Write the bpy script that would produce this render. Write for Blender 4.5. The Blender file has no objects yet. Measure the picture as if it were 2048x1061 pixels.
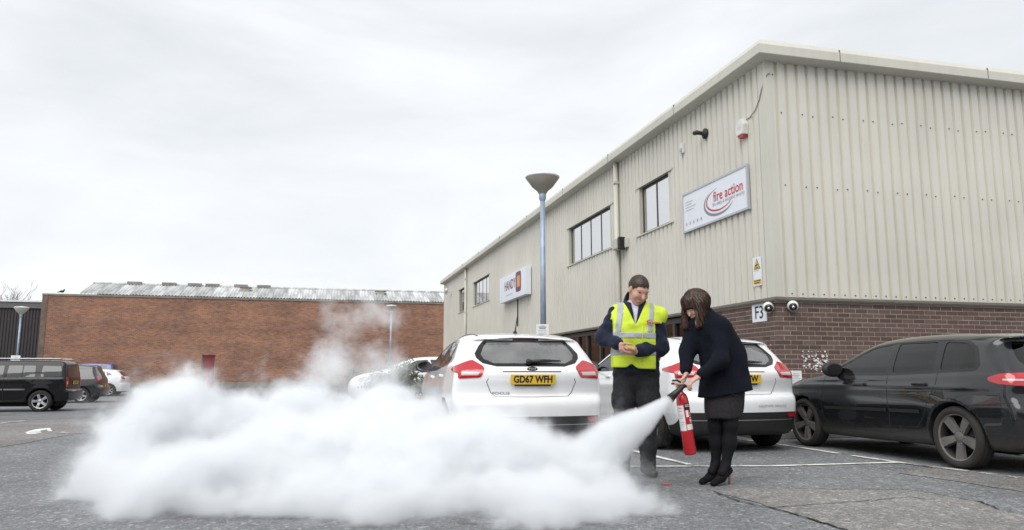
import bpy, bmesh, math, random
import numpy as np
from mathutils import Vector, Matrix
from mathutils.bvhtree import BVHTree

# ---------------------------------------------------------------- camera
scene = bpy.context.scene
COL = scene.collection
FPX, CAM_H = 1510.0, 0.92
TH = math.atan(217 / FPX)
CT, ST = math.cos(TH), math.sin(TH)
cam_d = bpy.data.cameras.new('camera')
cam = bpy.data.objects.new('camera', cam_d); COL.objects.link(cam)
cam.location = (0, 0, CAM_H); cam.rotation_euler = (math.radians(90) + TH, 0, 0)
cam_d.sensor_width = 36; cam_d.lens = 36 * FPX / 2048
cam_d.clip_end = 2000
scene.camera = cam

# ---------------------------------------------------------------- sky, sun, exposure
SUN_EL, SUN_AZ = math.radians(52), math.radians(205)     # azimuth clockwise from +Y (behind the camera, a little left)
w = bpy.data.worlds.new('World'); scene.world = w; w.use_nodes = True
nt = w.node_tree; nt.nodes.clear()
def N(t, **kw):
    n = nt.nodes.new(t)
    for k, v in kw.items(): setattr(n, k, v)
    return n
out = N('ShaderNodeOutputWorld')
sky = N('ShaderNodeTexSky', sky_type='NISHITA', sun_disc=False, sun_elevation=SUN_EL, sun_rotation=SUN_AZ)
bg1 = N('ShaderNodeBackground'); bg1.inputs['Strength'].default_value = 0.12
nt.links.new(sky.outputs[0], bg1.inputs['Color'])
tc = N('ShaderNodeTexCoord')
mp = N('ShaderNodeMapping'); mp.inputs['Scale'].default_value = (1.0, 1.0, 3.2); mp.inputs['Location'].default_value = (0.35, 0.1, 0.6)
n1 = N('ShaderNodeTexNoise'); n1.inputs['Scale'].default_value = 2.1; n1.inputs['Detail'].default_value = 6; n1.inputs['Roughness'].default_value = 0.52; n1.inputs['Distortion'].default_value = 0.35
rp = N('ShaderNodeValToRGB')
rp.color_ramp.elements[0].position = 0.33; rp.color_ramp.elements[0].color = (0.495, 0.512, 0.53, 1)
rp.color_ramp.elements[1].position = 0.70; rp.color_ramp.elements[1].color = (0.665, 0.668, 0.672, 1)
bg2 = N('ShaderNodeBackground'); bg2.inputs['Strength'].default_value = 0.98
mixs = N('ShaderNodeMixShader'); mixs.inputs[0].default_value = 0.93
nt.links.new(tc.outputs['Generated'], mp.inputs['Vector']); nt.links.new(mp.outputs[0], n1.inputs['Vector'])
nt.links.new(n1.outputs['Fac'], rp.inputs[0]); nt.links.new(rp.outputs[0], bg2.inputs['Color'])
nt.links.new(bg1.outputs[0], mixs.inputs[1]); nt.links.new(bg2.outputs[0], mixs.inputs[2]); nt.links.new(mixs.outputs[0], out.inputs['Surface'])

sd = bpy.data.lights.new('sun', 'SUN'); sd.energy = 1.5; sd.angle = math.radians(55); sd.color = (1.0, 0.975, 0.94)
sun = bpy.data.objects.new('sun', sd); COL.objects.link(sun)
_dir = Vector((math.sin(SUN_AZ) * math.cos(SUN_EL), math.cos(SUN_AZ) * math.cos(SUN_EL), math.sin(SUN_EL)))
sun.rotation_euler = _dir.to_track_quat('Z', 'Y').to_euler(); sun.location = (0, 0, 30)

vs = scene.view_settings
vs.view_transform = 'Standard'; vs.look = 'None'; vs.gamma = 1.0; vs.exposure = 0.75
scene.cycles.use_denoising = True
scene.cycles.max_bounces = 16; scene.cycles.volume_bounces = 8
scene.cycles.transparent_max_bounces = 24
scene.cycles.diffuse_bounces = 4; scene.cycles.glossy_bounces = 4
scene.cycles.volume_max_steps = 512
scene.cycles.caustics_reflective = False; scene.cycles.caustics_refractive = False

# ---------------------------------------------------------------- pixel helpers (photograph 2048 x 1061)
def ray(px, py):
    u = (px - 1024) / FPX; v = (530.5 - py) / FPX
    return Vector((u, CT - v * ST, ST + v * CT))
def G(px, py, z=0.0):
    d = ray(px, py); t = (z - CAM_H) / d.z
    return Vector((d.x * t, d.y * t, z))
def AY(px, py, Y):
    d = ray(px, py); t = Y / d.y
    return Vector((d.x * t, Y, CAM_H + d.z * t))

# ---------------------------------------------------------------- materials
def newmat(name):
    m = bpy.data.materials.new(name); m.use_nodes = True
    nt = m.node_tree; nt.nodes.clear()
    o = nt.nodes.new('ShaderNodeOutputMaterial'); b = nt.nodes.new('ShaderNodeBsdfPrincipled')
    nt.links.new(b.outputs[0], o.inputs['Surface'])
    return m, nt, b
def setin(b, **kw):
    names = {'rough': 'Roughness', 'metal': 'Metallic', 'coat': 'Coat Weight', 'coatr': 'Coat Roughness', 'spec': 'Specular IOR Level', 'sheen': 'Sheen Weight', 'sss': 'Subsurface Weight', 'trans': 'Transmission Weight', 'ior': 'IOR'}
    for k, v in kw.items(): b.inputs[names[k]].default_value = v
def C4(c): return (c[0], c[1], c[2], 1)
def nd(nt, t, ins=None, **kw):
    n = nt.nodes.new(t)
    for k, v in kw.items(): setattr(n, k, v)
    if ins:
        for k, v in ins.items():
            if hasattr(v, 'is_output') or isinstance(v, bpy.types.NodeSocket): nt.links.new(v, n.inputs[k])
            else: n.inputs[k].default_value = v
    return n
def mixc(nt, fac, a, b, bt='MIX'):
    n = nt.nodes.new('ShaderNodeMix'); n.data_type = 'RGBA'; n.blend_type = bt
    for idx, v in ((0, fac), (6, a), (7, b)):
        if isinstance(v, bpy.types.NodeSocket): nt.links.new(v, n.inputs[idx])
        else: n.inputs[idx].default_value = v if idx == 0 else C4(v)
    return n.outputs[2]
def ramp(nt, src, stops):
    r = nt.nodes.new('ShaderNodeValToRGB'); nt.links.new(src, r.inputs[0])
    el = r.color_ramp.elements
    while len(el) < len(stops): el.new(0.5)
    for e, (p, c) in zip(el, stops): e.position = p; e.color = C4(c) if hasattr(c, '__len__') else (c, c, c, 1)
    return r.outputs[0]
def simple(name, col, rough=0.5, var=0.0, vscale=6.0, bump=0.0, bscale=60.0, dirt=None, **kw):
    """plain paint, plastic or cloth with faint uneven colour, wear and fine relief"""
    m, nt, b = newmat(name)
    setin(b, rough=rough, **kw)
    b.inputs['Base Color'].default_value = C4(col)
    co = nd(nt, 'ShaderNodeTexCoord').outputs['Object']
    if var > 0:
        n = nd(nt, 'ShaderNodeTexNoise', {'Vector': co, 'Scale': vscale, 'Detail': 5.0, 'Roughness': 0.6})
        lo = tuple(max(0, c * (1 - var)) for c in col); hi = tuple(min(1, c * (1 + var)) for c in col)
        nt.links.new(ramp(nt, n.outputs['Fac'], [(0.3, lo), (0.7, hi)]), b.inputs['Base Color'])
        rr = nd(nt, 'ShaderNodeMapRange', {'Value': n.outputs['Fac'], 'To Min': max(0.02, rough * 0.85), 'To Max': min(1, rough * 1.15)})
        nt.links.new(rr.outputs[0], b.inputs['Roughness'])
    if bump > 0:
        n = nd(nt, 'ShaderNodeTexNoise', {'Vector': co, 'Scale': bscale, 'Detail': 4.0})
        bp = nd(nt, 'ShaderNodeBump', {'Height': n.outputs['Fac'], 'Strength': bump, 'Distance': 0.01})
        nt.links.new(bp.outputs[0], b.inputs['Normal'])
    return m

def asphalt(name, base, light, chip=0.5, scale=1.0, tint=(1, 1, 1)):
    m, nt, b = newmat(name)
    co = nd(nt, 'ShaderNodeTexCoord').outputs['Object']
    v1 = nd(nt, 'ShaderNodeTexVoronoi', {'Vector': co, 'Scale': 88.0 * scale, 'Randomness': 1.0})
    v2 = nd(nt, 'ShaderNodeTexVoronoi', {'Vector': co, 'Scale': 38.0 * scale, 'Randomness': 1.0})
    sp = nd(nt, 'ShaderNodeSeparateColor', {'Color': v1.outputs['Color']})
    sp2 = nd(nt, 'ShaderNodeSeparateColor', {'Color': v2.outputs['Color']})
    stone = ramp(nt, sp.outputs[0], [(0.0, tuple(c * 0.68 for c in base)), (0.45, base), (0.85, tuple(c * 1.35 for c in base)), (0.98, light)])
    st2 = ramp(nt, sp2.outputs[1], [(0.0, tuple(c * 0.6 for c in base)), (0.7, tuple(c * 1.15 for c in base)), (0.93, tuple(c * 1.5 for c in base)), (1.0, tuple(min(1, c * 1.35) for c in light))])
    c1 = mixc(nt, 0.45, stone, st2)
    big = nd(nt, 'ShaderNodeTexNoise', {'Vector': co, 'Scale': 0.55, 'Detail': 7.0, 'Roughness': 0.62})
    f = ramp(nt, big.outputs['Fac'], [(0.3, 0.72), (0.5, 1.0), (0.72, 1.22)])
    c2 = mixc(nt, 1.0, c1, f, 'MULTIPLY')
    med = nd(nt, 'ShaderNodeTexNoise', {'Vector': co, 'Scale': 6.0, 'Detail': 6.0, 'Roughness': 0.7})
    f2 = ramp(nt, med.outputs['Fac'], [(0.35, 0.85), (0.7, 1.12)])
    c3 = mixc(nt, 1.0, c2, f2, 'MULTIPLY')
    nt.links.new(c3, b.inputs['Base Color'])
    setin(b, rough=0.82, spec=0.35)
    bp = nd(nt, 'ShaderNodeBump', {'Height': v1.outputs['Distance'], 'Strength': 0.5, 'Distance': 0.006}, invert=True)
    nt.links.new(bp.outputs[0], b.inputs['Normal'])
    return m

def glass_mat(name, tint=(0.5, 0.56, 0.55), gloss=1.0, ior=1.5, rough=0.0, pale_film=0.0, refl=0.0):
    m = bpy.data.materials.new(name); m.use_nodes = True
    nt = m.node_tree; nt.nodes.clear()
    o = nt.nodes.new('ShaderNodeOutputMaterial')
    fr = nd(nt, 'ShaderNodeFresnel', {'IOR': ior})
    tr = nd(nt, 'ShaderNodeBsdfTransparent', {'Color': C4(tint)})
    gl = nd(nt, 'ShaderNodeBsdfGlossy', {'Color': (gloss, gloss, gloss, 1), 'Roughness': rough})
    base = tr.outputs[0]
    if pale_film > 0:      # uneven pale diffuse film, painted in for the bright view and reflection
        co = nd(nt, 'ShaderNodeTexCoord').outputs['Object']
        n = nd(nt, 'ShaderNodeTexNoise', {'Vector': co, 'Scale': 3.0, 'Detail': 6.0, 'Roughness': 0.6})
        df = nd(nt, 'ShaderNodeBsdfDiffuse', {'Color': (0.62, 0.64, 0.63, 1)})
        fa = nd(nt, 'ShaderNodeMapRange', {'Value': n.outputs['Fac'], 'From Min': 0.25, 'From Max': 0.75, 'To Min': pale_film * 0.55, 'To Max': pale_film * 1.4})
        base = nd(nt, 'ShaderNodeMixShader', {0: fa.outputs[0], 1: base, 2: df.outputs[0]}).outputs[0]
    if refl > 0: fr = nd(nt, 'ShaderNodeMath', {0: fr.outputs[0], 1: refl}, operation='MAXIMUM')      # mirror share held high to brighten the panes
    mx = nd(nt, 'ShaderNodeMixShader', {0: fr.outputs[0], 1: base, 2: gl.outputs[0]})
    nt.links.new(mx.outputs[0], o.inputs['Surface'])
    return m

# ---------------------------------------------------------------- objects
def tag(o, label=None, cat=None, group=None, kind=None):
    if label: o['label'] = label
    if cat: o['category'] = cat
    if group: o['group'] = group
    if kind: o['kind'] = kind
    return o
def empty(name, loc=(0, 0, 0), rz=0.0, label=None, cat=None, group=None):
    o = bpy.data.objects.new(name, None); COL.objects.link(o)
    o.location = loc; o.rotation_euler = (0, 0, rz); o.empty_display_size = 0.2
    return tag(o, label, cat, group)
def link(name, me, mat=None, parent=None, loc=None, rot=None):
    o = bpy.data.objects.new(name, me); COL.objects.link(o)
    if mat is not None and len(me.materials) == 0: me.materials.append(mat)
    if parent is not None: o.parent = parent
    if loc is not None: o.location = loc
    if rot is not None: o.rotation_euler = rot
    return o
def copy_tree(o, parent=None):
    c = o.copy(); COL.objects.link(c); c.parent = parent
    for ch in list(o.children): copy_tree(ch, c)
    return c

class MB:
    """collects simple shapes; build() links them as one mesh object"""
    def __init__(self): self.v = []; self.f = []; self.s = []
    def add(self, vs, fs, smooth=False, M=None):
        b = len(self.v)
        for p in vs:
            p = Vector(p)
            self.v.append(tuple(M @ p) if M else tuple(p))
        for f in fs: self.f.append([i + b for i in f]); self.s.append(smooth)
        return self
    def box(self, lo, hi, M=None, bev=0.0):
        x0, y0, z0 = lo; x1, y1, z1 = hi
        if bev <= 0:
            vs = [(x0, y0, z0), (x1, y0, z0), (x1, y1, z0), (x0, y1, z0), (x0, y0, z1), (x1, y0, z1), (x1, y1, z1), (x0, y1, z1)]
            fs = [(0, 3, 2, 1), (4, 5, 6, 7), (0, 1, 5, 4), (1, 2, 6, 5), (2, 3, 7, 6), (3, 0, 4, 7)]
            return self.add(vs, fs, False, M)
        bm = bmesh.new(); bmesh.ops.create_cube(bm, size=1)
        for v in bm.verts: v.co = Vector(((x0 + x1) / 2 + v.co.x * (x1 - x0), (y0 + y1) / 2 + v.co.y * (y1 - y0), (z0 + z1) / 2 + v.co.z * (z1 - z0)))
        bmesh.ops.bevel(bm, geom=bm.edges[:], offset=bev, segments=2, affect='EDGES', profile=0.6)
        bm.verts.index_update()
        self.add([v.co for v in bm.verts], [[v.index for v in f.verts] for f in bm.faces], False, M); bm.free()
        return self
    def prism(self, poly, z0, z1, M=None, smooth=False):
        """polygon (x,y) extruded in z; counter-clockwise"""
        n = len(poly)
        vs = [(p[0], p[1], z0) for p in poly] + [(p[0], p[1], z1) for p in poly]
        fs = [list(range(n))[::-1], list(range(n, 2 * n))] + [(i, (i + 1) % n, (i + 1) % n + n, i + n) for i in range(n)]
        return self.add(vs, fs, smooth, M)
    def lathe(self, prof, n=32, M=None, smooth=True, cap=False, a0=0.0, a1=2 * math.pi):
        """profile (r,z) turned about z"""
        full = abs(a1 - a0 - 2 * math.pi) < 1e-6
        m = n if full else n + 1
        vs = []
        for i in range(m):
            a = a0 + (a1 - a0) * i / n
            for r, z in prof: vs.append((r * math.cos(a), r * math.sin(a), z))
        k = len(prof); fs = []
        for i in range(n):
            j = (i + 1) % m
            for q in range(k - 1):
                a_, b_, c_, d_ = i * k + q, j * k + q, j * k + q + 1, i * k + q + 1
                fs.append((a_, b_, c_, d_))
        if cap:
            fs.append([i * k for i in range(m)][::-1]); fs.append([i * k + k - 1 for i in range(m)])
        return self.add(vs, fs, smooth, M)
    def tube(self, pts, r, n=8, M=None, cap=True):
        pts = [Vector(p) for p in pts]
        rs = r if hasattr(r, '__len__') else [r] * len(pts)
        vs = []; up = None
        for i, p in enumerate(pts):
            d = (pts[min(i + 1, len(pts) - 1)] - pts[max(i - 1, 0)]).normalized()
            if up is None:
                up = Vector((0, 0, 1)) if abs(d.z) < 0.9 else Vector((1, 0, 0))
            s = d.cross(up).normalized(); up = s.cross(d).normalized()
            for j in range(n):
                a = 2 * math.pi * j / n
                vs.append(p + (s * math.cos(a) + up * math.sin(a)) * rs[i])
        fs = []
        for i in range(len(pts) - 1):
            for j in range(n):
                k = (j + 1) % n
                fs.append((i * n + j, i * n + k, (i + 1) * n + k, (i + 1) * n + j))
        if cap:
            fs.append(list(range(n))[::-1]); b = (len(pts) - 1) * n; fs.append([b + j for j in range(n)])
        return self.add(vs, fs, True, M)
    def mesh(self, name='mesh'):
        me = bpy.data.meshes.new(name); me.from_pydata(self.v, [], self.f)
        me.polygons.foreach_set('use_smooth', self.s)
        me.update(); return me
    def build(self, name, mat, parent=None, loc=None, rot=None):
        return link(name, self.mesh(name), mat, parent, loc, rot)

def poly_mesh(name, polys, mat, parent=None):
    mb = MB()
    for p in polys: mb.add(p, [list(range(len(p)))])
    return mb.build(name, mat, parent)

def text_obj(name, body, size, mat, parent, M, ext=0.0015, bold=0.0, sx=1.0, align='CENTER', spacing=1.0):
    cu = bpy.data.curves.new(name, 'FONT'); cu.body = body; cu.size = size; cu.extrude = ext; cu.offset = bold
    cu.align_x = align; cu.align_y = 'CENTER'; cu.space_character = spacing; cu.resolution_u = 3
    t = bpy.data.objects.new('tmp', cu); COL.objects.link(t)
    dg = bpy.context.evaluated_depsgraph_get()
    me = bpy.data.meshes.new_from_object(t.evaluated_get(dg))
    bpy.data.objects.remove(t); bpy.data.curves.remove(cu)
    me.transform(Matrix.Diagonal((sx, 1, 1, 1))); me.transform(M)
    me.materials.clear(); me.name = name
    return link(name, me, mat, parent)

# ---------------------------------------------------------------- implicit surfaces
def surface_nets(f, lo, hi, h):
    lo = np.array(lo, float); hi = np.array(hi, float)
    n = np.ceil((hi - lo) / h).astype(int) + 1
    ax = [lo[i] + h * np.arange(n[i]) for i in range(3)]
    X, Y, Z = np.meshgrid(*ax, indexing='ij')
    V = f(X.ravel(), Y.ravel(), Z.ravel()).reshape(n)
    S = V < 0
    cn = tuple(n - 1)
    acc = np.zeros(cn + (3,)); cnt = np.zeros(cn)
    def cs(a, off): return a[off[0]:off[0] + cn[0], off[1]:off[1] + cn[1], off[2]:off[2] + cn[2]]
    for axis in range(3):
        o1, o2 = [i for i in range(3) if i != axis]
        for a in (0, 1):
            for b in (0, 1):
                p = [0, 0, 0]; p[o1] = a; p[o2] = b; q = list(p); q[axis] = 1
                va, vb = cs(V, p), cs(V, q)
                c = (va < 0) != (vb < 0)
                t = np.where(c, va / np.where(c, va - vb, 1), 0)
                for k in range(3):
                    if k == axis: acc[..., k] += np.where(c, t, 0)
                    else: acc[..., k] += np.where(c, p[k], 0)
                cnt += c
    m = cnt > 0
    idx = -np.ones(cn, int); idx[m] = np.arange(m.sum())
    ijk = np.argwhere(m)
    P = lo + h * (ijk + acc[m] / cnt[m][:, None])
    quads = []
    for axis in range(3):
        o1, o2 = (axis + 1) % 3, (axis + 2) % 3
        sl0 = [slice(None)] * 3; sl1 = [slice(None)] * 3
        sl0[axis] = slice(0, -1); sl1[axis] = slice(1, None)
        s0, s1 = S[tuple(sl0)], S[tuple(sl1)]
        E = np.argwhere(s0 != s1)
        ok = (E[:, o1] > 0) & (E[:, o2] > 0) & (E[:, o1] < n[o1] - 1) & (E[:, o2] < n[o2] - 1)
        E = E[ok]
        if len(E) == 0: continue
        flip = s0[E[:, 0], E[:, 1], E[:, 2]]
        def cell(d1, d2):
            c = E.copy(); c[:, o1] += d1; c[:, o2] += d2
            return idx[c[:, 0], c[:, 1], c[:, 2]]
        q = np.stack([cell(-1, -1), cell(0, -1), cell(0, 0), cell(-1, 0)], 1)
        q = np.where(flip[:, None], q, q[:, ::-1])
        quads.append(q)
    return P, np.concatenate(quads)
def grad(f, P, e=0.004):
    g = np.zeros_like(P)
    for k in range(3):
        d = np.zeros(3); d[k] = e
        a = P + d; b = P - d
        g[:, k] = f(a[:, 0], a[:, 1], a[:, 2]) - f(b[:, 0], b[:, 1], b[:, 2])
    return g / (2 * e)
def sdf_points(f, lo, hi, h, it=2):
    P, Q = surface_nets(f, lo, hi, h)
    for _ in range(it):
        v = f(P[:, 0], P[:, 1], P[:, 2]); g = grad(f, P, h * 0.3)
        l2 = (g ** 2).sum(1) + 1e-6
        st = np.clip(v / l2, -h, h)
        P = P - g * st[:, None]
    return P, Q
def pq_mesh(name, P, Q):
    me = bpy.data.meshes.new(name)
    me.vertices.add(len(P)); me.vertices.foreach_set('co', np.asarray(P, np.float32).ravel())
    me.loops.add(len(Q) * 4); me.loops.foreach_set('vertex_index', np.asarray(Q, np.int32).ravel())
    me.polygons.add(len(Q)); me.polygons.foreach_set('loop_start', np.arange(0, len(Q) * 4, 4, dtype=np.int32))
    me.polygons.foreach_set('use_smooth', np.ones(len(Q), bool))
    me.update(calc_edges=True); me.validate()
    return me
def sdf_mesh(name, f, lo, hi, h, mat=None, parent=None, it=2):
    P, Q = sdf_points(f, lo, hi, h, it)
    return link(name, pq_mesh(name, P, Q), mat, parent)
def smin(a, b, k):
    hh = np.clip(0.5 + 0.5 * (b - a) / k, 0, 1)
    return b + (a - b) * hh - k * hh * (1 - hh)
def smax(a, b, k): return -smin(-a, -b, k)
def d_cone(X, Y, Z, a, b, r1, r2):
    """tapered capsule"""
    a = np.asarray(a, float); b = np.asarray(b, float)
    d = b - a; L2 = (d ** 2).sum() + 1e-9
    px, py, pz = X - a[0], Y - a[1], Z - a[2]
    t = np.clip((px * d[0] + py * d[1] + pz * d[2]) / L2, 0, 1)
    return np.sqrt((px - t * d[0]) ** 2 + (py - t * d[1]) ** 2 + (pz - t * d[2]) ** 2) - (r1 + (r2 - r1) * t)
def d_ell(X, Y, Z, c, r, M=None):
    px, py, pz = X - c[0], Y - c[1], Z - c[2]
    if M is not None:
        px, py, pz = (M[0][0] * px + M[1][0] * py + M[2][0] * pz, M[0][1] * px + M[1][1] * py + M[2][1] * pz, M[0][2] * px + M[1][2] * py + M[2][2] * pz)
    k0 = np.sqrt((px / r[0]) ** 2 + (py / r[1]) ** 2 + (pz / r[2]) ** 2)
    k1 = np.sqrt((px / r[0] ** 2) ** 2 + (py / r[1] ** 2) ** 2 + (pz / r[2] ** 2) ** 2) + 1e-9
    return k0 * (k0 - 1) / k1
# ================================================================ SETTING
random.seed(7)
BA = math.atan2(0.2474, 0.969)                       # the trading estate's grid, turned about z
RX = Vector((math.cos(BA), math.sin(BA), 0)); LX = Vector((-math.sin(BA), math.cos(BA), 0))
CORNER = Vector((4.22, 12.0, 0))
def BW(x, y, z=0.0): return CORNER + RX * x + LX * y + Vector((0, 0, z))

M_ASPH = asphalt('asphalt', (0.158, 0.163, 0.170), (0.40, 0.41, 0.41))
M_ASPH_D = asphalt('asphalt_patch_dark', (0.140, 0.145, 0.152), (0.36, 0.37, 0.38))
M_ASPH_B = asphalt('asphalt_patch_brown', (0.188, 0.180, 0.173), (0.42, 0.41, 0.39))
M_LINE = None
def worn_paint(name, col, hole=0.42):
    m, nt, b = newmat(name)
    co = nd(nt, 'ShaderNodeTexCoord').outputs['Object']
    n = nd(nt, 'ShaderNodeTexNoise', {'Vector': co, 'Scale': 55.0, 'Detail': 6.0, 'Roughness': 0.75})
    n2 = nd(nt, 'ShaderNodeTexNoise', {'Vector': co, 'Scale': 3.0, 'Detail': 4.0})
    ad = nd(nt, 'ShaderNodeMath', {0: n.outputs['Fac'], 1: n2.outputs['Fac']}, operation='ADD')
    f = ramp(nt, ad.outputs[0], [(hole, 0.0), (hole + 0.10, 1.0)])
    # ramp input is clamped to 1, so halve
    hv = nd(nt, 'ShaderNodeMath', {0: ad.outputs[0], 1: 0.5}, operation='MULTIPLY')
    nt.links.new(hv.outputs[0], f.node.inputs[0])
    c = mixc(nt, f, (0.12, 0.12, 0.12), col)
    nt.links.new(c, b.inputs['Base Color']); setin(b, rough=0.7)
    return m
M_LINE = worn_paint('road_paint', (0.78, 0.78, 0.75), 0.40)
M_LINE_W = worn_paint('road_paint_worn', (0.66, 0.66, 0.63), 0.475)

def _ss(t): t = min(1.0, max(0.0, t)); return t * t * (3 - 2 * t)
def gz(x, y):
    """the yard falls gently towards the far row of cars and rises again to the warehouse"""
    return -0.31 * _ss((-x - 4.0) / 8.0) * _ss((y - 14.0) / 9.0) * (1 - _ss((y - 43.5) / 3.0)) * (1 - _ss((-x - 60) / 20))
gxs = [-600, -300, -150, -100, -85] + [-80 + 1.0 * i for i in range(83)] + [8, 30, 100, 300, 600]
gys = [-600, -200, -50, 0, 8, 13.5] + [14 + 0.6 * i for i in range(59)] + [60, 100, 250, 600]
vs = [(x, y, gz(x, y)) for x in gxs for y in gys]; ny = len(gys)
fs = [(i * ny + j, (i + 1) * ny + j, (i + 1) * ny + j + 1, i * ny + j + 1) for i in range(len(gxs) - 1) for j in range(ny - 1)]
tag(MB().add(vs, fs, True).build('ground', M_ASPH), kind='structure')

def rough_poly(pts, amp, step=0.12, seed=0, z=0.004):
    rnd = random.Random(seed); o = []
    n = len(pts)
    for i in range(n):
        a = Vector((pts[i][0], pts[i][1], 0)); b = Vector((pts[(i + 1) % n][0], pts[(i + 1) % n][1], 0))
        L = (b - a).length; k = max(1, int(L / step)); nn = Vector((-(b - a).y, (b - a).x, 0)).normalized()
        for q in range(k):
            t = q / k
            o.append(tuple(a.lerp(b, t) + nn * (rnd.uniform(-amp, amp) if q else 0) + Vector((0, 0, z))))
    return o
def sheet(name, pts, mat, amp=0.012, seed=0, z=0.004, step=0.12):
    p = rough_poly(pts, amp, step, seed, z)
    bm = bmesh.new(); f = bm.faces.new([bm.verts.new(v) for v in p])
    bmesh.ops.triangulate(bm, faces=[f])
    for _ in range(6):
        lg = [e_ for e_ in bm.edges if e_.calc_length() > 0.9]
        if not lg or min(q[0] for q in p) > -4: break
        bmesh.ops.subdivide_edges(bm, edges=lg, cuts=1); bmesh.ops.triangulate(bm, faces=bm.faces[:])
    for v in bm.verts: v.co.z += gz(v.co.x, v.co.y)
    bmesh.ops.recalc_face_normals(bm, faces=bm.faces[:])
    for f in bm.faces:
        if f.normal.z < 0: f.normal_flip()
    me = bpy.data.meshes.new(name); bm.to_mesh(me); bm.free()
    return tag(link(name, me, mat), kind='structure')
# resurfaced areas of the car park, traced on the ground
sheet('asphalt_patch', [G(1425, 982), G(1520, 977), G(1660, 978), G(1818, 981), G(1960, 1004), G(1990, 1020), G(2300, 1075), G(2300, 1150), G(1830, 1110), G(1690, 1061), G(1560, 1020)], M_ASPH_B, 0.02, 1, 0.004)
sheet('asphalt_patch', [G(1796, 947), G(1880, 935), G(2048, 955), G(2300, 985), G(2300, 1010), G(2048, 985), G(1900, 962)], M_ASPH_B, 0.015, 2, 0.004)
sheet('asphalt_patch', [G(-150, 905), G(-150, 850), G(0, 840), G(140, 836), G(260, 846), G(420, 858), G(420, 868), G(150, 868), G(0, 895)], M_ASPH_B, 0.05, 3, 0.004, 0.4)
sheet('asphalt_patch', [G(-200, 835), G(-200, 800), G(160, 800), G(420, 806), G(420, 838), G(200, 832), G(0, 836)], M_ASPH_D, 0.05, 4, 0.004, 0.4)
# cracks along the joints of the patches
M_CRACK = simple('crack_dark', (0.035, 0.035, 0.033), 0.95)
def crack(pts, wd, seed):
    rnd = random.Random(seed); mb = MB(); L = []
    for i in range(len(pts) - 1):
        a, b = pts[i], pts[i + 1]; k = max(2, int((b - a).length / 0.05))
        for q in range(k): L.append(a.lerp(b, q / k))
    for p in L: p.x += rnd.uniform(-.012, .012); p.y += rnd.uniform(-.012, .012)
    vs = []; fs = []
    for i, p in enumerate(L):
        d = (L[min(i + 1, len(L) - 1)] - L[max(i - 1, 0)]).normalized(); n_ = Vector((-d.y, d.x, 0)) * wd * rnd.uniform(0.15, 1.0)
        vs += [p + n_ + Vector((0, 0, 0.008)), p - n_ + Vector((0, 0, 0.008))]
        if i: fs.append((2 * i - 2, 2 * i - 1, 2 * i + 1, 2 * i))
    mb.add(vs, fs)
    return tag(mb.build('asphalt_crack', M_CRACK), kind='structure')
crack([G(1418, 982), G(1480, 1005), G(1545, 1017), G(1620, 1040), G(1690, 1061), G(1760, 1085)], 0.012, 1)
crack([G(1545, 1017), G(1640, 1010), G(1740, 1003), G(1822, 996), G(1868, 1004)], 0.007, 2)
crack([G(1520, 978), G(1660, 980), G(1818, 981), G(1900, 995), G(1966, 1007), G(1995, 1020), G(2048, 1030)], 0.009, 3)
crack([G(1960, 1004), G(1975, 1012), G(2000, 1019)], 0.02, 4)
crack([G(1230, 1040), G(1120, 1052), G(900, 1050)], 0.008, 5)

def line(name, pts, wd, mat, z=0.008, seed=0, amp=0.006):
    rnd = random.Random(seed); L = []
    for i in range(len(pts) - 1):
        a, b = pts[i], pts[i + 1]; k = max(1, int((b - a).length / 0.08))
        for q in range(k): L.append(a.lerp(b, q / k))
    L.append(pts[-1]); vs = []; fs = []
    for i, p in enumerate(L):
        d = (L[min(i + 1, len(L) - 1)] - L[max(i - 1, 0)]).normalized(); n_ = Vector((-d.y, d.x, 0)) * wd / 2
        z_ = z + gz(p.x, p.y)
        vs += [p + n_ * (1 + rnd.uniform(-.15, .15)) + Vector((0, 0, z_)), p - n_ * (1 + rnd.uniform(-.15, .15)) + Vector((0, 0, z_))]
        if i: fs.append((2 * i - 2, 2 * i - 1, 2 * i + 1, 2 * i))
    return tag(MB().add(vs, fs).build(name, mat), kind='structure')
V = lambda x, y: Vector((x, y, 0))
line('bay_line', [V(-3.6, 7.25), V(-1.2, 7.5), V(1.14, 7.71), V(2.63, 7.76), V(4.0, 8.06)], 0.075, M_LINE, seed=1)
line('bay_line', [V(1.12, 10.6), V(1.41, 9.43), V(1.60, 8.65), V(1.80, 7.86)], 0.075, M_LINE, z=0.0085, seed=2)
line('bay_line', [V(3.15, 11.0), V(3.5, 10.01), V(3.74, 9.1), V(3.78, 8.95)], 0.075, M_LINE, seed=3)
line('bay_line', [V(3.83, 8.72), V(3.92, 8.4), V(4.05, 7.98), V(4.18, 7.65), V(4.32, 7.36)], 0.075, M_LINE, z=0.0085, seed=4)
for a, b in (((4.36, 7.25), (4.42, 7.1)), ((4.46, 7.0), (4.5, 6.9)), ((4.53, 6.82), (4.58, 6.7))):
    line('bay_line', [V(*a), V(*b)], 0.07, M_LINE_W, seed=5)
line('bay_line', [V(5.35, 10.6), V(5.79, 8.75), V(6.2, 7.2)], 0.075, M_LINE, seed=6)
line('bay_line', [V(-1.35, 10.2), V(-0.62, 7.55)], 0.075, M_LINE, seed=7)
for k in range(5):
    p = V(-14.4, 21.6) + LX * (2.7 * k)
    line('bay_line', [p - RX * 4.8, p], 0.09, M_LINE_W, seed=10 + k)
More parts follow.
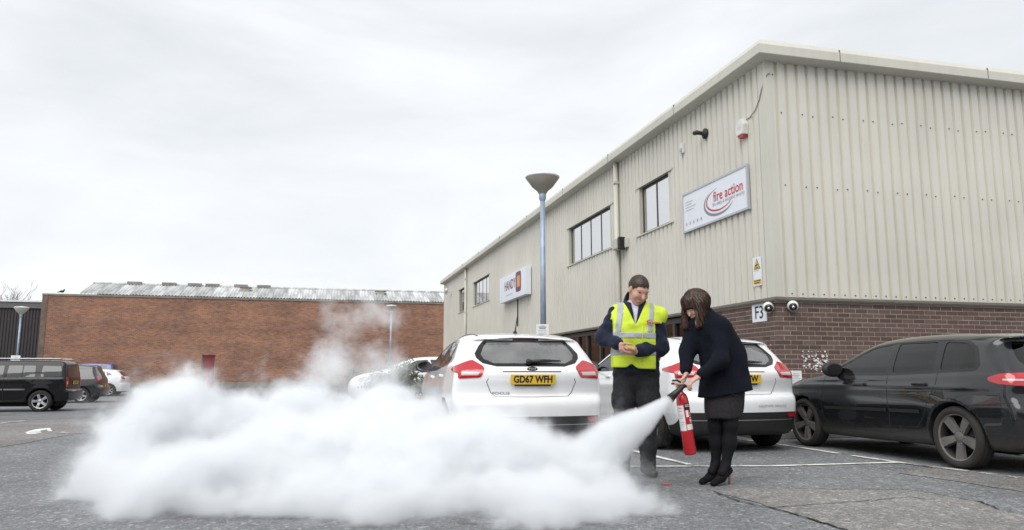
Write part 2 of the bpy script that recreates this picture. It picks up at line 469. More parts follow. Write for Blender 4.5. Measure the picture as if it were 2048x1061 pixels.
# painted arrow on the car park, left
arr = [G(50, 866), G(72, 860), G(100, 856.5), G(104, 864), G(97, 864), G(94, 860.5), G(80, 863), G(84, 866.5), G(70, 869), G(54, 869.5)]
o = sheet('painted_arrow', arr, M_LINE, 0.01, 5, 0.009, 0.15)
o = sheet('painted_mark', [G(110, 868.5), G(126, 865), G(144, 867.5), G(132, 869)], M_LINE_W, 0.01, 6, 0.009, 0.15)
o = sheet('painted_mark', [G(0, 846), G(42, 841), G(52, 840.5), G(50, 843), G(0, 849)], M_LINE_W, 0.01, 7, 0.009, 0.15)

# kerb and pavement round the trading unit (butted blocks)
M_CONC = simple('concrete', (0.30, 0.29, 0.27), 0.85, 0.22, 5.0, 0.35, 90)
M_PAVE = simple('paving', (0.22, 0.215, 0.205), 0.88, 0.2, 3.0, 0.3, 70)
mb = MB()
mb.add([BW(0, -0.86, .11), BW(16, -0.86, .11), BW(16, 0.02, .11), BW(0.02, 0.02, .11), BW(0.02, 32, .11), BW(-0.86, 32, .11), BW(-.86, -.86, .11)], [(0, 1, 2, 3), (0, 3, 4, 5, 6)])
pav = tag(mb.build('pavement', M_PAVE), kind='structure')
kerb_me = MB().box((0.004, 0, 0), (0.908, 0.12, 0.12), bev=0.012).mesh('kerb_stone')
kr = MB().box((0, 0.02, -0.05), (17, 0.1, 0.02)).build('kerb', M_CONC); kr.location = BW(-0.98, -0.98); kr.rotation_euler = (0, 0, BA); tag(kr, kind='structure')
for k in range(18):
    link('kerb_stone', kerb_me, M_CONC, kr, (k * 0.915, 0, 0))
for k in range(22):
    link('kerb_stone', kerb_me, M_CONC, kr, (0.12, 0.125 + k * 0.915, 0), (0, 0, math.pi / 2))

# ---------------------------------------------------------------- trading unit (clad upper storey on brick)
def clad_mat(name, col):
    m, nt, b = newmat(name)
    co = nd(nt, 'ShaderNodeTexCoord').outputs['Object']
    mp = nd(nt, 'ShaderNodeMapping', {'Vector': co, 'Scale': (4.0, 4.0, 0.35)})
    n = nd(nt, 'ShaderNodeTexNoise', {'Vector': mp.outputs[0], 'Scale': 2.0, 'Detail': 6.0, 'Roughness': 0.65})
    n2 = nd(nt, 'ShaderNodeTexNoise', {'Vector': co, 'Scale': 0.6, 'Detail': 3.0})
    c = ramp(nt, n.outputs['Fac'], [(0.25, tuple(x * 0.93 for x in col)), (0.5, col), (0.8, tuple(min(1, x * 1.05) for x in col))])
    c = mixc(nt, 1.0, c, ramp(nt, n2.outputs['Fac'], [(0.3, 0.93), (0.7, 1.05)]), 'MULTIPLY')
    nt.links.new(c, b.inputs['Base Color']); setin(b, rough=0.5, spec=0.4)
    return m
M_CLAD = clad_mat('cladding_beige', (0.65, 0.63, 0.56))
M_TRIM = clad_mat('cladding_trim', (0.60, 0.585, 0.515))
M_FLASH = simple('flashing_brown', (0.16, 0.148, 0.125), 0.5, 0.1)
M_FRAME = simple('window_frame_dark', (0.05, 0.044, 0.038), 0.4, 0.1)
M_WGLASS = None
def dark_glass(name, col, spec=0.6, rough=0.02):
    m, nt, b = newmat(name)
    b.inputs['Base Color'].default_value = C4(col); setin(b, rough=rough, spec=spec, coat=0.6, coatr=0.01)
    return m
M_WGLASS = glass_mat('window_glass', (0.92, 0.94, 0.94), 1.0, 1.6, 0.0, 0.0, 0.72)
M_SHOP = glass_mat('shopfront_glass', (0.28, 0.29, 0.29), 1.0, 1.8)

unit = empty('trading_unit', CORNER, BA, 'two-storey trading unit with beige ribbed cladding above purple-brown brickwork', 'building')
Z0, Z1 = 2.13, 6.07
def rib_profile(s0, s1, pitch=0.197, dep=0.04):
    """positions along the wall with their depth, flat pans and narrower grooves"""
    o = []
    k = math.floor(s0 / pitch)
    while k * pitch < s1 + pitch:
        b = k * pitch
        for s, d in ((b, 0), (b + 0.128, 0), (b + 0.142, dep), (b + 0.184, dep)): o.append((s, d))
        k += 1
    def dep_at(s):
        for (a, da), (b, db) in zip(o, o[1:]):
            if a <= s <= b: return da + (db - da) * (s - a) / (b - a + 1e-9)
        return 0
    r = [(s0, dep_at(s0))] + [p for p in o if s0 + 1e-4 < p[0] < s1 - 1e-4] + [(s1, dep_at(s1))]
    return r
def clad_sheet(axis, s0, s1, z0, z1, name='cladding_sheet'):
    """axis 'y': long wall, outward -x;  axis 'x': end wall, outward -y"""
    pr = rib_profile(s0, s1); vs = []; fs = []
    for s, d in pr:
        for z in (z0, z1):
            vs.append((-0.045 + d, s, z) if axis == 'y' else (s, -0.045 + d, z))
    for i in range(len(pr) - 1):
        f = (2 * i, 2 * i + 1, 2 * i + 3, 2 * i + 2)
        fs.append(f if axis == 'y' else f[::-1])
    return MB().add(vs, fs).build(name, M_CLAD, unit)
WIN = [(3.58, 5.08, 4.04, 5.14, 2), (6.88, 10.13, 4.04, 5.14, 4), (20.88, 24.2, 4.04, 5.17, 4), (26.2, 28.0, 4.04, 5.22, 2)]
edges = sorted(set([0.16] + [e for w_ in WIN for e in w_[:2]] + [k * 0.985 for k in range(1, 34)] + [32.75]))
edges = [e for i, e in enumerate(edges) if i == 0 or e - edges[i - 1] > 0.03 or any(abs(e - x) < 1e-6 for w_ in WIN for x in w_[:2])]
for a, b in zip(edges, edges[1:]):
    mid = (a + b) / 2; wi = [w_ for w_ in WIN if w_[0] < mid < w_[1]]
    if wi:
        clad_sheet('y', a, b, Z0, wi[0][2]); clad_sheet('y', a, b, wi[0][3], Z1)
    else: clad_sheet('y', a, b, Z0, Z1)
ex = [0.08] + [k * 0.985 for k in range(1, 17)]
for a, b in zip(ex, ex[1:]): clad_sheet('x', a, b, Z0, Z1)
# corner, base and eaves trims
MB().add([(-0.05, 0.165, Z0), (-0.05, -0.05, Z0), (0.085, -0.05, Z0), (-0.05, 0.165, Z1), (-0.05, -0.05, Z1), (0.085, -0.05, Z1)], [(0, 3, 4, 1), (1, 4, 5, 2)]).build('corner_flashing', M_TRIM, unit)
MB().box((-0.052, 32.74, Z0), (0.1, 32.9, Z1)).build('corner_flashing', M_TRIM, unit)
def swept(name, prof, mat, ends=(33.0, 16.3)):
    """profile (outward, z) swept round the corner with a mitre"""
    vs = []; k = len(prof)
    for o_, z in prof: vs.append((-o_, ends[0], z))
    for o_, z in prof: vs.append((-o_, -o_, z))
    for o_, z in prof: vs.append((ends[1], -o_, z))
    fs = []
    for s in range(2):
        for i in range(k - 1): fs.append((s * k + i, (s + 1) * k + i, (s + 1) * k + i + 1, s * k + i + 1))
    fs.append(list(range(k))[::-1]); fs.append([2 * k + i for i in range(k)])
    bm = bmesh.new(); vv = [bm.verts.new(v) for v in vs]
    for f in fs: bm.faces.new([vv[i] for i in f])
    bmesh.ops.recalc_face_normals(bm, faces=bm.faces[:])
    me = bpy.data.meshes.new(name); bm.to_mesh(me); bm.free()
    return link(name, me, mat, unit)
swept('base_flashing', [(-0.02, 2.129), (0.062, 2.125), (0.062, 2.085), (0.05, 2.08), (0.05, 2.066), (-0.02, 2.066), (-0.02, 2.129)], M_FLASH)
swept('eaves_soffit', [(-0.02, 6.06), (0.26, 6.085), (0.26, 6.10), (-0.02, 6.10), (-0.02, 6.06)], M_TRIM)
swept('eaves_fascia', [(0.10, 6.104), (0.265, 6.088), (0.275, 6.10), (0.275, 6.25), (0.22, 6.345), (0.0, 6.36), (-0.1, 6.33), (0.10, 6.104)], M_TRIM)
for s in (2.8, 6.4, 10.0, 14.0, 18.0, 22, 26, 30): MB().box((-0.279, s, 6.097), (-0.20, s + 0.012, 6.30)).build('fascia_joint', M_FLASH, unit)
for s in (1.25, 4.3, 7.4, 10.5): MB().box((s, -0.279, 6.097), (s + 0.012, -0.2, 6.30)).build('fascia_joint', M_FLASH, unit)
MB().add([(-0.05, -0.05, 6.3), (16.2, -0.05, 6.3), (16.2, 32.9, 6.3), (-0.05, 32.9, 6.3), (8, 6, 6.45), (8, 27, 6.45)], [(0, 1, 4), (1, 2, 5, 4), (2, 3, 5), (3, 0, 4, 5)]).build('roof', M_CONC, unit)
MB().box((16.0, 0, 0), (16.15, 32.9, 6.2)).build('rear_wall', M_CLAD, unit)
MB().box((0.05, 32.76, 0), (15.9, 32.88, 6.06)).build('gable_wall', M_CLAD, unit)
MB().box((0.35, 0.4, 2.9), (15.9, 32.6, 3.0)).build('floor_slab', M_CONC, unit)
# screws on the end wall (too small to pick apart)
M_SCREW = simple('screw_dark', (0.09, 0.08, 0.07), 0.5)
mb = MB(); rnd = random.Random(3)
for zr, dz in ((5.19, 0.02), (3.96, 0.015)):
    k = 0
    while k * 0.197 < 15.6:
        if k % 3 != 1: mb.lathe([(0.011, 0), (0.011, 0.012), (0.0, 0.016)], 6, Matrix.Translation((k * 0.197 + 0.03 + rnd.uniform(0, .012) + .2, -0.045, zr + rnd.uniform(-dz, dz))) @ Matrix.Rotation(math.pi / 2, 4, 'X'))
        k += 1
for k in range(78): mb.lathe([(0.011, 0), (0.011, 0.012), (0.0, 0.016)], 6, Matrix.Translation((k * 0.197 + 0.255, -0.045, 2.185)) @ Matrix.Rotation(math.pi / 2, 4, 'X'))
for x in (0.1, 0.02): mb.lathe([(0.011, 0), (0.011, 0.012), (0.0, 0.016)], 6, Matrix.Translation((x, -0.05, 5.84)) @ Matrix.Rotation(math.pi / 2, 4, 'X'))
tag(mb.build('screw', M_SCREW, unit), kind='stuff')
# windows of the upper storey
def window(y0, y1, z0, z1, n):
    fr = MB(); t = 0.055
    fx0, fx1 = 0.035, 0.10
    fr.box((fx0, y0, z0), (fx1, y1, z0 + t)).box((fx0, y0, z1 - t), (fx1, y1, z1))
    fr.box((fx0, y0, z0 + t), (fx1, y0 + t, z1 - t)).box((fx0, y1 - t, z0 + t), (fx1, y1, z1 - t))
    pw = (y1 - y0 - 2 * t) / n
    for k in range(1, n): fr.box((fx0, y0 + t + k * pw - t / 2, z0 + t), (fx1, y0 + t + k * pw + t / 2, z1 - t))
    f = fr.build('window', M_FRAME, unit)
    for k in range(n):
        a = y0 + t + k * pw + (t / 2 if k else 0); b = y0 + t + (k + 1) * pw - (t / 2 if k < n - 1 else 0)
        MB().add([(0.043, a, z0 + t), (0.043, b, z0 + t), (0.043, b, z1 - t), (0.043, a, z1 - t)], [(0, 3, 2, 1)]).build('pane', M_WGLASS, f)
    # reveals, head flashing, sill
    MB().box((-0.047, y0 - 0.02, z0), (0.13, y0, z1)).build('reveal', M_TRIM, f); MB().box((-0.047, y1, z0), (0.13, y1 + 0.02, z1)).build('reveal', M_TRIM, f)
    MB().box((-0.062, y0 - 0.2, z1), (0.13, y1 + 0.2, z1 + 0.03)).box((-0.066, y0 - 0.2, z1 - 0.012), (-0.058, y1 + 0.2, z1 + 0.03)).build('head_flashing', M_TRIM, f)
    MB().box((-0.075, y0 - 0.2, z0 - 0.03), (0.13, y1 + 0.2, z0 - 0.002)).build('sill', M_TRIM, f)
    # pale roller blind and room behind
    MB().box((0.135, y0 - 0.3, z0 - 0.4), (0.15, y1 + 0.3, z1 + 0.3)).build('blind', M_BLIND, f)
M_BLIND = simple('blind_pale', (0.74, 0.77, 0.78), 0.8, 0.06, 2.0)
for w_ in WIN: window(*w_)
# downpipes with brackets
for s in (6.3, 25.85):
    dp = MB().tube([(-0.115, s, 6.09), (-0.115, s, 0.12)], 0.062, 12).build('downpipe', M_TRIM, unit)
    for z in (5.55, 3.9, 2.4): MB().box((-0.184, s - 0.075, z - 0.025), (-0.05, s + 0.075, z + 0.025)).build('bracket', M_TRIM, dp)
# lower storey: bricks laid in stretcher bond on a mortar backing
def brick_mat(name, cols):
    m, nt, b = newmat(name)
    oi = nd(nt, 'ShaderNodeObjectInfo'); ge = nd(nt, 'ShaderNodeNewGeometry')
    rr = nd(nt, 'ShaderNodeMath', {0: oi.outputs['Random'], 1: ge.outputs['Random Per Island']}, operation='ADD')
    fr = nd(nt, 'ShaderNodeMath', {0: rr.outputs[0]}, operation='FRACT')
    c = ramp(nt, fr.outputs[0], [(0.0, cols[0]), (0.35, cols[1]), (0.7, cols[2]), (1.0, cols[3])])
    co = nd(nt, 'ShaderNodeTexCoord').outputs['Object']
    n = nd(nt, 'ShaderNodeTexNoise', {'Vector': co, 'Scale': 30.0, 'Detail': 5.0, 'Roughness': 0.7})
    c = mixc(nt, 1.0, c, ramp(nt, n.outputs['Fac'], [(0.3, 0.8), (0.7, 1.15)]), 'MULTIPLY')
    nt.links.new(c, b.inputs['Base Color']); setin(b, rough=0.85, spec=0.3)
    bp = nd(nt, 'ShaderNodeBump', {'Height': n.outputs['Fac'], 'Strength': 0.3, 'Distance': 0.004}); nt.links.new(bp.outputs[0], b.inputs['Normal'])
    return m
M_BRICK = brick_mat('brick_purple_brown', [(0.098, 0.066, 0.057), (0.118, 0.079, 0.068), (0.134, 0.091, 0.078), (0.158, 0.112, 0.097)])
M_MORTAR = simple('mortar', (0.52, 0.43, 0.38), 0.9, 0.15, 8.0, 0.4, 120)
wall_b = MB().box((0.004, 0.004, 0), (0.3, 3.2, 2.08)).box((0.3, 0.004, 0), (16.0, 0.3, 2.08)).build('brick_wall', M_MORTAR, unit)
def brick_mesh(lx, ly, lz):
    return MB().box((0, 0, 0), (lx, ly, lz)).mesh('brick')
BL, BH, PIT, CRS = 0.215, 0.065, 0.225, 0.0748
me_b = brick_mesh(BL, 0.1, BH); me_h = brick_mesh(0.1025, 0.1, BH)
cand = []
for c_ in range(27):
    z = 0.03 + c_ * CRS
    if z + BH > 2.08: break
    off = 0.0 if c_ % 2 == 0 else -0.1125
    for k in range(0, 72):
        x = off + k * PIT
        if x < -0.01:
            continue                     # the return brick of the other wall shows its end here
        cand.append(('x', x + (0.0 if off == 0 else 0.0), z, BL))
    for k in range(0, 15):
        y = (0.1125 if c_ % 2 == 0 else 0.0) + k * PIT
        ln = min(BL, 3.2 - y)
        if ln > 0.05: cand.append(('y', y, z, ln))
def brick_view(b):
    x = b[1] + 0.1
    p = BW(x, 0) if b[0] == 'x' else BW(0, x)
    d = (p - Vector((0, 0, 0))).length
    px = 1024 + FPX * p.x / (p.y * CT)
    return (0 if (b[0] == 'x' and px < 2060 and b[2] > 0.75) else (1 if b[0] == 'y' and b[2] > 1.0 and px > 1395 else 2), d)
cand.sort(key=brick_view)
rest = MB()
for i, (ax_, s, z, ln) in enumerate(cand):
    j = rnd.uniform(-0.0015, 0.0015)
    if i < 300 and ln > 0.2:
        if ax_ == 'x': link('brick', me_b, M_BRICK, wall_b, (s, j, z))
        else: link('brick', me_b, M_BRICK, wall_b, (0.1 + j, s, z), (0, 0, math.pi / 2))
    else:
        if ax_ == 'x': rest.box((s, j, z), (s + ln, 0.1, z + BH))
        else: rest.box((j, s, z), (0.1, s + ln, z + BH))
tag(rest.build('brickwork', M_BRICK, wall_b), kind='stuff')
# glazed shopfront along the long side
sf = MB(); y0, y1 = 3.2, 15.6
sf.box((0.06, y0, 1.94), (0.16, y1, 2.05)).box((0.06, y0, 0.12), (0.16, y1, 0.22))
mull = [y0 + 0.05, 3.75, 4.9, 6.0, 7.1, 8.0, 9.0, 9.75, 10.9, 12.0, 13.1, 14.2, y1 - .05]
for m_ in mull: sf.box((0.055, m_ - 0.045, 0.2), (0.165, m_ + 0.045, 1.945))
shop = sf.build('shopfront_frame', M_FRAME, unit)
for a, b in zip(mull, mull[1:]):
    MB().add([(0.11, a + .045, .22), (0.11, b - .045, .22), (0.11, b - .045, 1.94), (0.11, a + .045, 1.94)], [(0, 3, 2, 1)]).build('pane', M_SHOP, shop)
M_DARKIN = simple('room_dark', (0.05, 0.045, 0.042), 0.9)
MB().box((1.2, 3.2, 0.1), (1.25, 15.6, 2.9)).build('back_partition', M_DARKIN, unit)
MB().box((0.012, 15.6, 0), (0.3, 32.8, 2.04)).build('lower_wall', M_CLAD, unit)
o = MB().box((-0.03, 15.25, 2.15), (0.03, 15.9, 3.1)).build('meter_panel', simple('panel_grey', (0.30, 0.33, 0.38), 0.5, 0.1), unit)

# ---------------------------------------------------------------- brick warehouse across the yard
def far_brick():
    m, nt, b = newmat('far_brick')
    co = nd(nt, 'ShaderNodeTexCoord').outputs['Object']
    mp = nd(nt, 'ShaderNodeMapping', {'Vector': co, 'Rotation': (math.pi / 2, 0, 0)})
    br = nd(nt, 'ShaderNodeTexBrick', {'Vector': mp.outputs[0], 'Color1': (0.215, 0.092, 0.058, 1), 'Color2': (0.38, 0.175, 0.108, 1), 'Mortar': (0.28, 0.21, 0.165, 1), 'Scale': 1.0, 'Mortar Size': 0.012, 'Brick Width': 0.225, 'Row Height': 0.075, 'Bias': -0.1})
    mp2 = nd(nt, 'ShaderNodeMapping', {'Vector': co, 'Scale': (0.5, 1, 1.3)})
    n = nd(nt, 'ShaderNodeTexNoise', {'Vector': mp2.outputs[0], 'Scale': 0.9, 'Detail': 7.0, 'Roughness': 0.68})
    c = mixc(nt, 1.0, br.outputs['Color'], ramp(nt, n.outputs['Fac'], [(0.3, (0.70, 0.72, 0.76)), (0.5, (1, 1, 1)), (0.68, (1.35, 1.25, 1.15))]), 'MULTIPLY')
    mp3 = nd(nt, 'ShaderNodeMapping', {'Vector': co, 'Scale': (0.8, 1, 4.0)})
    n3 = nd(nt, 'ShaderNodeTexNoise', {'Vector': mp3.outputs[0], 'Scale': 1.3, 'Detail': 5.0, 'Roughness': 0.75})
    c = mixc(nt, ramp(nt, n3.outputs['Fac'], [(0.66, 0.0), (0.78, 0.55)]), c, (0.46, 0.25, 0.14))
    nt.links.new(c, b.inputs['Base Color']); setin(b, rough=0.9, spec=0.25)
    return m
M_FBRICK = far_brick()
WH = V(-18.72, 49.88)                      # a point at the foot of the warehouse wall
wh = empty('brick_warehouse', WH - RX * 11.03, BA, 'long red-brown brick warehouse with grey corrugated roof across the yard', 'building')
WHH = 5.9
# the doorway is a real opening: two wall pieces and a lintel
DX0, DX1 = 10.05, 11.0
def whx(px): # along the wall from the left corner
    d = ray(px, 700); k = d.x / d.y
    P0 = WH - RX * 11.03
    return (k * P0.y - P0.x) / (RX.x - k * RX.y)
DX0, DX1 = whx(405), whx(432)
MB().box((0, 0, 0), (DX0, 0.3, WHH - .12)).box((DX1, 0, 0), (38, 0.3, WHH - .12)).box((DX0, 0, 2.12), (DX1, 0.3, WHH - .12)).box((0, 0.3, 0), (0.3, 14, WHH - .12)).build('brick_wall', M_FBRICK, wh)
M_COPE = simple('coping_grey', (0.24, 0.22, 0.19), 0.85, 0.3, 2.0)
MB().box((-0.05, -0.05, WHH - .119), (38, 0.35, WHH)).box((-0.05, 0.35, WHH - .119), (0.35, 14, WHH - .001)).build('coping', M_COPE, wh)
MB().box((-0.02, -0.06, 0), (DX0, 0, 0.35)).box((DX1, -0.06, 0), (38, 0, 0.35)).build('plinth', M_COPE, wh)
MB().box((-0.03, -0.03, 0), (0.28, -0.002, WHH - 0.12)).build('corner_stain', simple('brick_stained', (0.17, 0.125, 0.095), 0.9, 0.3, 3.0), wh)
dr = MB().box((DX0 + 0.06, 0.14, 0.02), (DX1 - 0.06, 0.19, 2.06)).build('door', simple('door_red', (0.22, 0.018, 0.024), 0.45, 0.1), wh)
MB().box((DX1 - 0.2, 0.09, 1.0), (DX1 - 0.14, 0.14, 1.16)).build('handle', M_FRAME, dr)
MB().box((DX0, 0.1, 0), (DX0 + 0.06, 0.2, 2.12)).box((DX1 - 0.06, 0.1, 0), (DX1, 0.2, 2.12)).box((DX0 + .06, 0.1, 2.06), (DX1 - .06, 0.2, 2.12)).build('frame', M_COPE, dr)
def roof_mat():
    m, nt, b = newmat('cement_sheet')
    co = nd(nt, 'ShaderNodeTexCoord').outputs['Object']
    mp = nd(nt, 'ShaderNodeMapping', {'Vector': co, 'Scale': (1.2, 0.25, 0.25)})
    n = nd(nt, 'ShaderNodeTexNoise', {'Vector': mp.outputs[0], 'Scale': 1.6, 'Detail': 6.0, 'Roughness': 0.7})
    oi = nd(nt, 'ShaderNodeObjectInfo')
    c = ramp(nt, n.outputs['Fac'], [(0.28, (0.20, 0.21, 0.20)), (0.5, (0.44, 0.45, 0.45)), (0.68, (0.66, 0.67, 0.68))])
    c = mixc(nt, 1.0, c, ramp(nt, oi.outputs['Random'], [(0, 0.72), (1, 1.18)]), 'MULTIPLY')
    nt.links.new(c, b.inputs['Base Color']); setin(b, rough=0.7)
    return m
M_ROOF = roof_mat()
RZ0 = whx(150)
rf = MB().box((RZ0 + .2, 3.02, WHH - .1), (38, 3.1, WHH + 0.9)).build('roof_structure', M_COPE, wh)
def corr_sheet(w_, ln, rise, n=5):
    vs = []; fs = []; k = n * 6 + 1
    for i in range(k):
        x = w_ * i / (k - 1); d = 0.03 * math.cos(i / 6 * 2 * math.pi)
        vs += [(x, 0, d), (x, ln, rise + d)]
        if i: fs.append((2 * i - 2, 2 * i, 2 * i + 1, 2 * i - 1))
    return MB().add(vs, fs, True).mesh('roof_sheet')
cs_me = corr_sheet(1.0, 2.86, 0.98); k = 0
x = RZ0
while x < 36.5:
    link('roof_sheet', cs_me, M_ROOF, wh, (x, -0.02, WHH + 0.035 + (0.012 if k % 2 else 0)))
    x += 0.97; k += 1
MB().tube([(RZ0, 2.84, WHH + 1.03), (37, 2.84, WHH + 1.03)], 0.09, 8).build('ridge_cap', M_ROOF, wh)
MB().add([(RZ0, 2.86, WHH + 1.0), (37, 2.86, WHH + 1.0), (37, 8, WHH - .5), (RZ0, 8, WHH - .5)], [(0, 1, 2, 3)]).build('rear_slope', M_ROOF, wh)
for px in (228, 303, 358, 396, 457, 506): # dark ridge vents
    MB().box((whx(px) - 0.15, 2.7, WHH + 1.0), (whx(px) + 0.75, 2.95, WHH + 1.2)).build('ridge_vent', M_COPE, wh)
for px in (480, 762): # pale cowls lower on the slope
    xx = whx(px); v_ = MB().box((xx - 0.25, 1.6, WHH + 0.5), (xx + 0.25, 2.1, WHH + 0.86)).build('roof_cowl', simple('cowl_cream', (0.45, 0.43, 0.34), 0.7, 0.2), wh)
    MB().box((xx - 0.38, 1.5, WHH + 0.86), (xx + 0.38, 2.2, WHH + 0.92)).build('cap', M_COPE, v_)

# dark ribbed shed beyond the warehouse
M_DARKCLAD = simple('cladding_dark', (0.040, 0.033, 0.036), 0.55, 0.12, 1.5)
SH = WH - RX * 11.03 + LX * 8.5
shd = empty('dark_shed', SH - RX * 26, BA, 'dark brown ribbed metal shed with pale roof edge behind the brick warehouse', 'building')
pr = []; 
for k in range(140):
    b = k * 0.2
    pr += [(b, 0), (b + 0.1, 0), (b + 0.12, 0.05), (b + 0.18, 0.05)]
vs = []; fs = []
SHH = 6.15
for s, d in pr: vs += [(s, d, 0), (s, d, SHH - 0.55)]
for i in range(len(pr) - 1): fs.append((2 * i, 2 * i + 2, 2 * i + 3, 2 * i + 1))
MB().add(vs, fs).build('cladding', M_DARKCLAD, shd)
MB().box((0, -0.12, SHH - 0.56), (28, 0.1, SHH - 0.12)).build('fascia', simple('fascia_grey', (0.13, 0.125, 0.13), 0.6, 0.1), shd)
MB().box((0, -0.2, SHH - 0.118), (28, 6, SHH)).build('roof', simple('roof_edge_pale', (0.72, 0.73, 0.75), 0.6, 0.1), shd)
MB().box((27.9, 0.1, 0), (28, 6, SHH - .13)).box((0, 0.1, 0), (0.1, 6, SHH - 0.13)).build('gable', M_DARKCLAD, shd)

# unseen unit added behind the camera to darken reflections in paint and glass
opp = empty('added_reflection_unit', (-30, -24, 0), 0, 'added unseen brick unit with dark band behind the camera, for reflections', 'building')
MB().box((0, 0, 0), (70, 0.3, 2.6)).build('brick_wall', M_FBRICK, opp); MB().box((0, 0.02, 2.601), (70, 0.28, 6.2)).build('cladding', M_DARKCLAD, opp); MB().box((-0.1, -8, 6.201), (70.1, 0.5, 6.4)).build('roof', M_COPE, opp)
# ---------------------------------------------------------------- lamp posts
M_GALV = simple('galvanised_steel', (0.33, 0.40, 0.50), 0.5, 0.18, 5.0, 0.1, 40, metal=0.35)
M_LHEAD = simple('lamp_head_grey', (0.30, 0.28, 0.235), 0.55, 0.12, 4)
M_LHEAD2 = simple('lamp_head_cream', (0.50, 0.49, 0.42), 0.5, 0.08)
M_LCAP = simple('lamp_cap_white', (0.68, 0.70, 0.70), 0.5, 0.08)
def lamp(loc, h, r, head, label, sign=None, tilt=0.0):
    e = empty('lamp_post', loc, BA, label, 'lamp post', 'lamp posts of the car park')
    MB().tube([(0, 0, 0), (0, 0, 1.1)], 0.085, 14).build('base', M_GALV, e)
    MB().tube([(0, 0, 1.1), (0, 0, h - r * 1.45)], [0.062, 0.05], 14).build('pole', M_GALV, e)
    z = h - r * 1.45
    MB().lathe([(0.052, z - 0.05), (0.075, z), (0.075, z + 0.1), (0.06, z + 0.12)], 20).build('collar', M_GALV, e)
    hd = MB().lathe([(0.055, z + 0.06), (0.11, z + 0.16), (r * 0.62, z + r * 0.72), (r * 0.97, h - 0.085), (r * 0.97, h - 0.06)], 36).build('lamp_head', head, e)
    MB().lathe([(r * 0.96, h - 0.075), (r * 1.02, h - 0.062), (r * 1.02, h - 0.038), (r * 0.9, h - 0.01), (0.001, h + 0.04)], 36).build('cap', M_LCAP, hd)
    return e
lp1 = lamp((0.637, 15.4, 0), 5.04, 0.352, M_LHEAD, 'tall galvanised lamp post with funnel head, sign plate on its pole, beside the trading unit')
lamp((-11.9 * 44 / 44 + 0, 0, 0), 1, .3, M_LHEAD, '') if False else None
def lamp_at(px, py, h, r, head, label):
    d = ray(px, py); Y = (h - CAM_H) / d.z * d.y
    return lamp((d.x / d.y * Y, Y, gz(d.x / d.y * Y, Y) - 0.02), h, r, head, label)
lp2 = lamp_at(783, 609, 5.04, 0.31, M_LHEAD, 'lamp post with dark funnel head in front of the brick warehouse, seen through smoke')
lp3 = lamp_at(44, 608, 5.04, 0.40, M_LHEAD2, 'lamp post with cream funnel head in front of the dark shed')

# ---------------------------------------------------------------- bare trees behind the shed
M_BARK = simple('bark', (0.10, 0.08, 0.065), 0.9, 0.25, 5)
def bare_tree(loc, h, seed, label):
    rnd = random.Random(seed); tr = MB(); tw = MB()
    def grow(p, d, L, r, lv):
        pts = [p]; q = p.copy(); dd = d.copy()
        for i in range(4):
            dd = (dd + Vector((rnd.uniform(-.18, .18), rnd.uniform(-.18, .18), rnd.uniform(-.02, .12)))).normalized()
            q = q + dd * L / 4; pts.append(q.copy())
        (tr if lv < 1 else tw).tube(pts, [r, r * .9, r * .78, r * .66, r * .52], 6 if lv < 2 else 3, cap=False)
        if lv >= 5: return
        for i in range(rnd.randint(4, 5) if lv < 3 else 3):
            t = rnd.choice(pts[2:]); a = rnd.uniform(0, 6.28); s = rnd.uniform(.45, .95)
            nd_ = (dd + Vector((math.cos(a) * s, math.sin(a) * s, rnd.uniform(-.05, .45)))).normalized()
            grow(t, nd_, L * rnd.uniform(.55, .78), r * .5, lv + 1)
    e = empty('bare_tree', loc, 0, label, 'tree', 'bare trees behind the dark shed')
    grow(Vector((0, 0, 0)), Vector((0, 0, 1)), h * 0.36, h * 0.022, 0)
    tr.build('trunk', M_BARK, e); tw.build('crown', M_BARK, e)
for i, (px, Y, h) in enumerate(((-24, 76, 9.8), (6, 78, 10.2), (30, 80, 10.4), (52, 84, 10.8), (76, 84, 10.2))):
    d = ray(px, 600); bare_tree((d.x / d.y * Y, Y, 0), h, 40 + i, 'leafless tree whose twigs rise above the dark shed roof')
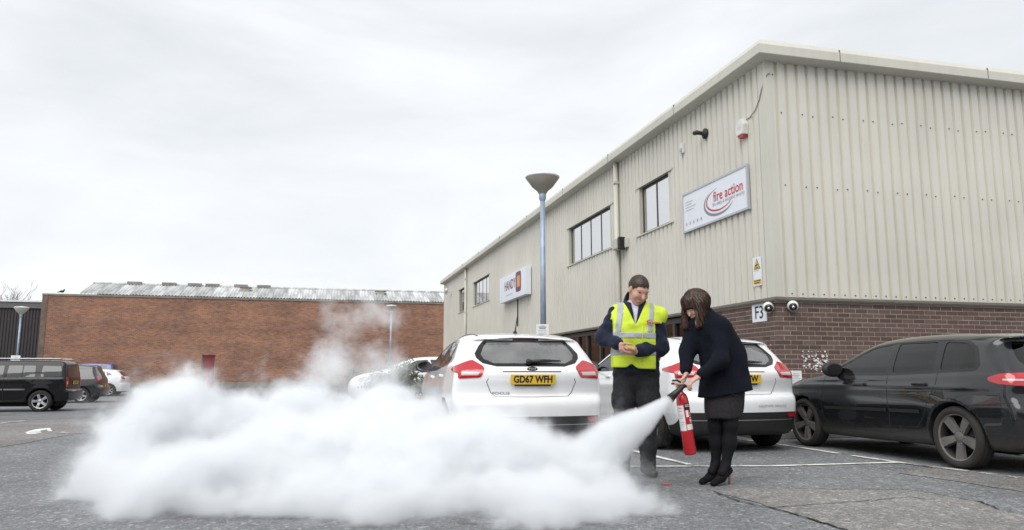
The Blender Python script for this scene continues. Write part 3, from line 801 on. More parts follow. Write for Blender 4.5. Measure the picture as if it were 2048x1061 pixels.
# ================================================================ CARS
def paint(name, col, rough=0.28, dirt=None, dirt_top=0.45, dirt_amt=0.6, coat=1.0, spec=0.5):
    m, nt, b = newmat(name)
    co = nd(nt, 'ShaderNodeTexCoord').outputs['Object']
    n = nd(nt, 'ShaderNodeTexNoise', {'Vector': co, 'Scale': 4.0, 'Detail': 6.0, 'Roughness': 0.65})
    c = ramp(nt, n.outputs['Fac'], [(0.3, tuple(x * 0.95 for x in col)), (0.7, tuple(min(1, x * 1.03) for x in col))])
    setin(b, rough=rough, coat=coat, coatr=0.03, spec=spec)
    if dirt:      # road dirt splashed up from the sills
        sx = nd(nt, 'ShaderNodeSeparateXYZ', {'Vector': co})
        f = nd(nt, 'ShaderNodeMapRange', {'Value': sx.outputs['Z'], 'From Min': 0.15, 'From Max': dirt_top, 'To Min': 1.0, 'To Max': 0.0})
        n2 = nd(nt, 'ShaderNodeTexNoise', {'Vector': co, 'Scale': 9.0, 'Detail': 8.0, 'Roughness': 0.7})
        f2 = nd(nt, 'ShaderNodeMath', {0: f.outputs[0], 1: ramp(nt, n2.outputs['Fac'], [(0.3, 0.25), (0.7, 1.0)])}, operation='MULTIPLY')
        f3 = nd(nt, 'ShaderNodeMath', {0: f2.outputs[0], 1: dirt_amt}, operation='MULTIPLY')
        c = mixc(nt, f3.outputs[0], c, dirt)
        cw = nd(nt, 'ShaderNodeMath', {0: coat, 1: f3.outputs[0]}, operation='SUBTRACT', use_clamp=True); nt.links.new(cw.outputs[0], b.inputs['Coat Weight'])
        rr = nd(nt, 'ShaderNodeMapRange', {'Value': f3.outputs[0], 'To Min': rough, 'To Max': 0.8}); nt.links.new(rr.outputs[0], b.inputs['Roughness'])
    ge = nd(nt, 'ShaderNodeNewGeometry')
    sz_ = nd(nt, 'ShaderNodeSeparateXYZ', {'Vector': co})
    lin = mixc(nt, nd(nt, 'ShaderNodeMath', {0: sz_.outputs['Z'], 1: 1.02}, operation='GREATER_THAN').outputs[0], (0.03, 0.03, 0.032), (0.42, 0.42, 0.40))
    c = mixc(nt, ge.outputs['Backfacing'], c, lin)      # inner face of the shell: dark trim, pale headlining
    nt.links.new(c, b.inputs['Base Color'])
    return m
M_WHITE = paint('paint_white', (0.80, 0.81, 0.82), 0.3, (0.42, 0.40, 0.37), 0.6, 0.35)
M_BLACK = paint('paint_black', (0.010, 0.011, 0.013), 0.22, (0.10, 0.088, 0.075), 0.42, 0.8, 1.0, 0.3)
M_BLACK2 = paint('paint_black_far', (0.010, 0.010, 0.012), 0.25, (0.1, 0.09, 0.08), 0.4, 0.6, 0.5, 0.15)
M_GREY = paint('paint_graphite', (0.022, 0.022, 0.025), 0.3, (0.1, 0.09, 0.08), 0.4, 0.5)
M_BLUE = paint('paint_blue', (0.05, 0.07, 0.26), 0.3)
M_PLASTIC = simple('black_plastic', (0.016, 0.016, 0.017), 0.55, 0.2, 6, 0.15, 120)
M_PLASTIC_D = simple('dusty_plastic', (0.035, 0.034, 0.032), 0.7, 0.3, 5, 0.15, 120)
M_TRIMG = simple('gloss_black_trim', (0.008, 0.008, 0.009), 0.12, 0.1, 5)
M_CABIN = simple('cabin_fabric', (0.028, 0.028, 0.031), 0.85, 0.2, 8)
M_CABIN_G = simple('cabin_plastic', (0.05, 0.05, 0.052), 0.7, 0.2, 8)
M_CARGLASS = glass_mat('car_glass', (0.74, 0.80, 0.78), 1.0, 1.5)
M_REARGLASS = glass_mat('car_glass_pale_film', (0.74, 0.80, 0.78), 1.0, 1.9, 0.0, 0.22)  # pale film paints see-through brightness and reflection into the rear glass
M_CARGLASS_D = glass_mat('car_glass_tinted', (0.16, 0.18, 0.19), 1.0, 1.5)
M_LENS = None
def lens(name, col, rough=0.08):
    m, nt, b = newmat(name); b.inputs['Base Color'].default_value = C4(col)
    co = nd(nt, 'ShaderNodeTexCoord').outputs['Object']
    wv = nd(nt, 'ShaderNodeTexWave', {'Vector': co, 'Scale': 28.0, 'Distortion': 0.0}, bands_direction='Z')
    nt.links.new(mixc(nt, ramp(nt, wv.outputs['Fac'], [(0.3, 0.0), (0.7, 1.0)]), tuple(c * 0.72 for c in col), col), b.inputs['Base Color'])
    setin(b, rough=rough, coat=1.0, coatr=0.02); return m
M_RED = lens('lamp_red', (0.52, 0.012, 0.02)); M_REDD = lens('lamp_dark_red', (0.16, 0.008, 0.012)); M_CLEAR = lens('lamp_clear', (0.62, 0.55, 0.55))
M_HEAD = lens('lamp_headlight', (0.5, 0.52, 0.55))
M_TYRE = simple('tyre_rubber', (0.022, 0.021, 0.020), 0.82, 0.25, 9, 0.3, 60)
M_TYRE_D = simple('tyre_dusty', (0.030, 0.028, 0.026), 0.9, 0.3, 6, 0.3, 60)
M_ALLOY = simple('alloy_silver', (0.50, 0.50, 0.51), 0.35, 0.12, 8, metal=0.75)
M_ALLOY_D = simple('alloy_dirty_grey', (0.155, 0.146, 0.137), 0.6, 0.25, 7, metal=0.2)
M_WELL = simple('wheel_well', (0.012, 0.012, 0.012), 0.9)
M_YELLOW = simple('plate_yellow', (0.72, 0.47, 0.035), 0.45, 0.05)
M_INK = simple('ink_black', (0.012, 0.012, 0.013), 0.5)
M_CHROME = simple('chrome', (0.62, 0.62, 0.63), 0.15, 0.05, 5, metal=1.0)
M_MIRR = simple('mirror_glass', (0.7, 0.73, 0.75), 0.03, metal=1.0)
M_SLG_CAR = simple('lettering_grey', (0.45, 0.42, 0.44), 0.5)
M_GAP = simple('shut_or_crease_line', (0.02, 0.02, 0.021), 0.8)

def spline(pts, n=8):
    """closed Catmull-Rom through the points; a third value of 1 keeps a corner sharp"""
    o = []; k = len(pts)
    for i in range(k):
        p0, p1, p2, p3 = pts[i - 1], pts[i], pts[(i + 1) % k], pts[(i + 2) % k]
        s1 = len(p1) > 2; s2 = len(p2) > 2
        for q in range(n):
            t = q / n
            def cr(a, b, c, d):
                m1 = (c - a) / 2 if not s1 else (c - b); m2 = (d - b) / 2 if not s2 else (c - b)
                return (2 * t ** 3 - 3 * t ** 2 + 1) * b + (t ** 3 - 2 * t ** 2 + t) * m1 + (-2 * t ** 3 + 3 * t ** 2) * c + (t ** 3 - t ** 2) * m2
            o.append((cr(p0[0], p1[0], p2[0], p3[0]), cr(p0[1], p1[1], p2[1], p3[1])))
    return o
def poly_sdf(px, pz, poly):
    d = np.full(px.shape, 1e9); ins = np.zeros(px.shape, bool)
    n = len(poly)
    for i in range(n):
        ax, az = poly[i]; bx, bz = poly[(i + 1) % n]
        ex, ez = bx - ax, bz - az; wx, wz = px - ax, pz - az
        t = np.clip((wx * ex + wz * ez) / (ex * ex + ez * ez + 1e-12), 0, 1)
        d = np.minimum(d, (wx - ex * t) ** 2 + (wz - ez * t) ** 2)
        c = ((az <= pz) & (bz > pz)) | ((bz <= pz) & (az > pz))
        with np.errstate(divide='ignore', invalid='ignore'):
            xi = ax + (pz - az) / (bz - az if abs(bz - az) > 1e-12 else 1e-12) * ex
        ins ^= c & (px < xi)
    return np.where(ins, -np.sqrt(d), np.sqrt(d))
def sstep(x, a, b):
    t = np.clip((x - a) / (b - a), 0, 1); return t * t * (3 - 2 * t)

class CarShape:
    def __init__(s, spec):
        s.sp = spec; L = spec['L']; s.L = L
        poly = spline(spec['profile'], 6)
        gx = np.arange(-0.5, L + 0.5, 0.0125); gz = np.arange(-0.1, 2.1, 0.0125)
        A, B = np.meshgrid(gx, gz, indexing='ij')
        s.tab = poly_sdf(A.ravel(), B.ravel(), poly).reshape(A.shape); s.g0 = (gx[0], gz[0]); s.dg = 0.0125
        s.hw = spec['W'] / 2
    def prof(s, x, z):
        fx = np.clip((x - s.g0[0]) / s.dg, 0, s.tab.shape[0] - 1.001); fz = np.clip((z - s.g0[1]) / s.dg, 0, s.tab.shape[1] - 1.001)
        i = fx.astype(int); j = fz.astype(int); u = fx - i; v = fz - j; T = s.tab
        return T[i, j] * (1 - u) * (1 - v) + T[i + 1, j] * u * (1 - v) + T[i, j + 1] * (1 - u) * v + T[i + 1, j + 1] * u * v
    def width(s, x, z):
        sp = s.sp
        plan = np.interp(x, *zip(*sp['plan']))
        belt = np.interp(x, *zip(*sp['belt']))
        zz = z - belt                                            # heights are read relative to the belt line
        lv = np.interp(zz, *zip(*sp['levels']))
        wv = s.hw * plan * lv
        for ax_x in (sp['ra'], sp['fa']):
            wv = wv + sp.get('flare', 0.012) * np.exp(-((x - ax_x) / 0.42) ** 2 - ((z - 0.55) / 0.3) ** 2)
        return wv
    def f(s, x, y, z):
        sp = s.sp; ay = np.abs(y); L = s.L
        q = np.clip(ay / s.hw, 0, 1.15)
        rb = sp['rbow'] * q ** sp.get('rpow', 2.4) * (1 - sstep(x, 0.2, 1.5)); fb = sp['fbow'] * q ** 2.2 * sstep(x, L - 1.8, L - 0.3)
        crown = sp.get('crown', 0.055) * q ** 2 * sstep(z, 0.85, 1.25)
        d1 = s.prof(x - rb + fb, z + crown)
        d2 = (ay - s.width(x, z)) * 0.94
        k = sp.get('k0', 0.05) + (sp.get('k1', 0.13) - sp.get('k0', 0.05)) * sstep(z, 0.85, 1.2)
        d = smax(d1, d2, k)
        for ax_x in (sp['ra'], sp['fa']):
            r = np.sqrt((x - ax_x) ** 2 + (z - sp['wr']) ** 2)
            well = np.maximum(r - sp['arch'], (s.hw - 0.30) - ay)
            d = smax(d, -well, 0.012)
        for ft in sp.get('features', []): d = ft(d, x, y, z)
        return d

def round_poly(pts, r=0.05, n=3):
    o = []; k = len(pts)
    for i in range(k):
        a, b, c = Vector(pts[i - 1]), Vector(pts[i]), Vector(pts[(i + 1) % k])
        l1, l2 = (a - b).length, (c - b).length; rr = min(r, l1 * 0.45, l2 * 0.45)
        p, q = b + (a - b) / l1 * rr, b + (c - b) / l2 * rr
        for j in range(n + 1):
            t = j / n; o.append(tuple(p * (1 - t) ** 2 + b * 2 * t * (1 - t) + q * t ** 2))
    return o
def grow_poly(pts, d):
    n = len(pts); area = sum(pts[i][0] * pts[(i + 1) % n][1] - pts[(i + 1) % n][0] * pts[i][1] for i in range(n))
    sg = 1 if area > 0 else -1; o = []
    for i in range(n):
        a, b, c = Vector(pts[i - 1]), Vector(pts[i]), Vector(pts[(i + 1) % n])
        n1 = Vector(((b - a).y, -(b - a).x)).normalized() * sg; n2 = Vector(((c - b).y, -(c - b).x)).normalized() * sg
        m = (n1 + n2); m = m / max(0.35, m.length_squared / 2); o.append(tuple(b + m * d))
    return o
def inside(p, poly):
    x, y = p; c = False; n = len(poly)
    for i in range(n):
        x1, y1 = poly[i]; x2, y2 = poly[(i + 1) % n]
        if (y1 > y) != (y2 > y) and x < (x2 - x1) * (y - y1) / (y2 - y1) + x1: c = not c
    return c
SQ = math.sqrt(0.5)
VIEWS = {'L': (Vector((1, 0, 0)), Vector((0, 1, 0))), 'R': (Vector((1, 0, 0)), Vector((0, -1, 0))), 'B': (Vector((0, 1, 0)), Vector((-1, 0, 0))), 'F': (Vector((0, 1, 0)), Vector((1, 0, 0))),
         'BL': (Vector((SQ, SQ, 0)), Vector((-SQ, SQ, 0))), 'BR': (Vector((SQ, -SQ, 0)), Vector((-SQ, -SQ, 0))), 'FL': (Vector((-SQ, SQ, 0)), Vector((SQ, SQ, 0))), 'FR': (Vector((-SQ, -SQ, 0)), Vector((SQ, -SQ, 0)))}
class CarBuild:
    """grown shell that is cut into panes, lamps and panels along outlines seen from the side, rear or a corner"""
    def __init__(s, shape, h=0.03):
        s.sh = shape; f = shape.f; s.f = f
        P, Q = sdf_points(f, (-0.15, -shape.hw - 0.12, 0.05), (shape.L + 0.15, shape.hw + 0.12, shape.sp['H'] + 0.12), h, 3)
        me = pq_mesh('tmp', P, Q); s.bm = bmesh.new(); s.bm.from_mesh(me); bpy.data.meshes.remove(me)
        s.bm.normal_update(); s.bvh = BVHTree.FromBMesh(s.bm)
    def normals(s, co): 
        g = grad(s.f, co, 0.012); return g / (np.linalg.norm(g, axis=1)[:, None] + 1e-9)
    def emit(s, name, verts, faces, mat, parent, off=0.0, thick=0.0):
        co = np.array(verts, float); nr = s.normals(co); co2 = co + nr * off
        me = bpy.data.meshes.new(name); me.from_pydata(co2.tolist(), [], faces)
        me.polygons.foreach_set('use_smooth', [True] * len(faces)); me.update()
        me.normals_split_custom_set_from_vertices(nr.tolist())
        return link(name, me, mat, parent)
    def grab(s, faces):
        ids = {}; vs = []; fs = []
        for f in faces:
            q = []
            for v in f.verts:
                if v.index not in ids or True:
                    k = v
                    if k not in ids: ids[k] = len(vs); vs.append(tuple(v.co))
                    q.append(ids[k])
            fs.append(q)
        return vs, fs
    def region(s, view, poly, minn=0.15, cut=True):
        U, Nn = VIEWS[view]; xs = [p[0] for p in poly]; zs = [p[1] for p in poly]
        lo = (min(xs) - 0.06, min(zs) - 0.06); hi = (max(xs) + 0.06, max(zs) + 0.06)
        s.bm.normal_update()
        def cand():
            o = []
            for f in s.bm.faces:
                c = f.calc_center_median(); a = c.dot(U)
                if lo[0] < a < hi[0] and lo[1] < c.z < hi[1] and f.normal.dot(Nn) > minn: o.append(f)
            return o
        fs = cand(); n = len(poly)
        for i in range(n):
            a, b = poly[i], poly[(i + 1) % n]
            if (a[0] - b[0]) ** 2 + (a[1] - b[1]) ** 2 < 1e-8: continue
            pa = U * a[0] + Vector((0, 0, a[1])); e = (U * (b[0] - a[0]) + Vector((0, 0, b[1] - a[1]))).normalized()
            no = e.cross(Nn).normalized()
            geom = list({e_ for f in fs for e_ in f.edges}) + list({v for f in fs for v in f.verts}) + fs
            r = bmesh.ops.bisect_plane(s.bm, geom=geom, plane_co=pa, plane_no=no, dist=1e-5)
            fs = [g_ for g_ in r['geom'] if isinstance(g_, bmesh.types.BMFace)]
        o = []
        for f in fs:
            c = f.calc_center_median()
            if inside((c.dot(U), c.z), poly): o.append(f)
        return o
    def take(s, name, view, poly, mat, parent, off=0.0, minn=0.15):
        fs = s.region(view, poly, minn)
        if not fs: print('EMPTY REGION', name, view); return None
        fs = s.biggest(fs)
        vs, fc = s.grab(fs); bmesh.ops.delete(s.bm, geom=fs, context='FACES')
        return s.emit(name, vs, fc, mat, parent, off)
    def biggest(s, faces):
        rest = set(faces); best = []
        while rest:
            st = [rest.pop()]; comp = []
            while st:
                f = st.pop(); comp.append(f)
                for e_ in f.edges:
                    for g_ in e_.link_faces:
                        if g_ in rest: rest.discard(g_); st.append(g_)
            if len(comp) > len(best): best = comp
        return best
    def take_where(s, name, pred, mat, parent, off=0.0):
        s.bm.normal_update(); fs = [f for f in s.bm.faces if pred(f.calc_center_median(), f.normal)]
        out_ = None; left = list(fs)
        while left and name == 'wheel_well':
            c_ = s.biggest(left); cs_ = set(c_); left = [f for f in left if f not in cs_]
            if len(c_) < 12 and out_: break
            vs, fc = s.grab(c_); out_ = s.emit(name, vs, fc, mat, parent, off); fs = [f for f in fs]
        if not fs: return None
        if name != 'wheel_well': vs, fc = s.grab(fs); out_ = s.emit(name, vs, fc, mat, parent, off)
        bmesh.ops.delete(s.bm, geom=fs, context='FACES')
        return out_
    def cut_z(s, z):
        bmesh.ops.bisect_plane(s.bm, geom=s.bm.verts[:] + s.bm.edges[:] + s.bm.faces[:], plane_co=(0, 0, z), plane_no=(0, 0, 1), dist=1e-5)
    def hit(s, view, a, z):
        U, Nn = VIEWS[view]; p, n, i, d = s.bvh.ray_cast(U * a + Vector((0, 0, z)) + Nn * 6, -Nn)
        return (p, n) if p is not None else (None, None)
    def ribbon(s, mb, view, pts, wd=0.007, off=0.0012):
        L = []
        for i in range(len(pts) - 1):
            a, b = pts[i], pts[i + 1]; k = max(1, int(math.hypot(b[0] - a[0], b[1] - a[1]) / 0.03))
            for q in range(k): L.append((a[0] + (b[0] - a[0]) * q / k, a[1] + (b[1] - a[1]) * q / k))
        L.append(pts[-1]); H = [s.hit(view, *p) for p in L]; H = [h for h in H if h[0] is not None]
        vs = []; fs = []
        co = np.array([tuple(h[0]) for h in H]); nr = s.normals(co)
        for i in range(len(H)):
            d = (H[min(i + 1, len(H) - 1)][0] - H[max(0, i - 1)][0]); 
            if d.length < 1e-6: d = Vector((0, 0, 1))
            n_ = Vector(nr[i]); sd_ = d.normalized().cross(n_).normalized() * wd / 2; p = H[i][0] + n_ * off
            vs += [p + sd_, p - sd_]
            if i and (H[i][0] - H[i - 1][0]).length < 0.2: fs.append((2 * i - 2, 2 * i - 1, 2 * i + 1, 2 * i))
        mb.add(vs, fs)
    def finish(s, name, mat, parent):
        vs, fc = s.grab(s.bm.faces[:]); o = s.emit(name, vs, fc, mat, parent); s.bm.free(); return o

def wheel(parent, x, y, side, R, rr, wd, style, m_tyre, m_alloy):
    """side +1: outer face towards +y"""
    e_M = Matrix.Translation((x, y, R)) @ Matrix.Rotation(-math.pi / 2 * side, 4, 'X')
    h = wd / 2
    prof = [(rr * 0.98, -h * 0.85), (rr * 1.06, -h), (R * 0.90, -h), (R * 0.975, -h * 0.82), (R, -h * 0.55), (R, h * 0.55), (R * 0.975, h * 0.82), (R * 0.90, h), (rr * 1.06, h), (rr * 0.98, h * 0.82)]
    w_ = MB().lathe(prof, 44, e_M).build('wheel', m_tyre, parent)
    # tread grooves
    gm = MB()
    for gz in (-0.35, 0.0, 0.35): gm.lathe([(R + 0.0006, gz * h * 1.5 - 0.005), (R + 0.0006, gz * h * 1.5 + 0.005)], 44, e_M)
    gm.build('tread_groove', M_WELL, w_)
    MB().lathe([(rr * 0.99, -h * 0.8), (rr * 0.93, -h * 0.4), (rr * 0.90, h * 0.2), (rr * 0.95, h * 0.72), (rr * 0.985, h * 0.84), (rr * 1.03, h * 0.86)], 44, e_M).build('rim', M_PLASTIC_D, w_)
    MB().lathe([(rr * 0.93, h * 0.74), (rr * 0.985, h * 0.845), (rr * 1.035, h * 0.865), (rr * 1.04, h * 0.8)], 44, e_M).build('rim_lip', m_alloy, w_)
    MB().lathe([(0.001, -h * 0.1), (rr * 0.62, -h * 0.1), (rr * 0.62, -h * 0.2)], 32, e_M).build('brake_disc', M_PLASTIC_D, w_)
    MB().lathe([(0.001, -h * 0.5), (rr * 0.92, -h * 0.5)], 32, e_M).build('wheel_back', M_WELL, w_)
    sp = MB(); n = style['n']
    for i in range(n):
        a = 2 * math.pi * (i + style.get('ph', 0)) / n
        for da in style.get('twin', (0.0,)):
            Rm = e_M @ Matrix.Rotation(a, 4, 'Z')
            w0, w1 = style['w0'] * rr, style['w1'] * rr
            zt, zo = h * 0.52, h * 0.74
            r0, r1 = rr * 0.16, rr * 0.955; c1 = da * rr
            vs = [(r0, -w0, zt), (r0, w0, zt), (r1, c1 + w1, zo), (r1, c1 - w1, zo), (r0, -w0 * 1.2, zt - 0.035), (r0, w0 * 1.2, zt - 0.035), (r1, c1 + w1 * 1.25, zo - 0.04), (r1, c1 - w1 * 1.25, zo - 0.04)]
            rm = (r0 + r1) / 2; wm = (w0 + w1) / 2 * style.get('waist', 0.85); zm = (zt + zo) / 2 + 0.006
            vs += [(rm, c1 / 2 - wm, zm), (rm, c1 / 2 + wm, zm), (rm, c1 / 2 - wm * 1.3, zm - 0.04), (rm, c1 / 2 + wm * 1.3, zm - 0.04)]
            fs = [(0, 8, 9, 1), (8, 3, 2, 9), (0, 4, 10, 8), (8, 10, 7, 3), (1, 9, 11, 5), (9, 2, 6, 11), (4, 5, 11, 10), (10, 11, 6, 7), (3, 7, 6, 2)]
            sp.add(vs, [f[::-1] for f in fs], False, Rm)
    sp.build('spoke', m_alloy, w_)
    hb = MB().lathe([(rr * 0.25, h * 0.40), (rr * 0.24, h * 0.53), (rr * 0.19, h * 0.60), (0.001, h * 0.61)], 24, e_M)
    for i in range(5):
        a = 2 * math.pi * (i + 0.5) / 5
        hb.lathe([(0.011, h * 0.5), (0.011, h * 0.60), (0.001, h * 0.61)], 8, e_M @ Matrix.Translation((rr * 0.30 * math.cos(a), rr * 0.30 * math.sin(a), 0)))
    hb.build('hub', m_alloy, w_)
    return w_

def rbox(X, Y, Z, c, hs, r, tilt=0.0):
    px, py, pz = X - c[0], Y - c[1], Z - c[2]
    if tilt: px, pz = px * math.cos(tilt) - pz * math.sin(tilt), px * math.sin(tilt) + pz * math.cos(tilt)
    qx, qy, qz = np.abs(px) - hs[0] + r, np.abs(py) - hs[1] + r, np.abs(pz) - hs[2] + r
    return np.sqrt(np.maximum(qx, 0) ** 2 + np.maximum(qy, 0) ** 2 + np.maximum(qz, 0) ** 2) + np.minimum(np.maximum(qx, np.maximum(qy, qz)), 0) - r
_seat = {}
def seat_mesh(bench):
    if bench in _seat: return _seat[bench]
    hw = 0.58 if bench else 0.25
    def f(X, Y, Z):
        d = smin(rbox(X, Y, Z, (0.05, 0, 0.1), (0.26, hw, 0.1), 0.06), rbox(X, Y, Z, (-0.22, 0, 0.36), (0.075, hw * 0.96, 0.32), 0.06, -0.25), 0.04)
        for yy in ((-0.36, 0.36) if bench else (0,)): d = smin(d, rbox(X, Y, Z, (-0.34, yy, 0.78), (0.05, 0.13, 0.085), 0.045, -0.2), 0.015)
        return d
    P, Q = sdf_points(f, (-0.55, -0.7, -0.1), (0.45, 0.7, 1.0), 0.035, 1)
    _seat[bench] = pq_mesh('seat', P, Q); return _seat[bench]
def mirror_part(parent, x, y, z, side, mat, sz=1.0, glass=None):
    f = lambda X, Y, Z: smin(smax(d_ell(X, Y, Z, (x, y + side * 0.10, z), (0.085 * sz, 0.125 * sz, 0.085 * sz)), (x - 0.05) - X, 0.02), d_cone(X, Y, Z, (x + 0.03, y - side * 0.04, z - 0.07), (x + 0.0, y + side * 0.06, z - 0.05), 0.035, 0.03), 0.03)
    m = sdf_mesh('door_mirror', f, (x - 0.2, y - 0.3, z - 0.2), (x + 0.2, y + 0.3, z + 0.2), 0.012, mat, parent, 2)
    MB().add([(x - 0.054, y + side * (0.10 + 0.098 * sz * math.cos(a)), z + 0.062 * sz * math.sin(a)) for a in [2 * math.pi * i / 20 for i in range(20)]], [list(range(20))]).build('mirror_glass', glass or M_MIRR, m)
    return m
PLATE_M = [None]
def number_plate(parent, x, z, text, tilt=0.12, y=0.0, back=True):
    M = Matrix.Translation((x, y, z)) @ Matrix.Rotation(tilt, 4, 'Y')
    p = MB().box((-0.012, -0.26, -0.0555), (0.004, 0.26, 0.0555), M, 0.006).build('number_plate', M_YELLOW, parent)
    MB().box((-0.008, -0.21, -0.074), (0.012, 0.21, -0.054), M, 0.003).build('plate_bracket', M_PLASTIC, p)
    Mt = M @ Matrix.Translation((-0.0128, 0, 0)) @ Matrix.Rotation(math.pi / 2, 4, 'X').to_4x4()
    # text frame: local x -> car -y (left to right seen from behind), local y -> up
    R_ = Matrix(((0, 0, -1, 0), (-1, 0, 0, 0), (0, 1, 0, 0), (0, 0, 0, 1)))
    PLATE_M[0] = M @ Matrix.Translation((-0.0128, 0, 0)) @ R_
    text_obj('plate_text', text, 0.108, M_INK, p, PLATE_M[0], 0.0008, 0.004, 0.84, spacing=1.0)
    return p

# -------------------------------------------------------------- five-door hatchback (white)
def lift(p):
    t = min(1, max(0, (p[1] - 0.33) / 0.2)); u = min(1, max(0, (p[1] - 1.12) / 0.3))
    return (p[0], p[1] + 0.042 * t * (1 - u)) + tuple(p[2:])
def LF(pts): return [lift(p) for p in pts]
def hatch_features():
    def plate_recess(d, x, y, z):
        b = rbox(x, y, z, (0.0, 0, 0.865), (0.085, 0.36, 0.075), 0.03); return smax(d, -b, 0.025)
    def lamp_bulge(d, x, y, z):
        return smin(d, d_ell(x, np.abs(y), z, (0.30, 0.70, 0.965), (0.20, 0.14, 0.085)), 0.06)
    def belt_line(d, x, y, z):      # soft crease under the handles
        return d - 0.010 * np.exp(-((z - (0.80 + 0.02 * (2.4 - x))) / 0.05) ** 2) * sstep(x, 0.5, 0.9) * (1 - sstep(x, 3.3, 3.8)) * (np.abs(y) > 0.6) + 0.010 * np.exp(-((z - (0.63)) / 0.08) ** 2) * sstep(x, 1.2, 1.6) * (1 - sstep(x, 2.6, 3.0)) * (np.abs(y) > 0.6)
    return [belt_line]
HATCH = dict(L=4.36, W=1.823, H=1.49, ra=0.83, fa=3.478, wr=0.316, arch=0.365, rbow=0.20, fbow=0.42, flare=0.014, k0=0.06, k1=0.11,
    profile=[(0.16, 0.20, 1), (0.05, 0.24), (0.015, 0.36), (0.0, 0.47), (0.0, 0.58), (0.03, 0.645), (0.075, 0.685), (0.075, 0.76), (0.055, 0.86), (0.062, 0.945), (0.11, 1.005), (0.28, 1.20), (0.42, 1.345), (0.375, 1.366, 1), (0.39, 1.385, 1), (0.60, 1.43), (1.0, 1.468), (1.6, 1.487), (2.1, 1.472), (2.5, 1.412), (2.9, 1.24), (3.32, 1.03), (3.6, 0.975), (3.95, 0.90), (4.2, 0.79), (4.33, 0.64), (4.36, 0.48), (4.33, 0.30), (4.18, 0.20, 1), (2.2, 0.19, 1)],
    plan=[(-0.2, 0.87), (0.0, 0.905), (0.3, 0.965), (0.8, 0.995), (1.4, 1.0), (2.8, 1.0), (3.5, 0.985), (4.0, 0.93), (4.3, 0.84), (4.5, 0.75)],
    belt=[(-0.2, 1.095), (0.6, 1.095), (2.0, 1.02), (3.1, 0.995), (4.4, 0.93)],
    levels=[(-0.95, 0.86), (-0.78, 0.925), (-0.62, 0.975), (-0.46, 0.995), (-0.34, 1.0), (-0.22, 0.992), (-0.11, 0.975), (-0.04, 0.957), (0.0, 0.935), (0.10, 0.885), (0.25, 0.79), (0.36, 0.705), (0.46, 0.62), (0.6, 0.5)],
    features=hatch_features())
HATCH['profile'] = LF(HATCH['profile'])
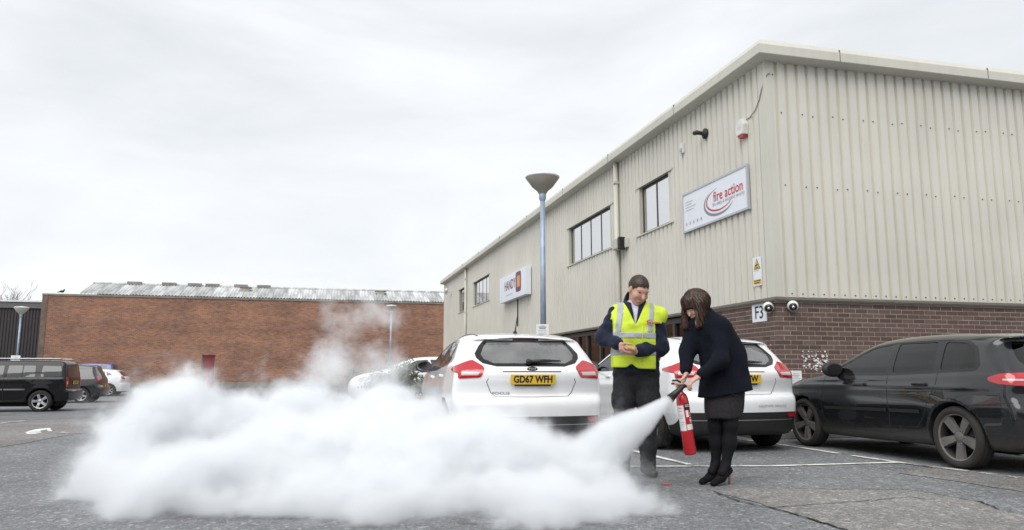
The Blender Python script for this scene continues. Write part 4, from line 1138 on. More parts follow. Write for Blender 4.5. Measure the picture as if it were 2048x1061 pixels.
def make_hatch(name, label, text, group=None, loc=(0, 0, 0), rz=0, h=0.03):
    e = empty(name, loc, rz, label, 'car', group)
    sp = HATCH; sh = CarShape(sp); cb = CarBuild(sh, h); hw = sh.hw
    # glazing
    front = [(3.02, 1.005), (2.32, 1.345), (1.98, 1.375), (1.90, 0.995)]
    rear = [(1.84, 1.0), (1.91, 1.378), (1.35, 1.362), (1.11, 1.33), (1.045, 1.05)]
    quart = [(0.985, 1.055), (1.045, 1.315), (0.82, 1.205), (0.70, 1.115), (0.72, 1.09)]
    dlo = [(3.10, 0.975), (2.34, 1.372), (1.95, 1.405), (1.32, 1.392), (1.06, 1.352), (0.80, 1.232), (0.63, 1.115), (0.66, 1.062), (1.0, 1.022), (1.9, 0.968), (2.6, 0.955)]
    for v in 'LR':
        for nm, p, r in (('front_window', front, 0.03), ('rear_window', rear, 0.03), ('quarter_window', quart, 0.035)):
            cb.take(nm, v, round_poly(LF(p), r), M_CARGLASS, e, -0.004, 0.1)
        cb.take('window_surround', v, round_poly(LF(dlo), 0.04), M_TRIMG, e, 0.001, 0.1)
    rg = [(-0.42, 1.04), (0.42, 1.04), (0.53, 1.09), (0.555, 1.15), (0.51, 1.255), (0.455, 1.322), (-0.455, 1.322), (-0.51, 1.255), (-0.555, 1.15), (-0.53, 1.09)]
    cb.take('rear_glass', 'B', LF(rg), M_REARGLASS, e, -0.004, 0.1)
    rs = [(-0.40, 1.002), (0.40, 1.002), (0.55, 1.04), (0.61, 1.10), (0.62, 1.16), (0.56, 1.265), (0.495, 1.342), (-0.495, 1.342), (-0.56, 1.265), (-0.62, 1.16), (-0.61, 1.10), (-0.55, 1.04)]
    cb.take('rear_glass_border', 'B', LF(rs), M_TRIMG, e, 0.0, 0.1)
    ws = [(-0.62, 1.04), (0.62, 1.04), (0.56, 1.22), (0.49, 1.40), (-0.49, 1.40), (-0.56, 1.22)]
    cb.take('windscreen', 'F', round_poly(LF(ws), 0.05), M_CARGLASS, e, -0.004, 0.05)
    # lamps wrap round the rear corners
    red = [(0.500, 0.880), (0.478, 0.93), (0.482, 0.975), (0.52, 1.01), (0.66, 1.075), (0.69, 1.07), (0.80, 1.02), (0.955, 0.985), (0.955, 0.962), (0.80, 0.935), (0.745, 0.93), (0.735, 0.865)]
    clr = [(0.525, 0.905), (0.515, 0.94), (0.70, 0.945), (0.70, 0.905)]
    for v in ('BL', 'BR'):
        c_ = cb.take('reversing_lens', v, LF(clr), M_CLEAR, e, 0.008, 0.05)
        l_ = cb.take('tail_lamp', v, round_poly(LF(red), 0.015, 2), M_RED, e, 0.008, 0.05)
        if c_ and l_: c_.parent = l_
    for v in ('FL', 'FR'):
        cb.take('headlight', v, round_poly([(-2.45, 0.74), (-2.38, 0.83), (-1.95, 0.90), (-1.86, 0.92), (-2.0, 0.80), (-2.3, 0.70)], 0.03), M_HEAD, e, 0.004, 0.05)
    hl = [(-0.16, 1.352), (0.16, 1.352), (0.15, 1.378), (-0.15, 1.378)]
    cb.take('high_brake_lamp', 'B', hl, M_REDD, e, 0.003, -0.2)
    # black lower rear bumper with red reflectors
    for s_ in (-1, 1):
        cb.take('rear_reflector', 'B', [(s_ * 0.80, 0.425), (s_ * 0.80, 0.478), (s_ * 0.64, 0.472), (s_ * 0.67, 0.43)], M_RED, e, 0.004, 0.1)
    cb.take('rear_diffuser', 'B', [(-0.815, 0.10), (0.815, 0.10), (0.83, 0.30), (0.80, 0.49), (-0.80, 0.49), (-0.83, 0.30)], M_PLASTIC, e, 0.001, 0.03)
    cb.take_where('wheel_well', lambda c, n: min((c.x - sp['ra']) ** 2, (c.x - sp['fa']) ** 2) + (c.z - sp['wr']) ** 2 < (sp['arch'] + 0.004) ** 2 and abs(c.y) < hw - 0.012, M_WELL, e)
    cb.cut_z(0.262)
    cb.take_where('sill_trim', lambda c, n: c.z < 0.262, M_PLASTIC, e)
    # shut lines and one crease with its shade painted dark
    def gap(v, pts, wd=0.006, mat=None):
        g_ = MB(); cb.ribbon(g_, v, LF(pts), wd); g_.build('shut_or_crease_line', mat or M_GAP, e)
    for v in ('L', 'R'):
        gap(v, [(1.87, 0.97), (1.86, 0.60), (1.90, 0.29), (3.05, 0.29), (3.12, 0.45), (3.14, 0.70), (3.08, 0.97)])
        gap(v, [(1.02, 1.02), (1.05, 0.85), (1.20, 0.62)])
    gap('B', [(0.50, 0.87), (0.52, 0.83), (0.47, 0.71), (0.42, 0.668), (0, 0.662), (-0.42, 0.668), (-0.47, 0.71), (-0.52, 0.83), (-0.50, 0.87)], 0.008)
    gap('B', [(-0.34, 0.945), (0.34, 0.945)], 0.012)  # dark strip paints the shading of the crease above the plate
    gap('B', [(-0.74, 0.385), (0.74, 0.385)], 0.008, M_ALLOY)
    # roof seams and antenna
    bt, _ = cb.hit('B', -0.40, 0.575); global BUMP_M
    BUMP_M = Matrix.Translation((bt.x - 0.004, -0.40, 0.575)) @ Matrix.Rotation(0.17, 4, 'Z') @ Matrix(((0, 0, -1, 0), (-1, 0, 0, 0), (0, 1, 0, 0), (0, 0, 0, 1)))
    body = cb.finish('body', M_WHITE, e)
    top = lambda x, y: cb.bvh.ray_cast(Vector((x, y, 3)), Vector((0, 0, -1)))[0]
    rm = MB()
    for s_ in (-1, 1):
        pts = [top(0.62 + 0.1 * i, s_ * 0.535) for i in range(18)]
        rm.tube([p + Vector((0, 0, 0.001)) for p in pts if p], 0.0065, 6)
    rm.build('roof_seam', M_PLASTIC, e)
    p = top(0.95, 0.0); an = MB().tube([p + Vector((0.02, 0, -0.005)), p + Vector((0.0, 0, 0.03))], [0.032, 0.014], 12).tube([p + Vector((0, 0, 0.03)), p + Vector((-0.11, 0, 0.20))], [0.008, 0.0055], 8).build('antenna', M_PLASTIC, e)
    # wiper
    w0, _ = cb.hit('B', 0.03, 1.088); w1, _ = cb.hit('B', -0.36, 1.098); wm_, _ = cb.hit('B', -0.16, 1.102)
    wo = Vector((-0.022, 0, 0.012))
    MB().tube([w0 + wo, (wm_ + wo), w1 + wo], [0.021, 0.017, 0.007], 8).lathe([(0.03, -0.02), (0.03, 0.02), (0.018, 0.03), (0.001, 0.03)], 16, Matrix.Translation(w0 + wo) @ Matrix.Rotation(-math.pi / 2 - .3, 4, 'Y')).build('wiper', M_PLASTIC, e)
    # oval badge, plate and lettering
    b_, bn = cb.hit('B', 0.0, 1.018); Mb = Matrix.Translation(b_ + Vector((-0.006, 0, 0))) @ Matrix.Rotation(0.3, 4, 'Y') @ Matrix(((0, 0, -1, 0), (-1, 0, 0, 0), (0, 1, 0, 0), (0, 0, 0, 1)))
    bd = MB().lathe([(0.062, -0.006), (0.062, 0.002), (0.056, 0.005), (0.001, 0.005)], 28, Mb @ Matrix.Diagonal((1, 0.42, 1, 1))).build('badge', simple('badge_dark', (0.02, 0.022, 0.035), 0.2), e)
    text_obj('badge_text', 'Ford', 0.034, M_CHROME, bd, Mb @ Matrix.Translation((0, 0, 0.006)), 0.0008, 0.0, 1.25)
    b_, _ = cb.hit('B', 0.0, 0.90)
    number_plate(e, b_.x - 0.012, 0.90, text, -0.10)
    b_, _ = cb.hit('B', 0.36, 0.745)
    if b_ is not None: text_obj('model_badge', 'FOCUS', 0.042, M_CHROME, e, Matrix.Translation((b_.x - 0.006, 0.36, 0.745)) @ Matrix.Rotation(-0.16, 4, 'Z') @ Matrix(((0, 0, -1, 0), (-1, 0, 0, 0), (0, 1, 0, 0), (0, 0, 0, 1))), 0.0015, 0, 1.5)
    # handles, mirrors
    for v, s_ in (('L', 1), ('R', -1)):
        for x in (1.32, 2.30):
            p, n_ = cb.hit(v, x, 0.945 if x < 2 else 0.925)
            MB().box((x - 0.085, p.y - 0.008 if s_ > 0 else p.y - 0.028, p.z - 0.017), (x + 0.085, p.y + 0.028 if s_ > 0 else p.y + 0.008, p.z + 0.017), None, 0.012).build('door_handle', M_WHITE, e)
        p, n_ = cb.hit(v, 2.86, 1.0); mirror_part(e, 2.83, p.y, 1.07, s_, M_TRIMG)
    # cabin
    MB().box((0.55, -0.74, 0.5), (3.3, 0.74, 0.56)).build('cabin_floor', M_CABIN, e)
    MB().box((0.42, -0.62, 0.86), (1.0, 0.62, 0.89)).build('parcel_shelf', M_CABIN, e)
    MB().box((2.95, -0.7, 0.6), (3.3, 0.7, 0.93), None, 0.05).build('dashboard', M_CABIN_G, e)
    link('seat', seat_mesh(True), M_CABIN, e, (1.35, 0, 0.38))
    for s_ in (-1, 1): link('seat', seat_mesh(False), M_CABIN, e, (2.2, s_ * 0.36, 0.42))
    st = {'n': 5, 'w0': 0.10, 'w1': 0.075, 'twin': (-0.16, 0.16), 'waist': 0.9}
    for s_ in (-1, 1):
        for x in (sp['ra'], sp['fa']): wheel(e, x, s_ * (hw - 0.125), s_, 0.316, 0.215, 0.205, st, M_TYRE, M_ALLOY)
    MB().tube([(0.10, 0.42, 0.27), (0.35, 0.42, 0.27)], 0.03, 12).build('exhaust', M_CHROME, e)
    MB().box((0.5, -0.55, 0.17), (3.9, 0.55, 0.24)).build('underbody', M_WELL, e)
    e.scale = (0.952,) * 3
    return e

fa = make_hatch('parked_car', 'white hatchback with plate GD67 WFH, its lower half veiled by smoke', 'GD67 WFH', 'white hatchbacks parked nose-in', (0.235, 8.15, 0), math.radians(90 + 12.5))
FA_PLATE = PLATE_M[0]
fb = copy_tree(fa); fb.location = (2.735, 9.0, 0); fb.rotation_euler = (0, 0, math.radians(90 + 14.3))
fb['label'] = 'white hatchback behind the two people, plate ending in VW'
def replate(car, text):
    for p in car.children:
        if p.name.startswith('number_plate'):
            for t in list(p.children):
                if t.name.startswith('plate_text'):
                    z = 0.90; M = PLATE_M[0]
                    bpy.data.objects.remove(t)
                    text_obj('plate_text', text, 0.108, M_INK, p, M, 0.0008, 0.004, 0.84, spacing=1.0)
PLATE_M[0] = FA_PLATE
text_obj('bumper_text', 'electronic security', 0.052, M_SLG_CAR, fb, BUMP_M, 0.001, 0, 1.15)
replate(fb, 'GF17 YVW')

# -------------------------------------------------------------- other cars, one recipe
def make_car(name, label, sp, loc, rz, mats, group=None, h=0.04, wheel_style=None, plate=None, scale=0.95):
    e = empty(name, loc, rz, label, 'car', group); e.scale = (scale,) * 3
    sh = CarShape(sp); cb = CarBuild(sh, h); hw = sh.hw
    gl = mats['glass']; trim = mats.get('trim', M_TRIMG)
    for v in sp.get('sides', 'LR'):
        for nm, p in sp['windows']: cb.take(nm, v, round_poly(p, 0.035), mats.get('glass_' + nm, gl), e, -0.004, 0.1)
        if sp.get('dlo'): cb.take('window_surround', v, round_poly(sp['dlo'], 0.04), trim, e, 0.001, 0.1)
    if sp.get('rear_glass'): cb.take('rear_glass', 'B', round_poly(sp['rear_glass'], 0.05), gl, e, -0.003, 0.05)
    if sp.get('windscreen'): cb.take('windscreen', 'F', round_poly(sp['windscreen'], 0.05), mats.get('screen', gl), e, -0.003, 0.05)
    for v in ('BL', 'BR'):
        li = cb.take('reversing_lens', v, sp['lamp_inner'], M_CLEAR, e, 0.006, 0.02) if sp.get('lamp_inner') else None
        lo = cb.take('tail_lamp', v, round_poly(sp['lamp'], 0.02, 2), M_RED, e, 0.006, 0.02)
        if li and lo: li.parent = lo
    if sp.get('headlight'):
        for v in ('FL', 'FR'): cb.take('headlight', v, round_poly(sp['headlight'], 0.03), M_HEAD, e, 0.004, 0.05)
    cb.take_where('wheel_well', lambda c, n: min((c.x - sp['ra']) ** 2, (c.x - sp['fa']) ** 2) + (c.z - sp['wr']) ** 2 < (sp['arch'] + 0.004) ** 2 and abs(c.y) < hw - 0.012, M_WELL, e)
    zc = sp.get('sill', 0.25); cb.cut_z(zc)
    cb.take_where('sill_trim', lambda c, n: c.z < zc, mats.get('sill', M_PLASTIC_D), e)
    for v, pts, wd, m_, off in sp.get('strips', []):
        g_ = MB(); cb.ribbon(g_, v, pts, wd, off); g_.build('shut_or_crease_line' if m_ is M_GAP else 'side_strip', m_, e)
    cb.finish('body', mats['body'], e)
    for v, s_ in (('L', 1), ('R', -1)):
        for x, z in sp.get('handles', []):
            p, n_ = cb.hit(v, x, z)
            MB().box((x - 0.1, p.y - (0.01 if s_ > 0 else 0.034), z - 0.02), (x + 0.1, p.y + (0.034 if s_ > 0 else 0.01), z + 0.02), None, 0.014).build('door_handle', mats['body'], e)
        if sp.get('mirror'):
            x, z = sp['mirror']; p, n_ = cb.hit(v, x, z - 0.06)
            mirror_part(e, x, p.y, z, s_, mats.get('mirror', M_PLASTIC), 1.12, M_TRIMG)
    for s_ in (-1, 1):
        if sp.get('rail'):
            x0, x1, yy, zz = sp['rail']; MB().tube([(x0, s_ * yy, zz - 0.03), (x0 + 0.08, s_ * yy, zz), (x1 - 0.08, s_ * yy, zz), (x1, s_ * yy, zz - 0.03)], 0.019, 8).build('roof_rail', mats.get('rail', M_ALLOY), e)
        for x in (sp['ra'], sp['fa']): wheel(e, x, s_ * (hw - 0.115), s_, sp['wr'], sp['rim'], 0.21, wheel_style or {'n': 5, 'w0': 0.17, 'w1': 0.15}, mats.get('tyre', M_TYRE), mats.get('alloy', M_ALLOY))
    MB().box((0.5, -0.5, 0.17), (sp['L'] - 0.5, 0.5, sp.get('sill', .25) + 0.02)).build('underbody', M_WELL, e)
    if mats.get('cabin', True):
        MB().box((0.55, -hw + 0.17, 0.5), (sp['fa'] - 0.15, hw - 0.17, 0.56)).build('cabin_floor', M_CABIN, e)
        MB().box((sp['fa'] - 0.55, -hw + 0.2, 0.6), (sp['fa'] - 0.2, hw - 0.2, 0.92), None, 0.05).build('dashboard', M_CABIN_G, e)
        link('seat', seat_mesh(True), M_CABIN, e, (1.35, 0, 0.36 + sp.get('seat', 0)))
        for s_ in (-1, 1): link('seat', seat_mesh(False), M_CABIN, e, (2.2, s_ * 0.34, 0.38 + sp.get('seat', 0)))
    if plate:
        z, text = plate; b_, _ = cb.hit('B', 0.0, z); number_plate(e, b_.x - 0.014, z, text, -0.08)
    return e
LV = HATCH['levels']
ESTATE = dict(L=4.29, W=1.775, H=1.43, ra=0.865, fa=3.443, wr=0.322, rim=0.243, arch=0.358, rbow=0.17, fbow=0.42, flare=0.026, k0=0.06, k1=0.11, sill=0.27,
    profile=[(0.15, 0.22, 1), (0.03, 0.28), (0.0, 0.42), (0.0, 0.60), (0.03, 0.69), (0.06, 0.76), (0.075, 0.90), (0.12, 0.99), (0.28, 1.17), (0.42, 1.325), (0.33, 1.352, 1), (0.35, 1.372, 1), (0.70, 1.405), (1.3, 1.428), (1.9, 1.418), (2.3, 1.365), (2.7, 1.21), (3.12, 1.01), (3.3, 0.965), (3.7, 0.92), (4.0, 0.85), (4.2, 0.72), (4.28, 0.55), (4.29, 0.40), (4.25, 0.26), (4.1, 0.19, 1), (2.2, 0.19, 1)],
    plan=[(-0.2, 0.88), (0.0, 0.915), (0.3, 0.965), (0.8, 0.995), (1.4, 1.0), (2.8, 1.0), (3.5, 0.985), (4.0, 0.93), (4.3, 0.84), (4.5, 0.75)],
    belt=[(-0.2, 1.0), (0.6, 0.995), (2.0, 0.955), (3.1, 0.935), (4.4, 0.88)], levels=LV,
    features=[lambda d, x, y, z: d - 0.012 * np.exp(-((z - (0.845 - 0.008 * x)) / 0.03) ** 2) * sstep(x, 0.3, 0.7) * (1 - sstep(x, 3.6, 4.0)) * (np.abs(y) > 0.5) + 0.012 * np.exp(-((z - 0.50) / 0.09) ** 2) * sstep(x, 1.15, 1.4) * (1 - sstep(x, 2.8, 3.0)) * (np.abs(y) > 0.5)],
    windows=[('front_window', [(2.90, 0.985), (2.24, 1.285), (1.94, 1.318), (1.86, 0.985)]), ('rear_window', [(1.77, 0.987), (1.83, 1.325), (1.23, 1.325), (1.15, 1.01)]), ('quarter_window', [(1.06, 1.015), (1.12, 1.322), (0.83, 1.30), (0.70, 1.235), (0.615, 1.06), (0.64, 1.035)])],
    dlo=[(3.0, 0.955), (2.26, 1.315), (1.9, 1.345), (1.1, 1.348), (0.80, 1.322), (0.66, 1.245), (0.565, 1.06), (0.60, 1.005), (1.1, 0.982), (1.9, 0.955)],
    rear_glass=[(-0.50, 1.02), (0.50, 1.02), (0.60, 1.08), (0.56, 1.2), (0.48, 1.315), (-0.48, 1.315), (-0.56, 1.2), (-0.60, 1.08)],
    windscreen=[(-0.60, 1.01), (0.60, 1.01), (0.47, 1.345), (-0.47, 1.345)],
    lamp=[(0.36, 0.855), (0.36, 0.965), (0.62, 0.985), (0.80, 0.975), (0.905, 0.94), (0.90, 0.905), (0.82, 0.875), (0.6, 0.855)], lamp_inner=[(0.40, 0.905), (0.40, 0.922), (0.78, 0.926), (0.78, 0.91)],
    headlight=[(-2.42, 0.66), (-2.36, 0.76), (-2.0, 0.82), (-2.05, 0.72), (-2.3, 0.62)],
    handles=[(1.30, 0.865), (2.27, 0.85)], mirror=(2.72, 1.03))
ESTATE['strips'] = [(v, p, wd, m_, off) for v in 'LR' for p, wd, m_, off in (
    ([(1.83, 0.95), (1.80, 0.55), (1.82, 0.30), (2.98, 0.30), (3.02, 0.60), (2.98, 0.94)], 0.007, M_GAP, 0.0012),
    ([(1.08, 0.98), (1.08, 0.86), (1.20, 0.66), (1.26, 0.52), (1.42, 0.36), (1.82, 0.30)], 0.007, M_GAP, 0.0012),
    ([(0.62, 0.66), (0.40, 0.68), (0.10, 0.70)], 0.007, M_GAP, 0.0012),
    ([(1.32, 0.565), (1.80, 0.56)], 0.04, M_PLASTIC, 0.007), ([(1.84, 0.56), (2.96, 0.545)], 0.04, M_PLASTIC, 0.007))]
audi = make_car('parked_car', 'dirty black five-door hatchback with dark five-spoke wheels beside the brick wall', ESTATE, (0, 0, 0), 0, dict(body=M_BLACK, glass=M_CARGLASS_D, glass_front_window=M_CARGLASS, screen=M_CARGLASS, tyre=M_TYRE_D, alloy=M_ALLOY_D, sill=M_PLASTIC_D), None, 0.03, {'n': 5, 'w0': 0.13, 'w1': 0.20, 'waist': 0.92, 'ph': 0.26}, (0.80, 'LN08 ZKE'), 0.94)
AUD_A = math.radians(90 + 14.0)
def seat_car(o, wx, wy, lx, ly, a):
    """put the car so that its wheel at local (lx, ly) stands on the ground point (wx, wy)"""
    s_ = o.scale[0]; o.rotation_euler = (0, 0, a)
    o.location = (wx - s_ * (lx * math.cos(a) - ly * math.sin(a)), wy - s_ * (lx * math.sin(a) + ly * math.cos(a)), o.location.z)
seat_car(audi, 4.33, 7.55, 0.865, 0.885, AUD_A)

# -------------------------------------------------------------- cars across the car park
SUV = dict(L=4.41, W=1.757, H=1.67, ra=0.85, fa=3.485, wr=0.345, rim=0.235, arch=0.40, rbow=0.06, fbow=0.25, flare=0.045, k0=0.05, k1=0.06, crown=0.03, sill=0.36,
    profile=[(0.16, 0.33, 1), (0.02, 0.40), (0.0, 0.50), (0.0, 0.68, 1), (0.09, 0.71, 1), (0.10, 1.05), (0.16, 1.45), (0.20, 1.58), (0.30, 1.635), (0.6, 1.655), (1.6, 1.665), (2.4, 1.625), (2.65, 1.55), (3.0, 1.15), (3.15, 1.08, 1), (4.0, 1.04), (4.30, 0.99), (4.38, 0.88, 1), (4.40, 0.5), (4.32, 0.34, 1), (2.2, 0.30, 1)],
    plan=[(-0.2, 0.93), (0.0, 0.95), (0.3, 0.985), (0.8, 1.0), (3.5, 1.0), (4.2, 0.95), (4.5, 0.88)], belt=[(-0.2, 1.10), (4.4, 1.06)],
    levels=[(-0.8, 0.90), (-0.6, 0.95), (-0.4, 0.985), (-0.2, 0.99), (-0.05, 0.985), (0.0, 0.96), (0.2, 0.90), (0.4, 0.83), (0.5, 0.79), (0.62, 0.70)],
    windows=[('quarter_window', [(0.27, 1.14), (0.34, 1.475), (0.87, 1.49), (0.90, 1.13)]), ('rear_window', [(1.06, 1.125), (1.08, 1.49), (1.42, 1.495), (1.42, 1.12)]), ('rear_window', [(1.45, 1.12), (1.45, 1.495), (1.86, 1.495), (1.88, 1.115)]), ('front_window', [(1.98, 1.115), (1.98, 1.495), (2.5, 1.47), (2.9, 1.13)])],
    rear_glass=[(-0.62, 1.10), (0.62, 1.10), (0.57, 1.50), (-0.57, 1.50)], windscreen=[(-0.66, 1.13), (0.66, 1.13), (0.58, 1.54), (-0.58, 1.54)],
    lamp=[(0.535, 0.80), (0.535, 1.10), (0.665, 1.11), (0.665, 0.80)], lamp_inner=[(0.555, 0.88), (0.555, 0.98), (0.63, 0.98), (0.63, 0.88)],
    headlight=[(-2.5, 0.75), (-2.5, 0.92), (-2.3, 0.92), (-2.3, 0.75)], handles=[(1.2, 0.98), (2.15, 0.98)], mirror=(2.75, 1.18), rail=(0.35, 2.3, 0.60, 1.715),
    strips=[(v, p, wd, m_, off) for v in 'LR' for p, wd, m_, off in (([(0.96, 1.12), (0.98, 0.86), (1.25, 0.55), (1.4, 0.4)], 0.009, M_GAP, 0.0015), ([(1.93, 1.1), (1.93, 0.42)], 0.009, M_GAP, 0.0015), ([(1.3, 0.72), (1.91, 0.72)], 0.04, M_CHROME, 0.008), ([(1.95, 0.72), (2.95, 0.72)], 0.04, M_CHROME, 0.008))])
MPV = dict(L=4.26, W=1.81, H=1.63, ra=0.80, fa=3.485, wr=0.32, rim=0.22, arch=0.36, rbow=0.14, fbow=0.4, flare=0.02, k0=0.06, k1=0.11, sill=0.27,
    profile=[(0.15, 0.24, 1), (0.03, 0.32), (0.0, 0.50), (0.03, 0.66), (0.08, 0.75), (0.12, 1.0), (0.30, 1.32), (0.40, 1.52), (0.46, 1.57), (0.9, 1.61), (1.7, 1.63), (2.2, 1.58), (2.7, 1.40), (3.3, 1.09), (3.7, 0.98), (4.05, 0.84), (4.2, 0.68), (4.26, 0.5), (4.22, 0.3), (4.1, 0.22, 1), (2.2, 0.2, 1)],
    plan=HATCH['plan'], belt=[(-0.2, 1.06), (0.6, 1.06), (3.1, 0.97), (4.4, 0.9)], levels=[(a, b) for a, b in LV[:-2]] + [(0.55, 0.62), (0.7, 0.5)],
    windows=[('front_window', [(2.95, 1.02), (2.25, 1.44), (1.95, 1.49), (1.88, 1.0)]), ('rear_window', [(1.81, 1.01), (1.86, 1.50), (1.15, 1.48), (1.08, 1.05)]), ('quarter_window', [(1.0, 1.07), (1.06, 1.46), (0.72, 1.42), (0.66, 1.14)])],
    rear_glass=[(-0.5, 1.06), (0.5, 1.06), (0.58, 1.15), (0.48, 1.48), (-0.48, 1.48), (-0.58, 1.15)], windscreen=[(-0.62, 1.1), (0.62, 1.1), (0.5, 1.5), (-0.5, 1.5)],
    lamp=[(0.52, 0.86), (0.60, 1.10), (0.74, 1.12), (0.76, 1.0), (0.66, 0.84)], handles=[(1.25, 0.94), (2.2, 0.92)], mirror=(2.75, 1.08))
FARH = dict(HATCH); FARH.update(rim=0.22, sill=0.262, windows=[('front_window', LF([(3.02, 1.005), (2.32, 1.345), (1.98, 1.375), (1.90, 0.995)])), ('rear_window', LF([(1.84, 1.0), (1.91, 1.378), (1.35, 1.362), (1.11, 1.33), (1.045, 1.05)])), ('quarter_window', LF([(0.985, 1.055), (1.045, 1.315), (0.82, 1.205), (0.70, 1.115)]))],
    rear_glass=LF([(-0.55, 1.03), (0.55, 1.03), (0.60, 1.12), (0.48, 1.33), (-0.48, 1.33), (-0.60, 1.12)]), windscreen=LF([(-0.62, 1.04), (0.62, 1.04), (0.49, 1.40), (-0.49, 1.40)]),
    lamp=LF([(0.50, 0.88), (0.49, 0.97), (0.64, 1.05), (0.78, 1.0), (0.72, 0.88)]), headlight=[(-2.45, 0.74), (-2.38, 0.83), (-1.95, 0.90), (-1.86, 0.92), (-2.0, 0.80), (-2.3, 0.70)], handles=[(1.32, 0.945), (2.30, 0.925)], mirror=(2.83, 1.07))
M_FARGLASS = dark_glass('far_car_glass', (0.03, 0.033, 0.036)); M_FARSCREEN = dark_glass('far_car_screen', (0.10, 0.11, 0.115))
FGRP = 'cars parked in the far row'
HEAD_L = BA + math.pi                       # nose to the left of the yard
def far_car(label, sp, px, py, Y, mats, style, plate=None, h=0.05):
    """px, py: foot of the near rear wheel"""
    p = AY(px, py, Y)
    o = make_car('parked_car', label, sp, (0, 0, gz(p.x, p.y)), 0, dict(cabin=False, **mats), FGRP, h, style, plate, 1.0)
    seat_car(o, p.x, p.y, sp['ra'], sp['W'] / 2, HEAD_L); return o
jeep = far_car('boxy black off-roader with silver roof rails and chrome side strip', SUV, 77, 821, 24.8, dict(body=M_BLACK2, glass=M_FARGLASS, trim=M_PLASTIC), {'n': 5, 'w0': 0.17, 'w1': 0.2, 'waist': 0.8}, (0.93, 'EJ58 HXV'))
scen = far_car('dark grey people carrier parked between the off-roader and the white hatchback', MPV, 160, 806, 32.4, dict(body=M_GREY, glass=M_FARGLASS, screen=M_FARSCREEN), {'n': 5, 'w0': 0.15, 'w1': 0.2, 'ph': .3}, (0.70, 'LK06 TVB'))
wht = far_car('white hatchback with plain sides parked beyond the dark people carrier', FARH, 216, 791, 42.0, dict(body=M_WHITE, glass=M_FARGLASS), {'n': 7, 'w0': 0.1, 'w1': 0.1})
blu = far_car('blue car showing only its roof behind the white far hatchback', MPV, 204, 786.5, 45.6, dict(body=M_BLUE, glass=M_FARGLASS), {'n': 5, 'w0': 0.15, 'w1': 0.2})
# white hatchback with its nose beyond the planting bed
wb = make_car('parked_car', 'white hatchback facing the yard beyond the bushes, bonnet and roof showing', FARH, (0, 0, 0), 0, dict(cabin=False, body=M_WHITE, glass=M_FARGLASS, screen=M_FARSCREEN), 'white hatchbacks parked nose-in', 0.05, {'n': 7, 'w0': 0.1, 'w1': 0.1}, None, 0.96)
p = AY(757, 800, 22.0); wb.location.z = gz(p.x, p.y); seat_car(wb, p.x, p.y, FARH['fa'], FARH['W'] / 2, HEAD_L)
# ================================================================ PEOPLE
class Blob:
    """smooth union of tapered capsules and ellipsoids, evaluated only near each piece"""
    def __init__(s): s.p = []
    def cone(s, a, b, r1, r2, k=0.03):
        a = np.array(a, float); b = np.array(b, float); r = max(r1, r2)
        s.p.append((lambda X, Y, Z: d_cone(X, Y, Z, a, b, r1, r2), np.minimum(a, b) - r, np.maximum(a, b) + r, k, 1)); return s
    def ell(s, c, r, k=0.03, M=None):
        c = np.array(c, float); m = max(r)
        s.p.append((lambda X, Y, Z: d_ell(X, Y, Z, c, r, M), c - m, c + m, k, 1)); return s
    def chain(s, pts, rs, k=0.02):
        for i in range(len(pts) - 1): s.cone(pts[i], pts[i + 1], rs[i], rs[i + 1], k)
        return s
    def fn(s, g, k=0.02, op=-1): 
        s.p.append((g, None, None, k, op)); return s
    def f(s, X, Y, Z):
        d = np.full(X.shape, 1.0)
        for g, lo, hi, k, op in s.p:
            if lo is None:
                v = g(X, Y, Z); d = smax(d, v, k) if op < 0 else smin(d, v, k); continue
            m = (X > lo[0] - 0.12) & (X < hi[0] + 0.12) & (Y > lo[1] - 0.12) & (Y < hi[1] + 0.12) & (Z > lo[2] - 0.12) & (Z < hi[2] + 0.12)
            if m.any():
                d[m] = smin(d[m], g(X[m], Y[m], Z[m]), k)
        return d
    def bounds(s):
        lo = np.min([p[1] for p in s.p if p[1] is not None], 0); hi = np.max([p[2] for p in s.p if p[2] is not None], 0)
        return lo - 0.05, hi + 0.05
    def mesh(s, name, h, mat, parent, lo=None, hi=None):
        b = s.bounds(); lo = b[0] if lo is None else lo; hi = b[1] if hi is None else hi
        return sdf_mesh(name, s.f, lo, hi, h, mat, parent, 2)
def wrinkle(amp, sc, seed=0.0):
    """uneven folds for cloth"""
    def g(X, Y, Z):
        return amp * (np.sin(X * sc + 3.1 * np.sin(Z * sc * 0.55 + seed) + seed) * np.sin(Z * sc * 1.25 + 2.3 * np.sin(Y * sc * 0.8 + seed * 2)) + 0.5 * np.sin((X + Z) * sc * 2.1 + seed * 3 + 2 * np.sin(Y * sc)))
    return g
def cloth(name, col, rough=0.9, var=0.25, sheen=0.0, sc=40):
    m, nt, b = newmat(name); setin(b, rough=rough, sheen=sheen, spec=0.2)
    co = nd(nt, 'ShaderNodeTexCoord').outputs['Object']
    n = nd(nt, 'ShaderNodeTexNoise', {'Vector': co, 'Scale': float(sc), 'Detail': 6.0, 'Roughness': 0.7})
    nt.links.new(ramp(nt, n.outputs['Fac'], [(0.3, tuple(c * (1 - var) for c in col)), (0.7, tuple(min(1, c * (1 + var)) for c in col))]), b.inputs['Base Color'])
    n2 = nd(nt, 'ShaderNodeTexNoise', {'Vector': co, 'Scale': 14.0, 'Detail': 4.0})
    bp = nd(nt, 'ShaderNodeBump', {'Height': n2.outputs['Fac'], 'Strength': 0.25, 'Distance': 0.015}); nt.links.new(bp.outputs[0], b.inputs['Normal'])
    return m
